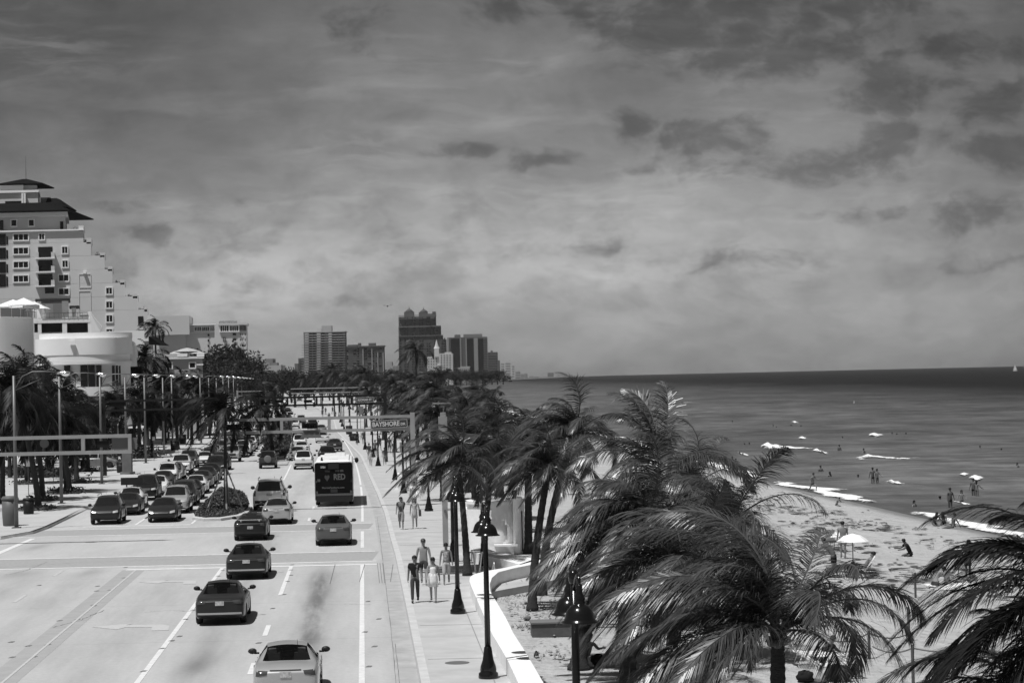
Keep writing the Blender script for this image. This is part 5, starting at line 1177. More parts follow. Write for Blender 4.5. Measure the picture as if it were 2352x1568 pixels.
ring('wall', 500, 715, Rr*.93, M_wht, dx=.05, yy=256+5.6); ring('ledge', 716, 793, Rr*.975, M_wht, dx=.25); ring('wall', 794, 965, Rr*.90, mat('stucco_darker', .55, .85), dx=.3, yy=256+5.9); ring('ledge', 966, 1050, Rr*.96, M_wht, dx=.6); 
zb2 = F2.xz(648, 1051)[1]; F2.box('ground_floor', 240, 1080, 1051, 1400, mat('stucco_darker', .55, .85), d=12, f=-2, zb=0)  # lower storeys use a darker stucco tone than the white bands
ring('band', 498, 522, Rr*.965, M_wht, dx=.1)
Yw = 256+5.6-5.13
F2b = Fac(e_, Yw+.02, .27, 0, .27, 695.7)
for q_ in [(548, 600, 530, 708), (687, 745, 528, 710), (755, 808, 528, 710), (822, 866, 528, 710)]: F2b.win(*q_, f=.08)
for q_ in [(950, 975, 530, 705), (981, 1003, 530, 705), (1009, 1024, 532, 702)]: F2b.win(*q_, f=-.25)
for q_ in [(760, 850, 798, 850), (955, 1060, 800, 880), (955, 1060, 905, 950)]: F2b.win(*q_, f=.1)
for q_ in [(890, 955, 1110, 1200), (985, 1060, 1060, 1130), (975, 1060, 1230, 1300), (700, 850, 1060, 1280)]: F2.win(*q_, f=-1.9)
F2.box('wing', 1000, 1145, 355, 535, M_wht, d=14, f=-6); F2.box('wing_parapet', 1000, 1125, 318, 356, M_trim, d=13, f=-6.2); F2.box('vent', 588, 632, 326, 340, M_trim, d=.3, f=.35)
F2.box('canopy', 1090, 1220, 1052, 1064, M_trim, d=4, f=0)
# roof terrace with pergola (further back)
e_ = empty('terrace_building', (0, 0, 0), 0, 'pale terrace building with a pergola and deck between the hotel and the rounded building', 'building')
F3 = Fac(e_, 300, .27, 0, .27, 338.8, -.19)
F3.box('block', 290, 1240, 1560, 2200, M_wht, d=30, zb=0, f=-4)
F3.box('beam', 285, 765, 1452, 1490, M_wht, d=8); 
for x0, x1, y0, y1 in [(315, 350, 1300, 1452), (528, 583, 1300, 1452), (322, 352, 1490, 1600), (530, 570, 1490, 1600), (748, 782, 1395, 1600), (612, 645, 1355, 1440)]: F3.box('column', x0, x1, y0, y1, M_wht, d=.9, f=-.05)
for x0, x1 in [(352, 530), (570, 748)]: F3.box('opening', x0, x1, 1491, 1570, M_win, d=.5, f=-1.2)  # dark panels put in for the shade inside the open bays
F3.box('opening', 290, 320, 1491, 1570, M_win, d=.5, f=-1.2); F3.box('pergola_roof', 300, 595, 1286, 1306, mat('dark_timber', .03, .8), d=9, f=.6); F3.box('pergola_roof', 590, 675, 1345, 1362, mat('dark_timber', .03, .8), d=6, f=.4)
for y_ in (1405, 1440): F3.box('rail', 355, 745, y_, y_+4, M_rail, d=.08, f=.1)
for x_ in range(380, 745, 40): F3.box('rail_post', x_, x_+3, 1405, 1452, M_rail, d=.06, f=.1)
F3.box('sun_deck_wall', 380, 445, 1318, 1450, M_wht, d=.5, f=-6)
a, z_ = F3.xz(765, 1392); b, z2 = F3.xz(880, 1530); c_, z3 = F3.xz(782, 1480); d_, z4_ = F3.xz(860, 1568)
mb = MB(); mb.add([(a, 299.6, z_), (b, 299.2, z2), (d_, 299.5, z4_), (c_, 299.8, z3-3)]+[(a, 299.9, z_), (b, 299.5, z2), (d_, 299.8, z4_), (c_, 300.1, z3-3)], [(0, 3, 2, 1), (4, 5, 6, 7), (0, 1, 5, 4), (1, 2, 6, 5), (2, 3, 7, 6), (3, 0, 4, 7)]); mb.build('sail_fin', M_wht, e_)
e_ = empty('deck_building', (0, 0, 0), 0, 'white curved roof deck with glass railing at the left edge', 'building')
F4 = Fac(e_, 275, .27, 0, .27, 338.8); xr4 = F4.xz(283, 1500)[0]
pts = []
for k in range(25): t = -math.pi/2+math.pi/2*k/24; pts.append((xr4-9+9*math.cos(t), 275+9+9*math.sin(t)))
pts = [(xr4-30, 275)]+[(x_-.215*(y_-275), y_) for x_, y_ in pts]+[(xr4-.215*25-.6, 300), (xr4-35, 300)]
zt = F4.xz(140, 1438)[1]; MB().prism(pts, 0, zt).build('wall', M_wht, e_); MB().prism([(x, y) for x, y in pts[1:26]]+[(xr4-.1, 292), (xr4-9, 292)], zt, zt+.01).build('deck', M_trim, e_) if False else None
for k in range(0, 25, 3): MB().box((pts[1+k][0]-.1, pts[1+k][1]+.15, zt+.65), (.07, .07, 1.3)).build('rail_post', M_trim, e_)
mb = MB(); mb.tube([(x-.1, y+.15, zt+1.3) for x, y in pts[0:26]], .05, 4); mb.build('handrail', M_trim, e_)
mb = MB(); mb.strip([(x-.1, y+.12, zt+.1) for x, y in pts[0:26]], [(x-.1, y+.12, zt+1.2) for x, y in pts[0:26]]); gm = mat('railing_glass', .25, .1); mb.build('glass_panel', gm, e_)
for i, (px, py, w_) in enumerate([(140, 1268, 3.8), (210, 1296, 3.4), (50, 1316, 4.0), (-20, 1272, 4)]):
    x, z = F4.xz(px, py); u_ = empty('patio_umbrella', (x, 279+i*1.5, 0), 0, f'white square parasol on the roof deck, {["highest", "rightmost", "lowest", "cut off by the frame edge"][i]}', 'umbrella', 'parasols on the roof deck')
    mb = MB(); mb.add([(-w_/2, -w_/2, z-.95), (w_/2, -w_/2, z-.95), (w_/2, w_/2, z-.95), (-w_/2, w_/2, z-.95), (0, 0, z), (0, 0, z-.15)], [(0, 1, 4), (1, 2, 4), (2, 3, 4), (3, 0, 4), (1, 0, 5), (2, 1, 5), (3, 2, 5), (0, 3, 5)]); mb.build('canopy', mat('canvas', .8, .8), u_); MB().tube([(0, 0, zt), (0, 0, z-.1)], .04, 5).build('pole', M_rail, u_)
# ---- low villa with parapets
e_ = empty('villa', (0, 0, 0), 0, 'low villa with rounded white parapets and an awning below the B building', 'building')
F5 = Fac(e_, 345, .1929, 302.5, .1929, 695.7, -.15)
F5.box('wall', 20, 850, 640, 1300, mat('stucco_villa', .34, .85, var=.1, scale=.3), d=16, zb=0); F5.box('block', -40, 245, 445, 660, mat('stucco_villa2', .40, .85), d=12, f=-3); F5.box('cornice', -60, 256, 433, 450, M_trim, d=13, f=-2.6)
for x0, x1 in [(225, 365), (540, 663), (775, 863)]: F5.box('parapet', x0, x1, 600, 638, M_wht, d=1.2, f=.3)
F5.box('ledge', 30, 860, 655, 668, M_trim, d=.6, f=.5); F5.win(693, 757, 712, 770, .15); F5.box('pilaster', 770, 850, 725, 740, M_trim, d=.4, f=.4); F5.win(120, 180, 720, 790, .15); F5.win(420, 480, 715, 775, .15)
x, z = F5.xz(315, 495); mb = MB(); a, z0 = F5.xz(240, 520); b, z1 = F5.xz(392, 505); mb.add([(a, 342, z0+.3), (b, 342, z1), (b, 350, z1), (a, 350, z0+.3), (a, 342, z0+1.6), (a, 350, z0+1.6)], [(0, 3, 2, 1), (0, 1, 4), (1, 2, 5, 4), (2, 3, 5), (0, 4, 5, 3)]); mb.build('awning', M_roof, e_)
for i, (px, py) in enumerate([(625, 530), (705, 556), (540, 558)]):
    x, z = F5.xz(px, py); u_ = empty('patio_umbrella', (x, 348, 0), 0, f'pale parasol on the villa roof, {["tallest of three", "rightmost of three", "leftmost of three"][i]}', 'umbrella', 'parasols on the villa roof')
    MB().lathe([(2.1, z-.6), (1.0, z-.2), (.05, z)], 10).build('canopy', mat('canvas_grey', .40, .8), u_); MB().tube([(0, 0, z-3), (0, 0, z-.1)], .05, 5).build('pole', M_rail, u_)
# ---- the B building
e_ = empty('b_hotel', (0, 0, 0), 0, 'long pale hotel with a blank block and a letter B on its wall', 'hotel')
e_.name = 'far_hotel'
F6 = Fac(e_, 1150, .1929, 302.5, .1929, 695.7, -.10); Mb = mat('stucco_far', .52, .9, .2, var=.04, scale=.03)
F6.box('block', 275, 690, 155, 380, Mb, d=45, f=3); F6.box('lower_wall', 275, 650, 381, 900, Mb, d=40, zb=0); F6.box('wing', 650, 992, 262, 900, Mb, d=30, f=-2, zb=0); F6.box('cornice', 690, 1000, 250, 264, M_trim, d=33, f=0)
F6.box('tower', 992, 1372, 250, 900, Mb, d=30, f=1, zb=0); F6.box('cornice', 1034, 1382, 240, 262, Mb, d=33, f=2.5); F6.box('ledge', 1045, 1284, 336, 344, M_trim, d=1, f=2); F6.box('ledge', 690, 990, 345, 352, M_trim, d=1, f=-1.2)
F6w = Fac(e_, 1148.6, .1929, 302.5, .1929, 695.7); F6v = Fac(e_, 1151.8, .1929, 302.5, .1929, 695.7)
for q_ in [(1058, 1152, 270, 335), (1172, 1268, 270, 335)]: F6w.win(*q_, .5, bars=3, f=.2)
for k in range(5): F6w.win(1290+k*16, 1300+k*16, 268, 332, f=.2, mt=mat('window_mid', .06, .4))
for q_ in [(750, 825, 285, 330), (840, 922, 285, 330), (938, 988, 285, 330)]: F6v.win(*q_, .4, bars=3, f=.2)
for y0 in (358, 422, 486, 550, 614): F6w.win(1203, 1245, y0, y0+27, f=.2); [F6w.win(x0, x0+11, y0+2, y0+30, f=.2, mt=mat('window_mid', .06, .4)) for x0 in (1290, 1310, 1348)]
for y0 in (368, 432, 497, 560): F6v.win(905, 927, y0, y0+27, f=.2)
x, z = F6w.xz(1106, 440); t = child('letter', text_mesh('B', 3.6, mat('letter_far', .06, .8), .05, .1), e_, (x, 1148.4, z), RX)
x, z = F6w.xz(1143, 224); rb_ = random.Random(1); mb = MB(); [mb.box((x-4.3+k*.62, 1150, z+rb_.uniform(-.1, .25)), (.42, .2, rb_.uniform(.6, 1.1))) for k in range(15)]; mb.box((x, 1150.2, z-.55), (9.4, .15, .15)); mb.build('roof_sign_frame', M_rail, e_)
F6.done()
# ---- skyline along the coast
M_t = {v_: mat('tower_%.2f' % v_, v_, .9, .2, var=.06, scale=.03) for v_ in (.08, .11, .15, .20, .26, .34, .46)}
def sky_b(label, Y, x0, x1, yt, v_, d=30, extra=(), cat='tower block', name='tower_block', r5=True):
    e_ = empty(name, (0, 0, 0), 0, label, cat)
    Fx = Fac(e_, Y, *((.2572, 635.2, .2572, 695.7) if r5 else (.283, 544.5, .283, 665.5)))
    Fx.box('wall', x0, x1, yt, yt+400, M_t[v_], d=d, zb=0)
    for (a, b, c_, d2, vv, f) in extra: Fx.box('roof_block', a, b, c_, d2, M_t[vv], d=d*.5, f=f)
    return Fx
Fx = sky_b('dark balconied apartment tower with two boxes on its roof, left of the skyline', 2500, 246, 611, 262, .11, extra=[(357, 397, 228, 262, .46, -5), (398, 487, 202, 262, .34, -6)])
Fx.box('roof_edge', 238, 614, 255, 262, M_t[.34], d=34, f=2)
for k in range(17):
    y0 = 265+k*22.3; brighter = k < 4  # top four floors get paler balcony colours than the rest
    Fx.box('balcony_slab', 224, 614, y0+17, y0+21, M_t[.46 if brighter else .26], d=12, f=2.5)
    for (a, b) in [(252, 288), (362, 394), (466, 494)]: Fx.box('balcony_front', a, b, y0+6, y0+17, M_t[.46 if brighter else .34], d=1, f=2.8)
    for (a, b) in [(294, 316), (326, 350), (402, 428), (500, 548), (562, 590)]: Fx.win(a, b, y0+3, y0+14, f=.5)
Fx.done()
Fx = sky_b('grey slab block with white vertical strips right of the balconied tower', 2700, 612, 957, 390, .15, extra=[(820, 880, 357, 391, .11, -3), (725, 748, 357, 391, .11, -3), (632, 720, 372, 391, .11, -2)])
Fx.box('roof_edge', 608, 960, 382, 391, M_t[.11], d=34, f=2)
for x0 in (617, 770, 850, 902, 950): Fx.box('fin', x0, x0+7, 408 if x0 < 900 else 440, 640, M_t[.34], d=1, f=1.2)
rb_ = random.Random(2)
for k in range(11):
    y0 = 402+k*22
    for (a, b) in [(622, 640), (684, 712), (722, 736), (780, 808), (815, 845), (858, 870), (888, 900), (910, 938)]:
        if rb_.random() < .62: Fx.win(a, b, y0, y0+12, f=.5)
    Fx.box('floor_line', 640, 950, y0+16, y0+17.5, M_t[.11], d=.5, f=.6)
Fx = sky_b('tall dark tower with two domed turrets, highest of the skyline', 2900, 1093, 1422, 120, .11, extra=[(1138, 1225, 78, 121, .11, -2), (1270, 1345, 82, 121, .11, -2), (1345, 1422, 95, 121, .11, -2), (1390, 1420, 76, 96, .11, -2)])
Fx.box('lower_tier', 1093, 1466, 208, 600, M_t[.11], d=34, f=1, zb=0); Fx.box('lower_tier', 1093, 1484, 292, 600, M_t[.11], d=36, f=2, zb=0); Fx.box('lower_tier', 1093, 1513, 328, 600, M_t[.08], d=38, f=3, zb=0)
for (xc_, y0) in [(1181, 80), (1311, 84)]:
    x, z = Fx.xz(xc_, y0); x2, _ = Fx.xz(xc_+34, y0); r_ = x2-x; MB().lathe([(r_, 0), (r_*1.15, .3), (r_*.9, 2.0), (r_*.55, 3.4), (r_*.2, 4.4), (.4, 5.4), (.1, 8.0)], 14, c=(x, 2912, z)).build('dome', M_t[.08], Fx.r, True)
for y_ in (108, 205, 290): Fx.box('cornice', 1090, {108: 1425, 205: 1468, 290: 1487}[y_], y_, y_+6, M_t[.15], d=3, f=4.5)
for k in range(21):
    y0 = 128+k*23
    for x0 in range(1100, 1420 if y0 < 205 else (1460 if y0 < 290 else 1505), 22):
        if 1325 < x0 < 1385 and y0 < 340: continue
        if (x0//22) % 3 == 0: continue
        Fx.win(x0, x0+10, y0, y0+12, f=4.0)
x, z = Fx.xz(1357, 150)
for (a, b, c_, d2) in [(1340, 1376, 124, 200), (1330, 1385, 222, 286)]: Fx.win(a, b, c_, d2, f=4.2, name='arched_window', mt=M_t[.08])
Fx.done()
Fx = sky_b('broad dark tower with tall vertical stripes in the right of the skyline', 2950, 1527, 1884, 305, .11, extra=[(1588, 1640, 282, 306, .15, -3), (1668, 1835, 277, 306, .20, -3)])
for (a, b) in [(1527, 1545), (1640, 1652), (1690, 1700), (1765, 1800)]: Fx.box('fin', a, b, 312, 640, M_t[.26], d=1, f=1.2)
for (a, b) in [(1560, 1636), (1704, 1760), (1806, 1850)]: Fx.win(a, b, 318, 630, f=.4, name='glass_strip')
for k in range(20): Fx.box('balcony_slab', 1850, 1888, 316+k*16, 320+k*16, M_t[.26], d=10, f=1.5)
Fx = sky_b('dark stepped block behind the striped tower', 3400, 1886, 1978, 438, .11, extra=[(1912, 1930, 424, 440, .11, -2)]); Fx.box('lower_tier', 1886, 1996, 512, 640, M_t[.11], d=20, f=1, zb=0)
for k in range(8): [Fx.win(1894+i*17, 1902+i*17, 448+k*22, 458+k*22, f=1.3) for i in range(5)]
Fx = sky_b('white hotel with a pointed spire among the skyline', 2300, 1456, 1577, 450, .46, extra=[(1500, 1560, 438, 452, .46, -3)], cat='hotel')
Fx.box('wing', 1345, 1456, 478, 600, M_t[.46], d=20, f=-2, zb=0); Fx.box('spire_base', 1408, 1450, 405, 480, M_t[.46], d=10, f=0); x, z = Fx.xz(1429, 405); MB().lathe([(3.4, 0), (2.2, 2), (.2, 9)], 8, c=(x, 2305, z)).build('spire', M_t[.46], Fx.r)
for k in range(8): [Fx.win(1466+i*26, 1476+i*26, 462+k*22, 472+k*22, f=.4, mt=M_t[.11]) for i in range(4)]
for k in range(4): [Fx.win(1355+i*22, 1364+i*22, 492+k*24, 504+k*24, f=-1.6, mt=M_t[.11]) for i in range(4)]
Fx = sky_b('low pale building right of the spired hotel', 2320, 1578, 1728, 575, .34, extra=[(1640, 1728, 566, 576, .34, -2)], cat='building', name='apartment_building'); [Fx.win(1585+i*18, 1596+i*18, 590+k*20, 600+k*20, f=.4, mt=M_t[.11]) for i in range(8) for k in range(2)]
Fx = sky_b('narrow pale block left of the domed tower', 3300, 982, 1034, 524, .34); Fx = sky_b('low pale block with rows of windows left of the domed tower', 3200, 1034, 1094, 558, .34, cat='building', name='apartment_building'); [Fx.win(1040+i*13, 1046+i*13, 566+k*16, 574+k*16, f=.4, mt=M_t[.11]) for i in range(4) for k in range(4)]
Fx = sky_b('narrow dark slab left of the balconied tower', 3000, 165, 194, 540, .11); Fx = sky_b('grey block partly behind the balconied tower', 3100, 197, 246, 492, .15); [Fx.win(202, 240, 500+k*14, 506+k*14, f=.4) for k in range(10)]
for i, (x0, x1, yt, v_) in enumerate([(2000, 2037, 530, .46), (2040, 2094, 526, .46), (2098, 2128, 552, .46), (2132, 2182, 606, .34), (2184, 2215, 632, .26), (2216, 2246, 628, .26), (2262, 2300, 652, .26), (2305, 2350, 658, .20)]):
    Fx = sky_b(['far white tower just right of the dark headland trees', 'far white tower, second to the right of the headland', 'far white tower, third to the right of the headland', 'faint low block fourth along the far coast', 'faint block fifth along the far coast', 'faint block sixth along the far coast', 'faint low block seventh along the far coast', 'faint low block eighth along the far coast'][i], 5200+i*150, x0, x1, yt, v_)
    for k in range(5): Fx.win(x0+5, x1-5, yt+12+k*22, yt+19+k*22, f=.4, mt=M_t[.20])
sky_b('tiny far block on the horizon above the near palms', 7600, 2426, 2480, 622, .15)
Fx = sky_b('grey flat roofed building beyond the left trees', 1700, 85, 212, 612, .11, r5=False, cat='building', name='apartment_building'); [Fx.win(92, 205, 625+k*16, 632+k*16, f=.4) for k in range(4)]
Fx = sky_b('white industrial looking building with a stair tower beyond the left trees', 1600, 245, 362, 612, .34, r5=False, cat='building', name='apartment_building'); Fx.box('stair_tower', 222, 285, 558, 640, M_t[.20], d=20, f=-4); Fx.box('side_wing', 205, 262, 588, 720, M_t[.26], d=20, f=-3, zb=0); Fx.box('roof_block', 285, 322, 590, 615, M_t[.20], d=12, f=-3); Fx.box('chimney', 362, 367, 605, 720, M_t[.11], d=2, f=0, zb=0)
# ================================================================ VEGETATION
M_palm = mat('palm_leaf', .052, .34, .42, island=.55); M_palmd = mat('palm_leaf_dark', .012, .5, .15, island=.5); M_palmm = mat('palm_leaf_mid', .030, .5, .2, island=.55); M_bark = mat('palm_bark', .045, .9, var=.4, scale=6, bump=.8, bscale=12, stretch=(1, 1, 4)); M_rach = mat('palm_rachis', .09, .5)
WIND = Vector((-1.0, .12, 0.0))
def crown_mesh(name, seed, L=3.8, nf=24, nl=52, wind=.55, width=.045, mt=None, droop=1.0, spec=None, el_lo=-25):
    r = random.Random(seed); mb = MB()
    lst = []
    for k in range(nf):
        t = k/nf; az = k*2.39996+r.uniform(-.25, .25); el = R_(84-(84-el_lo)*t**.85+r.uniform(-7, 7)); lst.append((az, el, L*r.uniform(.82, 1.08)*(.75 if t < .12 else 1)))
    if spec: lst += [(R_(a), R_(e), l) for a, e, l in spec]
    for (az, el, l) in lst:
        d = Vector((math.cos(az)*math.cos(el), math.sin(az)*math.cos(el), math.sin(el))); p = Vector((0, 0, 0)); n = 16; pts = [p.copy()]; ds = [d.copy()]
        for i in range(n):
            t = i/n
            d = (d+(Vector((0, 0, -1))*(.085+.085*t)*droop+WIND*wind*(.08+.15*t))*(16/n)).normalized(); p = p+d*(l/n); pts.append(p.copy()); ds.append(d.copy())
        mb.tube(pts, [.030*(1-.85*i/n)+.004 for i in range(n+1)], 4, mi=1, cap=False)
        twist = r.uniform(-.5, .5)
        for j in range(nl):
            t = .10+.90*j/(nl-1); fi = t*n; i = min(int(fi), n-1); q = pts[i].lerp(pts[i+1], fi-i); dd = ds[i].lerp(ds[i+1], fi-i).normalized()
            side = dd.cross(Vector((0, 0, 1)))
            if side.length < .05: side = Vector((1, 0, 0))
            side.normalize(); side.rotate(Matrix.Rotation(twist, 3, dd)); upv = side.cross(dd)
            ll = L*.27*(math.sin(math.pi*min(1, .12+t*.86))**.6)*r.uniform(.85, 1.1)
            for s in (-1, 1):
                if r.random() < .04: continue
                ld = (side*s*(.88-.45*t)+dd*(.42+.5*t)+upv*.22+Vector((r.gauss(0, .08), r.gauss(0, .08), r.gauss(0, .08)))).normalized()
                w0 = width*r.uniform(.8, 1.2); a = q; segs = []
                wd = ld.cross(upv).normalized()
                cur = ld.copy(); ps = [a]
                for m_ in range(3):
                    cur = (cur+Vector((0, 0, -1))*.36*droop+WIND*wind*.20).normalized(); a = a+cur*(ll/3); ps.append(a)
                wv = (wd*.85+upv*.3).normalized()
                vs = [ps[0]-wv*w0*.45, ps[0]+wv*w0*.45, ps[1]-wv*w0*.55, ps[1]+wv*w0*.55, ps[2]-wv*w0*.38, ps[2]+wv*w0*.38, ps[3]]
                mb.add(vs, [(0, 1, 3, 2), (2, 3, 5, 4), (4, 5, 6)], 0)
    for k in range(7):                                               # old frond bases and nuts under the crown
        a = k*.9; mb.ball((.17*math.cos(a), .17*math.sin(a), -.16-.03*(k % 3)), .10, 6, 5, mi=1)
    return mb.mesh(name, [mt or M_palm, M_rach if mt is None or mt is M_palm else M_palmd])
def trunk(h, lean, r0=.21, r1=.13, seed=0, n=12):
    mb = MB(); pts = []; rs = []
    for i in range(n*3+1):
        t = i/(n*3); pts.append((lean.x*(t**1.6), lean.y*(t**1.6), h*t)); base = r0*(1+.9*max(0, .10-t)/.10*.5)*(1-t)+r1*t
        rs.append(base*(1.06 if i % 2 else .97))
    rs[-1] = r1*1.25; rs[-2] = r1*1.3; mb.tube(pts, rs, 12); return mb.mesh('trunk', M_bark, True)
NEAR = [crown_mesh('crown', s, 3.6, 36, 84, .52, .026) for s in (1, 2, 3)]
NEARU = [crown_mesh('crown', s, 3.5, 30, 80, .55, .028, el_lo=4) for s in (4, 7)]
MID = [crown_mesh('crown', s, 3.4, 28, 48, .56, .038, M_palmm) for s in (11, 12, 13)]
FAR = [crown_mesh('crown', s, 3.2, 20, 22, .50, .075, M_palmm) for s in (21, 22)]
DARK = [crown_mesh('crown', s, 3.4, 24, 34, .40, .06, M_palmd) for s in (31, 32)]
palm_n = 0
def palm(cx, cy, Y, crown, s, label, base=None, zg=None, rz=0.0, r0=.2, group=None, tilt=0.0, dz=0.0, cat='palm tree'):
    """cx, cy: picture position of the crown's heart at distance Y"""
    global palm_n
    c = W(cx, cy, Y); 
    if base is not None: bx, by = base
    else: bx, by = c.x+rnd.uniform(-.3, .5)*.5, Y+rnd.uniform(-.3, .3)
    if zg is None: zg = ZB(bx, by) if bx > WL(by) else .15
    root = empty('palm_tree', (bx, by, zg), 0, label, cat, group)
    h = c.z-zg; ln = Vector((c.x-bx, c.y-by, 0))
    t = child('trunk', trunk(h+.05, ln, r0, r0*.66), root)
    cr = child('crown', crown, root, (ln.x, ln.y, h), (tilt*.3, -tilt, rz)); cr.scale = (s, s, s); palm_n += 1
    return root
GN = 'coconut palms along the beach wall'
# big near palms; special fronds: azimuth (0 = right, 90 = away, 180 = left), elevation, length
A_ = crown_mesh('crown', 5, 3.8, 20, 110, .46, .022, el_lo=12, spec=[(0, 44, 3.6), (-12, 30, 3.3), (95, 86, 4.3), (120, 84, 4.4), (175, 80, 4.5), (185, 60, 4.5), (180, 35, 4.4), (200, 20, 4.2), (240, 30, 3.8), (170, 10, 4.0), (14, 62, 3.0)])
palm(1787, 1452, 47, A_, 1.02, 'large coconut palm in the bottom middle, its fronds sweeping left over the sand', r0=.21, base=(W(1780, 1440, 47).x, 47.0), zg=-.3)
palm(1560, 1320, 57, NEAR[0], 1.0, 'coconut palm left of the largest one, trunk cut off by the bottom edge', base=(W(1539, 1440, 57).x, 57.0), r0=.23)
palm(1480, 1215, 63, NEAR[1], 1.02, 'coconut palm whose trunk foot shows on the sand right of the seated bather', base=(W(1441, 1500, 62).x, 62.0), r0=.24, rz=.3)
palm(1415, 1270, 66, NEAR[2], .78, 'coconut palm with a thick trunk behind the seated shirtless bather', base=(W(1328, 1480, 65).x, 65.0), r0=.25, rz=-.3)
E_ = crown_mesh('crown', 6, 3.8, 20, 80, .22, .026, spec=[(120, 80, 3.4), (100, 88, 3.6), (60, 84, 3.6), (180, 66, 3.4), (20, 78, 3.4), (150, 70, 3.0)])
palm(1515, 1095, 76, E_, 1.03, 'tall upright coconut palm rising above the others against the sea', r0=.2)
palm(1665, 1215, 68, NEAR[0], .98, 'coconut palm whose crown leans out toward the surf', rz=.5)
palm(1590, 1120, 80, NEAR[1], .86, 'coconut palm half hidden behind the tall upright one', rz=-.2)
palm(1318, 1000, 86, NEARU[0], .84, 'coconut palm with the dark rounded crown rising over the horizon', base=(W(1243, 1330, 88).x, 87.0), r0=.17, rz=.15)
palm(1262, 1075, 82, NEARU[1], .78, 'coconut palm in front, slim dark trunk standing in sand beside the wall end', base=(W(1222, 1370, 81.5).x, 81.5), r0=.17, rz=-.35)
palm(1052, 1066, 95, NEARU[0], .98, 'coconut palm rooted in the pavement behind the second lamp post', base=(W(1073, 1300, 93.4).x, 93.4), zg=.15, r0=.16)
palm(1135, 1055, 99, NEARU[1], .95, 'coconut palm beside the wavy bicycle rack', base=(W(1111, 1290, 98).x, 98), zg=.15, r0=.17)
palm(1215, 1020, 104, MID[2], .85, 'coconut palm behind the white drum shaped shower')
K_ = crown_mesh('crown', 8, 3.8, 24, 90, .42, .024, M_palmd, spec=[(178, 30, 3.8), (185, 55, 3.8), (172, 78, 3.6), (200, 10, 3.6), (160, 45, 3.4)])  # backlit look put into the colour: crown uses the dark leaf material
palm(2475, 1375, 40, K_, 1.0, 'dark coconut palm leaning in from the right edge', base=(11.0, 40), zg=-.3)
K2 = crown_mesh('crown', 9, 3.6, 22, 88, .46, .022, spec=[(180, 40, 3.8), (190, 25, 3.6)])
palm(2375, 1610, 41, K2, 1.0, 'lower coconut palm in the bottom right corner', base=(9.8, 41), zg=-.4)
# promenade row going away
spots = [(1148, 985, 128, .95), (1085, 1010, 120, .9), (1210, 985, 118, .8), (1010, 965, 150, .95), (1075, 945, 160, .9), (1120, 925, 175, .9), (1000, 905, 200, 1.05), (940, 960, 190, .85), (960, 925, 225, 1.0), (1050, 920, 210, .85), (905, 950, 250, .95), (1010, 872, 300, 1.15), (955, 806, 350, 1.15), (930, 905, 270, 1.0), (880, 925, 300, 1.0), (975, 880, 310, 1.0), (850, 900, 330, 1.1), (905, 885, 350, 1.1), (838, 862, 380, 1.25), (870, 880, 410, 1.1), (800, 880, 430, 1.2), (765, 850, 470, 1.2), (825, 885, 480, 1.1), (740, 872, 540, 1.2), (780, 868, 560, 1.2), (810, 862, 600, 1.2), (700, 872, 640, 1.2), (735, 862, 700, 1.2), (765, 866, 760, 1.2), (900, 866, 520, 1.2), (945, 872, 450, 1.2), (1095, 905, 230, .9)]
for i, (x, y, Y, s) in enumerate(spots):
    cm = (MID if Y < 260 else FAR)[i % (3 if Y < 260 else 2)]
    palm(x, y, Y, cm, s, f'coconut palm of the far promenade row, {ORD[i]} counted away from the camera', rz=rnd.uniform(-.4, .4), group='palms along the far promenade', r0=.17, zg=.1)
# left side: dark palms on the pavement and by the buildings
lsp = [(30, 895, 150, 1.3, 83, 'broad crowned'), (75, 930, 162, 1.2, 94, 'leaning'), (118, 955, 172, 1.25, 157, 'thick'), (165, 930, 190, 1.35, 173, 'dense'), (55, 860, 190, 1.3, 58, 'high'), (200, 965, 215, 1.2, None, 'squat'), (10, 960, 160, 1.3, 2, 'edge'), (105, 880, 215, 1.3, None, 'tall'), (150, 990, 175, 1.1, None, 'low')]
for i, (x, y, Y, s, bx, w_) in enumerate(lsp):
    c = W(x, y, Y); b = (W(bx, y, Y).x if bx is not None else c.x, Y)
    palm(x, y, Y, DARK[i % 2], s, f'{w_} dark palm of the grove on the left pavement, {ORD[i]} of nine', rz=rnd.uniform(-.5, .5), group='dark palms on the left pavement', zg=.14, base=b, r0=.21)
    # planted ring at the foot
    mb = MB(); rr = random.Random(i); leaf_cloud(mb, lambda: Vector((rr.gauss(0, .55), rr.gauss(0, .6), rr.uniform(0, .35))), 260, .09, .18, rr); mb.lathe([(.9, 0), (.8, .15), (.3, .22)], 12); mb.build('shrub_ring', M_hedge, loc=(b[0], b[1], .15), label=f'low dark planting round the foot of palm {ORD[i]} in the left grove', cat='shrub', group='planting rings of the left grove')
for i, (x, y, Y, s, l) in enumerate([(356, 752, 420, 1.2, 'lone palm standing against the hotel and the blank block'), (300, 845, 270, 1.3, 'palm right of the white rounded building'), (335, 825, 300, 1.4, 'bushy palm in front of the villa'), (372, 878, 300, 1.3, 'dark palm behind the fifth light pole'), (415, 880, 330, 1.3, 'dark palm below the villa window'), (455, 885, 330, 1.2, 'pale tipped palm at the right of the villa'), (320, 915, 250, 1.3, 'low dark palm behind the black truss'), (402, 925, 280, 1.2, 'low dark palm above the queue'), (440, 935, 300, 1.2, 'another low dark palm above the queue beside the first'), (265, 930, 240, 1.2, 'dark palm in front of the rounded building'), (480, 905, 350, 1.2, 'dark palm behind the median palm'), (350, 950, 265, 1.1, 'lowest dark palm left of the queue')]):
    palm(x, y, Y, DARK[i % 2], s, l, rz=rnd.uniform(-.5, .5), group='dark palms by the left buildings', zg=.1, r0=.24)
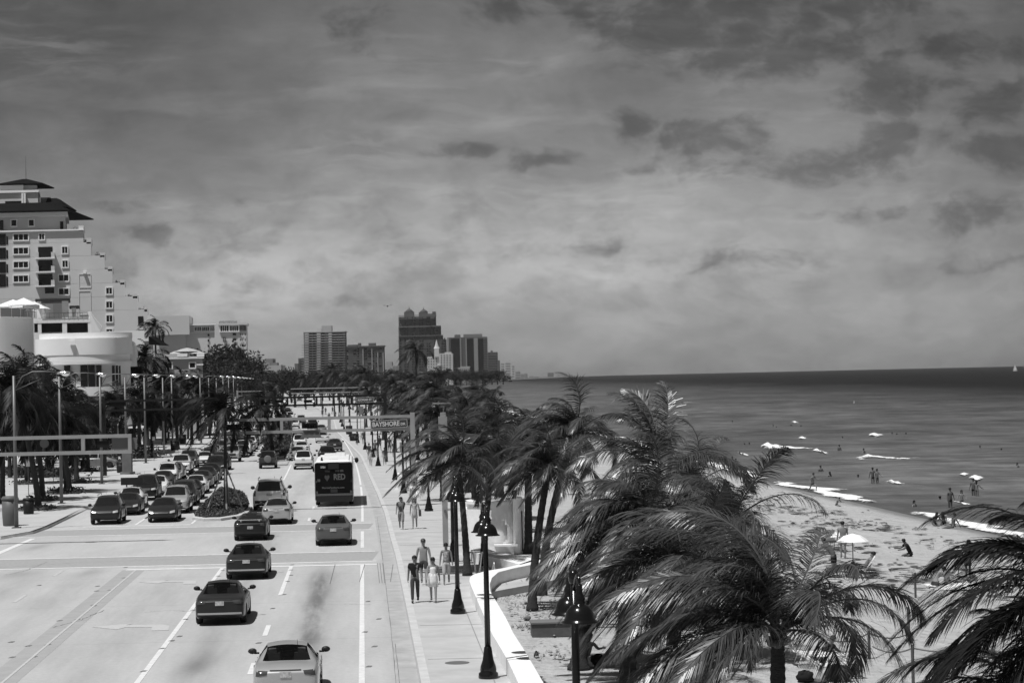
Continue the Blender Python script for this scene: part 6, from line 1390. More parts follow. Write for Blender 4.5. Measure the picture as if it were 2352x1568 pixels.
# the braced median palm and its neighbour
p = G(519, 1168, .3); c = W(517, 950, p.y+1); root = palm(517, 945, p.y, DARK[0], 1.05, 'braced palm on the near median island, fronds blown to the left', base=(p.x, p.y), zg=.3, r0=.135)
for (dx, dy_) in ((-1.15, -.3), (1.1, -.2), (.1, 1.2), (.2, -1.2)): MB().tube([(dx, dy_, 0), (dx*.1, dy_*.1, 2.6)], .055, 5).build('brace', mat('timber_brace', .30, .8), root)
palm(605, 935, 236, DARK[1], 1.25, 'palm rising from the hedge of the second median', base=(C(238)-8.6, 238), zg=.2, r0=.22); palm(628, 905, 300, FAR[0], 1.1, 'palm farther along the hedge of the second median', base=(C(300)-8.6, 300), zg=.2)
# ---- broadleaf trees
M_leaf = mat('tree_leaf', .020, .7, .3, island=.6)
def tree_mesh(seed, n=2600, R=4.0, hgt=8.0, size=.22):
    r = random.Random(seed); mb = MB(); blobs = []
    for _ in range(22): a = r.uniform(0, 6.28); rad = R*r.random()**.5*.85; blobs.append((Vector((rad*math.cos(a), rad*math.sin(a), hgt*r.uniform(.40, .98)-rad*.25)), R*r.uniform(.18, .38)))
    def fn():
        b, q = r.choice(blobs); v_ = Vector((r.gauss(0, 1), r.gauss(0, 1), r.gauss(0, .8))).normalized()*q*r.random()**.3*1.15; return b+v_
    leaf_cloud(mb, fn, n, size*.6, size*1.3, r)
    tr = MB(); tr.tube([(0, 0, 0), (.1, 0, hgt*.3), (0, .1, hgt*.6)], [.28, .2, .1], 8)
    for k in range(6): a = k*1.1; tr.tube([(0, 0, hgt*.3), (R*.35*math.cos(a), R*.35*math.sin(a), hgt*.55), (R*.6*math.cos(a), R*.6*math.sin(a), hgt*.7)], [.12, .08, .03], 5)
    return mb.mesh('crown', M_leaf), tr.mesh('trunk', M_bark)
TR = [tree_mesh(s) for s in (1, 2, 3)]
def tree(cx, ytop, Y, label, s=None, group=None, zs=1.0):
    c = W(cx, ytop, Y); h = c.z; s = s or h/8.0
    r = empty('broadleaf_tree', (c.x, Y, 0), rnd.uniform(0, 6.28), label, 'tree', group); i = rnd.randrange(3); a = child('crown', TR[i][0], r); b = child('trunk', TR[i][1], r)
    for q in (a, b): q.scale = (s*(1 if zs == 1 else zs), s*(1 if zs == 1 else zs), h/8.0)
for i, (x, y, Y) in enumerate([(478, 810, 520), (505, 790, 600), (530, 800, 640), (552, 818, 640), (495, 825, 500), (565, 845, 620), (450, 850, 420), (385, 865, 350), (352, 880, 330), (300, 890, 290), (425, 868, 380), (30, 900, 230), (85, 905, 240), (140, 915, 250), (195, 925, 255), (-10, 880, 225), (240, 960, 262), (60, 960, 215), (120, 975, 220), (330, 940, 290), (380, 935, 310), (430, 925, 330), (290, 985, 262), (470, 920, 390), (20, 925, 205), (70, 935, 210), (110, 925, 222), (165, 940, 215), (205, 945, 228), (140, 960, 200)]):
    tree(x, y, Y, f'dark bushy tree of the left bank, {ORD[i]} counted from the tallest', group='dark trees left of the road')
i = 0
rt = random.Random(9)
for Y, n, y0 in ((700, 12, 858), (900, 14, 862), (1300, 16, 862), (1800, 16, 862)):
    for k in range(n):
        x = 560+(930-560)*(k+.5)/n+rt.uniform(-10, 10)
        if x > 1176+5100*(C(Y)+6)/Y+ (30 if Y > 1000 else 0) and Y < 1000 and x < 1176+5100*(XS(Y))/Y: pass
        tree(x, y0+rt.uniform(-14, 10), Y, f'tree in the far belt beyond the road bend, {ORD[i]} of the belt', group='tree belt beyond the road bend'); i += 1
for k in range(20):
    x = 925+k*12+rt.uniform(-4, 4); tree(x, (853 if x < 1150 else 862)+rt.uniform(-4, 4)-(.0 if x > 1040 else 0), 2150-k*2, f'dark tree on the headland below the skyline, {ORD[k]} from the left', group='trees on the headland', s=2.2)
# bushes hiding the foot of the left buildings
for i, (px, py, w_, h_) in enumerate([(60, 1090, 3, 1.0), (215, 1062, 3, 1.2), (330, 1052, 2.4, 1.6), (120, 1095, 3, .8)]):
    p = G(px, py, .14); mb = MB(); rr = random.Random(i+50); leaf_cloud(mb, lambda: Vector((rr.gauss(0, w_*.4), rr.gauss(0, .8), abs(rr.gauss(0, h_*.4)))), 900, .12, .25, rr); mb.build('shrub', M_hedge, loc=p, label=['low shrub row behind the black litter bin', 'shrubs in front of the rounded building', 'dark shrub beside the thin sign post', 'low shrub among the left palms'][i], cat='shrub')
for i, (px, py, s) in enumerate([(1240, 1395, 1.0), (1185, 1368, .5), (1215, 1440, .9), (1262, 1352, .7), (1160, 1378, .35)]):
    p = GB(px, py); mb = MB(); rr = random.Random(i+70)
    for _ in range(60):
        a = rr.uniform(0, 6.28); q = Vector((rr.gauss(0, .35), rr.gauss(0, .4), 0)); t_ = q+Vector((math.cos(a)*.12, math.sin(a)*.12, rr.uniform(.06, .2)))*s; mb.add([q-Vector((.012, 0, 0)), q+Vector((.012, 0, 0)), t_], [(0, 1, 2)])
    mb.build('grass_tuft', M_hedge, loc=p, label=['dry grass tuft at the foot of the slim palm', 'small tuft at the wall foot', 'larger tuft on the sand right of the wall', 'tuft between the two slim palm trunks', 'tiny tuft against the white wall'][i], cat='grass tuft')
# ================================================================ PEOPLE
SK = {v_: mat('skin_%.2f' % v_, v_, .55, .3, var=.06, scale=4) for v_ in (.10, .17, .24, .32)}
CLO = {v_: mat('cloth_%.3f' % v_, v_, .85, .2, var=.12, scale=9) for v_ in (.012, .05, .12, .22, .40, .70)}
M_hair = mat('hair', .012, .6, .3); M_print = mat('print_cloth', .30, .85, var=.75, scale=16)
def skin_chain(verts, edges, radii, root=0, lev=1):
    me = bpy.data.meshes.new('sk'); me.from_pydata([Vector(v_) for v_ in verts], edges, []); o = bpy.data.objects.new('tmp', me); COL.objects.link(o)
    o.modifiers.new('s', 'SKIN'); sub = o.modifiers.new('u', 'SUBSURF'); sub.levels = lev; sub.render_levels = lev
    for i, r in enumerate(radii): me.skin_vertices[0].data[i].radius = r if isinstance(r, tuple) else (r, r); me.skin_vertices[0].data[i].use_root = (i == root)
    dg = bpy.context.evaluated_depsgraph_get(); dg.update(); m2 = bpy.data.meshes.new_from_object(o.evaluated_get(dg)); bpy.data.objects.remove(o)
    m2.polygons.foreach_set('use_smooth', [True]*len(m2.polygons)); return m2
def joints(pose):
    """pose: larm/rarm = (forward deg, out deg, elbow bend deg), lleg/rleg = (forward deg, knee bend deg), lean deg; facing -y"""
    J = {}; hz = pose.get('hip', .93); ln = R_(pose.get('lean', 0))
    J['pel'] = Vector((0, 0, hz)); up = Vector((0, -math.sin(ln), math.cos(ln)))
    J['spi'] = J['pel']+up*.20; J['che'] = J['pel']+up*.40; J['nec'] = J['pel']+up*.56; hd = Vector((0, -math.sin(ln*.6+R_(pose.get('nod', 4))), math.cos(ln*.6+R_(pose.get('nod', 4)))))
    J['hea'] = J['nec']+hd*.13; J['top'] = J['nec']+hd*.25
    for s, k in ((-1, 'r'), (1, 'l')):
        f, o_, b = [R_(a) for a in pose.get(k+'arm', (8, 8, 15))]
        sh = J['che']+up*.09+Vector((s*.19, 0, 0)); J[k+'sh'] = sh
        d = Vector((s*math.sin(o_), -math.sin(f)*math.cos(o_), -math.cos(f)*math.cos(o_))); J[k+'el'] = sh+d*.29
        f2 = f+b; d2 = Vector((s*math.sin(o_)*.6+pose.get(k+'in', 0)*-s, -math.sin(f2), -math.cos(f2))).normalized(); J[k+'wr'] = J[k+'el']+d2*.25; J[k+'ha'] = J[k+'wr']+d2*.09; J[k+'hd'] = d2
        f, b = [R_(a) for a in pose.get(k+'leg', (0, 0))]; hp = J['pel']+Vector((s*.095, 0, -.03)); J[k+'hp'] = hp
        sp_ = pose.get('spread', 0)
        J[k+'kn'] = hp+Vector((s*sp_, -math.sin(f), -math.cos(f)))*.44; f2 = f-b; J[k+'an'] = J[k+'kn']+Vector((s*sp_*.5, -math.sin(f2), -math.cos(f2)))*.43; J[k+'to'] = J[k+'an']+Vector((0, -.15, -.03 if abs(f2) < 1 else .1))
    return J
def person(loc, face, label, pose=None, h=1.75, skin=.24, top=None, bottom=None, top_v=None, bot_v=None, hair='short', extra=(), fem=False, fat=1.0, detail=True, group=None, shoes=None):
    pose = pose or {}; J = joints(pose); root = empty('person', loc, face, label, 'person', group); sc = h/1.78
    names = ['pel', 'spi', 'che', 'nec', 'hea', 'top', 'lsh', 'lel', 'lwr', 'lha', 'rsh', 'rel', 'rwr', 'rha', 'lhp', 'lkn', 'lan', 'lto', 'rhp', 'rkn', 'ran', 'rto']
    E = [(0, 1), (1, 2), (2, 3), (3, 4), (4, 5), (2, 6), (6, 7), (7, 8), (8, 9), (2, 10), (10, 11), (11, 12), (12, 13), (0, 14), (14, 15), (15, 16), (16, 17), (0, 18), (18, 19), (19, 20), (20, 21)]
    w_ = .88 if fem else 1.0
    Rd = [(.155*fat, .115*fat), (.125*w_*fat, .10*fat), (.155*w_, .105*fat), .055, (.085, .098), (.078, .088), .062*w_, .044, .030, .036, .062*w_, .044, .030, .036, .088*fat**.5, .058, .040, .036, .088*fat**.5, .058, .040, .036]
    P_ = [J[n_]*sc for n_ in names]; Rd = [tuple(a*sc for a in r) if isinstance(r, tuple) else r*sc for r in Rd]
    bm_ = skin_chain(P_, E, Rd, 0, 1 if not detail else 2)
    mb = MB(); mb.add([v_.co for v_ in bm_.vertices], [tuple(p.vertices) for p in bm_.polygons])
    if detail:
        for k, s in (('l', 1), ('r', -1)):                            # four fingers and a thumb, gently curled
            d = J[k+'hd']; a = J[k+'ha']*sc; sd_ = Vector((0, 1, 0)) if abs(d.y) < .8 else Vector((0, 0, 1)); pn = d.cross(sd_).normalized(); sd_ = pn.cross(d).normalized()
            for i, L_ in enumerate((.065, .078, .072, .055)):
                o_ = a+sd_*(i-1.5)*.019; mb.tube([o_, o_+d*L_*.5+pn*.004*s, o_+d*L_*.9+pn*.022*-s], [.0085, .008, .006], 5)
            o_ = J[k+'wr']*sc+sd_*.03; mb.tube([o_, o_+sd_*.025+d*.04, o_+sd_*.022+d*.075], [.011, .010, .007], 5)
        hc = J['hea']*sc
        mb.ball(hc+Vector((0, -.098, -.005))*sc, (.014, .022, .022), 6, 5)
        for s in (-1, 1): mb.ball(hc+Vector((s*.083, 0, 0))*sc, (.012, .02, .032), 6, 5)
    mb.build('body', SK[skin], root, True)
    if detail:
        f_ = MB(); hc = J['hea']*sc
        for s in (-1, 1): f_.ball(hc+Vector((s*.033, -.090, .018))*sc, (.013, .008, .007), 6, 4)
        f_.ball(hc+Vector((0, -.094, -.042))*sc, (.024, .006, .006), 6, 4); f_.build('eyes_and_mouth', M_hair, root)
    def cloth(nm, keys, edges, grow_, mt, rootk=0, over={}):
        vs, rs = [], []
        for kx in keys:
            if isinstance(kx, tuple): a, b, t = kx; vs.append((J[a]*(1-t)+J[b]*t)*sc); i0, i1 = names.index(a), names.index(b); r0, r1 = Rd[i0], Rd[i1]; r0 = r0 if isinstance(r0, tuple) else (r0, r0); r1 = r1 if isinstance(r1, tuple) else (r1, r1); r = (r0[0]*(1-t)+r1[0]*t, r0[1]*(1-t)+r1[1]*t)
            else: vs.append(J[kx]*sc); r = Rd[names.index(kx)]; r = r if isinstance(r, tuple) else (r, r)
            g_ = over.get(kx, grow_); rs.append((r[0]+g_, r[1]+g_))
        c_ = skin_chain(vs, edges, rs, rootk, 1); c_.materials.clear(); c_.materials.append(mt); return child(nm, c_, root)
    tv = CLO.get(top_v, M_print) if top_v else None; bv = CLO.get(bot_v, M_print) if bot_v else None
    if top == 'shirt': cloth('shirt', [('pel', 'spi', .1), 'spi', 'che', ('che', 'nec', .55), 'lsh', ('lsh', 'lel', .55), 'rsh', ('rsh', 'rel', .55)], [(0, 1), (1, 2), (2, 3), (2, 4), (4, 5), (2, 6), (6, 7)], .018, tv, 1)
    if top == 'tank': cloth('tank_top', [('pel', 'spi', .1), 'spi', 'che', ('che', 'nec', .40)], [(0, 1), (1, 2), (2, 3)], .032, tv, 1)
    if top == 'bikini': cloth('bikini_top', [('spi', 'che', .6), 'che'], [(0, 1)], .010, tv, 0)
    def legs(nm, t, g_, knee=False):
        ks = [('pel', 'spi', .25), 'pel']; ed = [(0, 1)]
        for k in 'lr':
            i = len(ks); ks.append(k+'hp'); ed.append((1, i))
            if knee: ks += [k+'kn', (k+'kn', k+'an', t)]; ed += [(i, i+1), (i+1, i+2)]
            else: ks.append((k+'hp', k+'kn', t)); ed.append((i, i+1))
        cloth(nm, ks, ed, g_, bv, 1)
    if bottom == 'jeans': legs('trousers', .93, .016, True)
    if bottom == 'shorts': legs('shorts', .80, .026)
    if bottom == 'long_shorts': legs('shorts', .25, .028, True)
    if bottom == 'trunks': legs('swim_trunks', .42, .014)
    if bottom == 'bikini': legs('bikini_bottom', .12, .008)
    if bottom in ('skirt', 'dress'):
        zt = J['spi'].z*sc if bottom == 'dress' else J['pel'].z*sc+.08; zb2 = (J['lkn'].z+.12)*sc; n_ = 18; mbs = MB(); pr_ = [(zt+.02, .135*fat), ((zt+zb2)/2+.12, .155*fat), ((zt+zb2)/2-.03, .165*fat), (zb2, .185*fat)]
        mbs.lathe([(r_*sc*(1.0), z_) for z_, r_ in pr_[::-1]], n_); mb2 = MB(); mb2.add([(x*(1+.04*math.sin(i*2.1)), y*.80, z) for i, (x, y, z) in enumerate(mbs.v)], mbs.f); mb2.build('skirt' if bottom == 'skirt' else 'dress_skirt', bv or tv, root, True)
    hc = J['hea']*sc; tp_ = J['top']*sc
    if hair in ('short', 'long', 'bun', 'cap'):
        hb2 = MB(); c_ = hc.lerp(tp_, .45)+Vector((0, .018, .008))*sc
        hb2.ball(c_, (.100*sc, .108*sc, .098*sc), 12, 8)
        hb2.v = [(x, max(y, hc.y-.052*sc) if z < hc.z+.045*sc else y, z) for x, y, z in hb2.v]
        if hair == 'long': hb2.ball(hc+Vector((0, .06, -.10))*sc, (.10*sc, .06*sc, .17*sc), 10, 8)
        if hair == 'bun': hb2.ball(c_+Vector((0, .10, .03))*sc, .045*sc, 8, 6)
        if hair != 'cap': hb2.build('hair', M_hair, root, True)
        else:
            hb2.box(c_+Vector((0, -.13, .005))*sc, (.13*sc, .12*sc, .015)); hb2.build('cap', CLO[.05], root, True); MB().box(c_+Vector((0, -.098, .045))*sc, (.03, .012, .03)).build('cap_badge', CLO[.70], root)
    if 'glasses' in extra: MB().box(hc+Vector((0, -.098, .02))*sc, (.15*sc, .03, .036)).build('sunglasses', M_hair, root)
    if 'bag' in extra:
        b_ = MB(); q = J['lha']*sc; b_.box(q+Vector((.06, 0, .02)), (.14, .30, .34), taper=.85); b_.tube([q+Vector((.06, -.1, .18)), J['lsh']*sc+Vector((.02, -.02, .05)), q+Vector((.06, .1, .18))], .012, 5); b_.build('shoulder_bag', CLO[.05], root)
    if shoes:
        for k in 'lr':
            a = J[k+'an']*sc; b = J[k+'to']*sc; MB().tube([a+Vector((0, .05, -.03)), a.lerp(b, .5)+Vector((0, 0, -.005)), b], [.042, .045, .030], 8).build('shoe', CLO[shoes], root, True)
    zmin = min(J['lto'].z, J['rto'].z, J['lan'].z-.04, J['ran'].z-.04)*sc
    root.location.z += pose.get('dz', -(zmin-.036*sc))
    return root
def gw(px, py, z=.15): return G(px, py, z)
walk = {'lleg': (16, 6), 'rleg': (-10, 22), 'larm': (-14, 8, 12), 'rarm': (18, 8, 18), 'hip': .925}
walk2 = {'rleg': (16, 6), 'lleg': (-10, 22), 'rarm': (-14, 9, 12), 'larm': (18, 9, 18), 'hip': .925}
person(gw(954, 1383), 0, 'man in a black t-shirt and jeans walking toward the camera, front left of four', walk2, 1.74, .17, 'shirt', 'jeans', .012, .05, 'short', fat=1.08, shoes=.012)
person(gw(996, 1382), 0, 'woman in a short white dress walking beside the man in black', walk, 1.66, .24, 'tank', 'dress', .70, .70, 'bun', ('glasses',), True, 1.12, shoes=.12)
person(gw(974, 1343), 0, 'tall shirtless man in a dark cap and dark trunks behind the couple', dict(walk, larm=(2, 12, 10), rarm=(4, 12, 10)), 1.86, .24, None, 'shorts', None, .05, 'cap', (), fat=1.15)
person(gw(1026, 1341), 0, 'woman in sunglasses, patterned top and pale shorts beside the lamp post', dict(walk2, larm=(4, 10, 8), rarm=(6, 10, 8)), 1.66, .17, 'tank', 'long_shorts', 9, .40, 'bun', ('glasses',), True, .98)
person(gw(922, 1215), 0, 'man shading his face with a raised arm, in grey t-shirt and pale shorts', dict(walk, larm=(75, -10, 100)), 1.78, .17, 'shirt', 'long_shorts', .05, .22, 'short')
person(gw(953, 1213), 0, 'dark haired woman in a pale dress carrying a shoulder bag', walk2, 1.68, .24, 'tank', 'dress', .40, .40, 'long', ('bag',), True)
person(gw(952, 1170), 0, 'walker in a white shirt seen behind the dark haired woman', walk, 1.78, .17, 'shirt', 'shorts', .70, .40, 'short')
person(gw(852, 1070), 0, 'girl in a light top and pale shorts nearest on the far pavement', walk, 1.62, .17, 'tank', 'shorts', .40, .40, 'long', fem=True, detail=False)
person(gw(862, 1049), math.pi, 'man in a grey shirt and black shorts walking away', walk, 1.80, .17, 'shirt', 'shorts', .12, .012, detail=False)
person(gw(884, 1068), 0, 'bather in pale shorts beside the far lamp post', walk2, 1.70, .17, 'shirt', 'shorts', .12, .22, detail=False)
person(gw(820, 1022), 0, 'far walker in dark clothes left of the arrow sign', walk, 1.75, .10, 'shirt', 'shorts', .012, .012, detail=False)
person(gw(848, 1056), 0, 'person just behind the girl in pale shorts', walk2, 1.72, .17, 'shirt', 'shorts', .05, .12, detail=False)
far_ = [(741, 957), (748, 952), (756, 968), (770, 962), (786, 975), (764, 950), (835, 1020), (905, 1050), (895, 1040), (872, 1035), (742, 945)]
pro = person((0, 0, 0), 0, 'x', walk, 1.75, .10, 'shirt', 'shorts', .05, .05, detail=False)
for i, (x, y) in enumerate(far_):
    o = pro if i == 0 else copy_tree(pro); o.location = gw(x, y)+Vector((0, 0, pro.location.z if i else pro.location.z)); 
    if i: o.location.z = zf
    else: zf = o.location.z
    o.rotation_euler = (0, 0, rnd.choice([0, math.pi, .5])); tag(o, f'tiny distant walker on the far promenade, {ORD[i]} of the far group', 'person', 'distant walkers on the promenade')
# left pavement
person(gw(283, 1082, .14), .5, 'dark figure standing by the bin below the left truss', walk, 1.75, .10, 'shirt', 'shorts', .012, .05, detail=False)
# seated under the palms
sit = {'hip': .12, 'lleg': (70, 105), 'rleg': (78, 110), 'lean': 28, 'larm': (45, 8, 40), 'rarm': (50, 8, 40), 'dz': .04, 'spread': .12, 'nod': 20}
sitb = {'hip': .12, 'lleg': (84, 8), 'rleg': (86, 10), 'lean': -14, 'larm': (-30, 12, 5), 'rarm': (-30, 12, 5), 'dz': .04}
q = GB(1343, 1524); person(q, R_(150), 'shirtless bather sitting on the sand with his back to us under the palms', sit, 1.78, .24, None, 'trunks', None, .05, 'short', fat=1.2)
def lump(px, py, s, v_, label, name, cat):
    q = GB(px, py); mb = MB(); rr = random.Random(int(px)); 
    mb.ball((0, 0, s[2]*.5), (s[0]/2, s[1]/2, s[2]*.6), 14, 9); mb.v = [(x+rr.gauss(0, .02), y+rr.gauss(0, .02), max(0, z+rr.gauss(0, .02))) for x, y, z in mb.v]; return mb.build(name, CLO[v_], smooth=True, loc=q, label=label, cat=cat)
lump(1362, 1530, (.75, .5, .28), .70, 'crumpled white towel beside the seated shirtless bather', 'beach_towel', 'towel'); lump(1376, 1531, (.5, .5, .35), .012, 'dark bag behind the white towel on the sand', 'beach_bag', 'bag'); lump(1232, 1509, (.12, .2, .16), .05, 'small dark sandal lying on the sand near the wall', 'sandal', 'sandal'); lump(1211, 1424, (.24, .3, .12), .12, 'small dark stone lump on sand behind the wall', 'stone', 'stone')
# beach group
person(GB(1916, 1327), R_(250), 'man in a grey t-shirt and dark shorts bending over the loungers', {'lean': 38, 'larm': (60, 5, 20), 'rarm': (55, 5, 20), 'lleg': (4, 4), 'rleg': (-6, 4)}, 1.85, .17, 'shirt', 'shorts', .12, .012, 'short', fat=1.15)
person(GB(1937, 1282), R_(180), 'dark haired man standing behind the open parasol', {}, 1.75, .24, 'shirt', 'shorts', .22, .22, 'short', detail=False)
person(GB(1945, 1326), R_(90), 'child crouching beside the bending man', sit, 1.4, .17, 'shirt', 'trunks', .40, .012, 'short', detail=False)
person(GB(1985, 1325)+Vector((0, 0, .28)), R_(-100), 'person reclining on the low beach chair with knees raised', {'hip': .12, 'lean': -38, 'lleg': (80, 75), 'rleg': (84, 80), 'larm': (10, 10, 50), 'rarm': (10, 10, 50), 'dz': .0}, 1.78, .17, None, 'trunks', None, .012, 'short')
person(GB(2092, 1277), R_(-80), 'bather in dark clothes sitting alone on the upper beach', sit, 1.75, .10, 'shirt', 'trunks', .012, .012, 'short', detail=False)
person(GB(2148, 1346), R_(160), 'bather sitting hunched on the pale blanket', sit, 1.7, .24, None, 'trunks', None, .05, 'short', detail=False); person(GB(2178, 1345), R_(200), 'second bather sitting on the pale blanket', sit, 1.6, .17, None, 'bikini', None, .40, 'long', detail=False)
person(GB(2224, 1330), R_(20), 'woman with long dark hair standing by the pale blanket', {'lean': 10}, 1.72, .10, 'shirt', 'skirt', .012, .012, 'long', fem=True, detail=False)
for i, (x, y, f_, l) in enumerate([(2146, 1207, 20, 'bather sitting in the wash, left of three'), (2168, 1206, -20, 'bather with dark hair sitting in the wash, middle of three'), (2188, 1214, -70, 'bather leaning back in the wash, right of three')]):
    person(GB(x, y), R_(f_), l, sitb if i == 2 else sit, 1.75, .10, 'bikini', 'bikini', .012, .012, 'long' if i < 2 else 'short', fem=i < 2, detail=False)
person(GB(1921, 1162), R_(60), 'child crouching at the edge of the water', sit, 1.3, .17, None, 'trunks', None, .012, 'short', detail=False)
q = G(1867, 1129, SEA); person(q-Vector((0, 0, .05)), R_(40), 'runner splashing through the shallow surf', {'lleg': (50, 60), 'rleg': (-25, 30), 'lean': 10, 'larm': (40, 20, 60), 'rarm': (-30, 20, 60)}, 1.75, .17, None, 'trunks', None, .05, 'short', detail=False)
# bathers in the water: a few standing prototypes, copied
PW = [person((0, 0, 0), 0, 'x', {'larm': (5, 14, 10), 'rarm': (5, 14, 10)}, 1.78, .10, None, 'trunks', None, .012, 'short', detail=False), person((0, 0, 0), 0, 'x', {'larm': (20, 25, 40), 'rarm': (20, 25, 40)}, 1.68, .17, 'bikini', 'bikini', .012, .012, 'long', fem=True, detail=False)]
used_w = set()
# (px, py at the water, immersion depth)
WB = [(2005, 1110, .35), (2015, 1110, .38), (2236, 1138, .4), (2244, 1139, .42), (2183, 1165, .35), (2209, 1153, .75), (1928, 1035, 1.0), (1984, 1042, 1.0), (1885, 1083, 1.15), (1906, 1094, 1.2), (1971, 1096, 1.5), (2100, 1163, 1.2), (2159, 1146, 1.5), (2337, 1073, 1.2),
      (2251, 1030, 1.4), (2300, 1033, 1.45), (2049, 998, 1.4), (2060, 998, 1.45), (2081, 999, 1.4), (1935, 1008, 1.3), (1817, 979, 1.4), (1840, 979, 1.45), (1776, 980, 1.4), (1783, 981, 1.5), (1682, 971, 1.3), (1710, 1021, 1.45), (1721, 1021, 1.45), (1767, 1048, 1.0), (1798, 1039, 1.3), (1699, 1044, 1.35), (1668, 1054, 1.5), (1676, 1055, 1.5), (1682, 1054, 1.45), (1690, 1056, 1.5)]
for i, (x, y, dep) in enumerate(WB):
    k = i % 2; o = PW[k] if k not in used_w else copy_tree(PW[k]); used_w.add(k); p = G(x, y, SEA); o.location = (p.x, p.y, SEA-dep); o.rotation_euler = (0, 0, rnd.uniform(-1, 1)+(math.pi if i % 3 == 0 else 0))
    where = 'standing knee deep in the near shallows' if dep < .5 else ('standing waist deep in the sea' if dep < 1.1 else 'with only head and shoulders above the sea')
    tag(o, f'bather {where}, {ORD[i]} of the bathers in the water', 'person', 'bathers in the sea')
# parasols
def parasol(px, py_base, h, r, label, tilt=0.0):
    q = GB(px, py_base); u_ = empty('beach_umbrella', q, 0, label, 'umbrella'); M_ = Matrix.Rotation(tilt, 4, 'Y')
    mb = MB(); n_ = 8; V = [(0, 0, h)]+[(r*.55*math.cos(2*math.pi*k/n_), r*.55*math.sin(2*math.pi*k/n_), h-.14*r) for k in range(n_)]+[(r*math.cos(2*math.pi*k/n_), r*math.sin(2*math.pi*k/n_), h-.48*r) for k in range(n_)]
    mb.add(V, [(0, 1+k, 1+(k+1) % n_) for k in range(n_)]+[(1+k, 9+k, 9+(k+1) % n_, 1+(k+1) % n_) for k in range(n_)]); mb.v = [tuple(M_ @ Vector(p)) for p in mb.v]
    c_ = mb.build('canopy', mat('parasol_white', .80, .8), u_); MB().tube([(0, 0, -.1), tuple(M_ @ Vector((0, 0, h-.02)))], .022, 6).build('pole', M_galv, u_)
parasol(1960, 1316, 1.75, .72, 'open white parasol over the low beach chairs'); parasol(1936, 1266, 1.05, .46, 'smaller white parasol behind the dark haired man', -.2); parasol(2199, 1325, 1.4, .55, 'white parasol standing by the pale blanket', .15)
# loungers and things under them
def lounger(px, py, rz, label, back=55):
    q = GB(px, py); u_ = empty('sun_lounger', q, rz, label, 'sun lounger'); fr = mat('lounger_frame', .72, .4)
    mb = MB(); 
    for s in (-.3, .3): mb.tube([(0, s, .36), (1.25, s, .36)], .02, 6); mb.tube([(.0, s, .36), (-.6*math.cos(R_(back)), s, .36+.75*math.sin(R_(back)))], .02, 6); mb.tube([(.15, s, .36), (.0, s, 0), (.45, s, 0), (.3, s, .36)], .018, 6); mb.tube([(.95, s, .36), (.85, s, 0), (1.2, s, 0), (1.1, s, .36)], .018, 6)
    mb.tube([(1.25, -.3, .36), (1.25, .3, .36)], .02, 6); mb.tube([(-.6*math.cos(R_(back)), -.3, .36+.75*math.sin(R_(back))), (-.6*math.cos(R_(back)), .3, .36+.75*math.sin(R_(back)))], .02, 6); mb.build('frame', fr, u_, True)
    st_ = MB()
    for k in range(15): st_.box((.04+k*.083, 0, .375), (.055, .58, .012))
    st_.build('seat', mat('lounger_strap', .75, .6), u_); st_ = MB()
    for k in range(8): t_ = .06+k*.085; st_.box((-.8*t_*math.cos(R_(back)), 0, .37+t_*math.sin(R_(back))), (.02, .58, .05))
    st_.build('backrest', mat('lounger_strap', .75, .6), u_)
lounger(1828, 1527, .1, 'white framed lounger with its back raised, left behind the biggest palm'); lounger(1868, 1532, .0, 'white strapped lounger lying flat behind the fronds', 12)
lounger(1880, 1556, .2, 'second white lounger in front, piled with dark bags', 30); lounger(1990, 1327, R_(170), 'low pale beach chair under the open parasol', 50)
lump(1925, 1563, (.8, .6, .42), .05, 'big dark grey bag behind the loungers', 'beach_bag', 'bag'); lump(1850, 1566, (.55, .4, .3), .012, 'black bag beneath the second white lounger', 'beach_bag', 'bag'); lump(1880, 1566, (.4, .4, .3), .40, 'pale bundle among the dark bags', 'bundle', 'bundle')
q = GB(1890, 1525); person(q, R_(60), 'bather in dark clothes sitting among the loungers behind the fronds', sit, 1.75, .17, 'shirt', 'trunks', .05, .012, 'short', detail=False)
q = GB(2160, 1347); mb = MB(); mb.prism([(-.6, -1.6), (1.9, -1.5), (2.0, 1.0), (-.5, 1.1)], .015, .05); mb.build('beach_blanket', CLO[.70], loc=q, label='pale blanket spread on the sand under the seated bathers', cat='blanket')
q = GB(1912, 1262); e_ = empty('beach_chair', q, .3, 'small dark striped folding chair near the parasols', 'chair'); MB().box((0, 0, .42), (.5, .5, .05)).build('seat', CLO[.05], e_); MB().box((0, .25, .72), (.5, .05, .55)).build('backrest', CLO[.40], e_)
for sx in (-.22, .22):
    for sy in (-.22, .22): MB().tube([(sx, sy, 0), (sx, sy, .42)], .015, 5).build('leg', M_galv, e_)
# grey storage box half hidden by fronds
q = GB(1275, 1462); e_ = empty('storage_box', q, .05, 'low grey box on the sand behind the near lamp heads', 'box'); MB().box((0, .5, .22), (1.5, .9, .44)).build('body', mat('box_grey', .10, .8, var=.2), e_); MB().box((0, .5, .46), (1.58, .98, .05)).build('lid', mat('box_lid', .16, .8), e_)
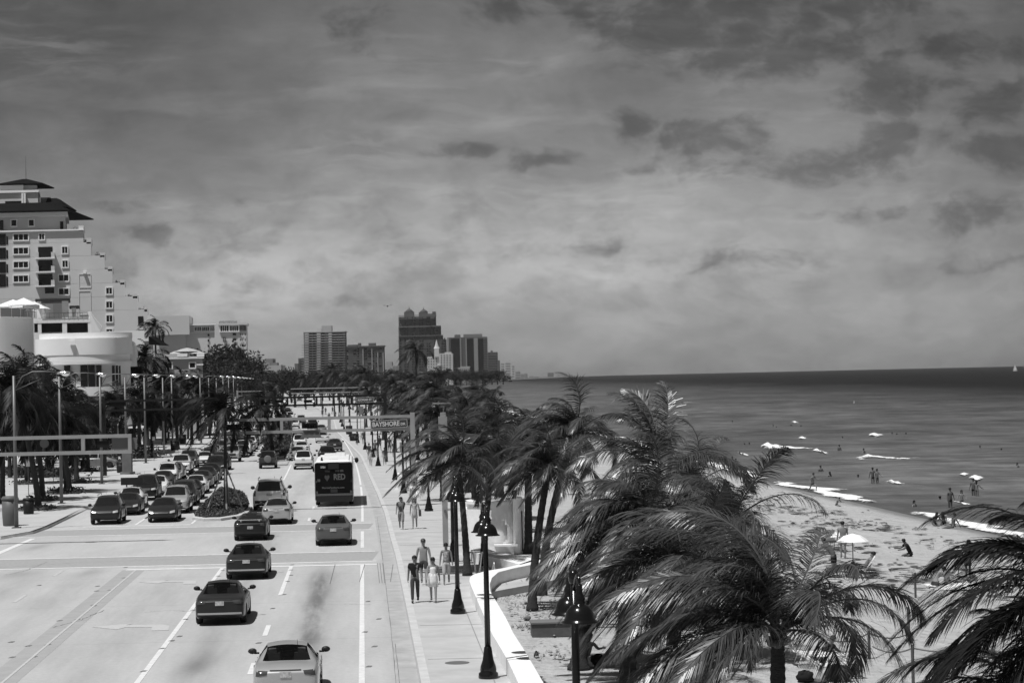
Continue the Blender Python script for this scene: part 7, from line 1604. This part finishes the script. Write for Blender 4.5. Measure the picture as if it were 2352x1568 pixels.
# sail boat, gull
q = W(2331, 846, 3200); e_ = empty('sailing_boat', (q.x, 3200, SEA), 0, 'tiny white sailing boat on the horizon at the far right', 'boat'); MB().prism([(-3, 0), (-2, -1), (3, -1), (4, 0), (3, 1), (-2, 1)], -.2, .9).build('hull', M_white, e_); mb = MB(); mb.add([(0, 0, 1.5), (2.8, .1, 1.6), (0, 0, 10), (-.2, 0, 1.5), (-2.2, .1, 1.5), (-.2, 0, 9)], [(0, 1, 2), (3, 4, 5)]); mb.build('sail', mat('sail', .8, .8), e_); MB().tube([(0, 0, 0), (0, 0, 10.5)], .08, 5).build('mast', M_galv, e_)
q = G(1962, 926, SEA); MB().lathe([(.1, -.3), (.28, 0), (.24, .3), (.05, .7), (.03, .9)], 10).build('buoy', mat('buoy', .3, .6), loc=(q.x, q.y, SEA), label='small pale marker buoy out on the sea', cat='buoy')
q = W(890, 703, 260); mb = MB(); mb.ball((0, 0, 0), (.10, .28, .09), 8, 6); mb.add([(0, -.05, .03), (.35, .0, .14), (.62, .12, .06), (.3, .14, .10), (0, .12, .03)], [(0, 1, 3, 4), (1, 2, 3)]); mb.add([(0, -.05, .03), (-.35, .0, .14), (-.62, .12, .06), (-.3, .14, .10), (0, .12, .03)], [(4, 3, 1, 0), (3, 2, 1)]); mb.build('seagull', mat('bird', .05, .8), loc=q, label='small dark bird flying above the skyline', cat='bird')
# ---- sea haze: one closed box of thin even air round everything
hz = MB(); hz.box((1250, 4550, 148), (11600, 9200, 304)); hm = bpy.data.materials.new('haze'); hm.use_nodes = True; ht_ = hm.node_tree
for n_ in list(ht_.nodes): ht_.nodes.remove(n_)
hn = NT(ht_); pv_ = hn.n('ShaderNodeVolumePrincipled'); pv_.inputs['Color'].default_value = (.9, .9, .9, 1); pv_.inputs['Density'].default_value = .000024; pv_.inputs['Anisotropy'].default_value = .2; hn.n('ShaderNodeOutputMaterial', {1: pv_.outputs[0]})
HZ = hz.build('haze', hm, kind='stuff', label='thin sea haze over the whole coast', cat='haze')
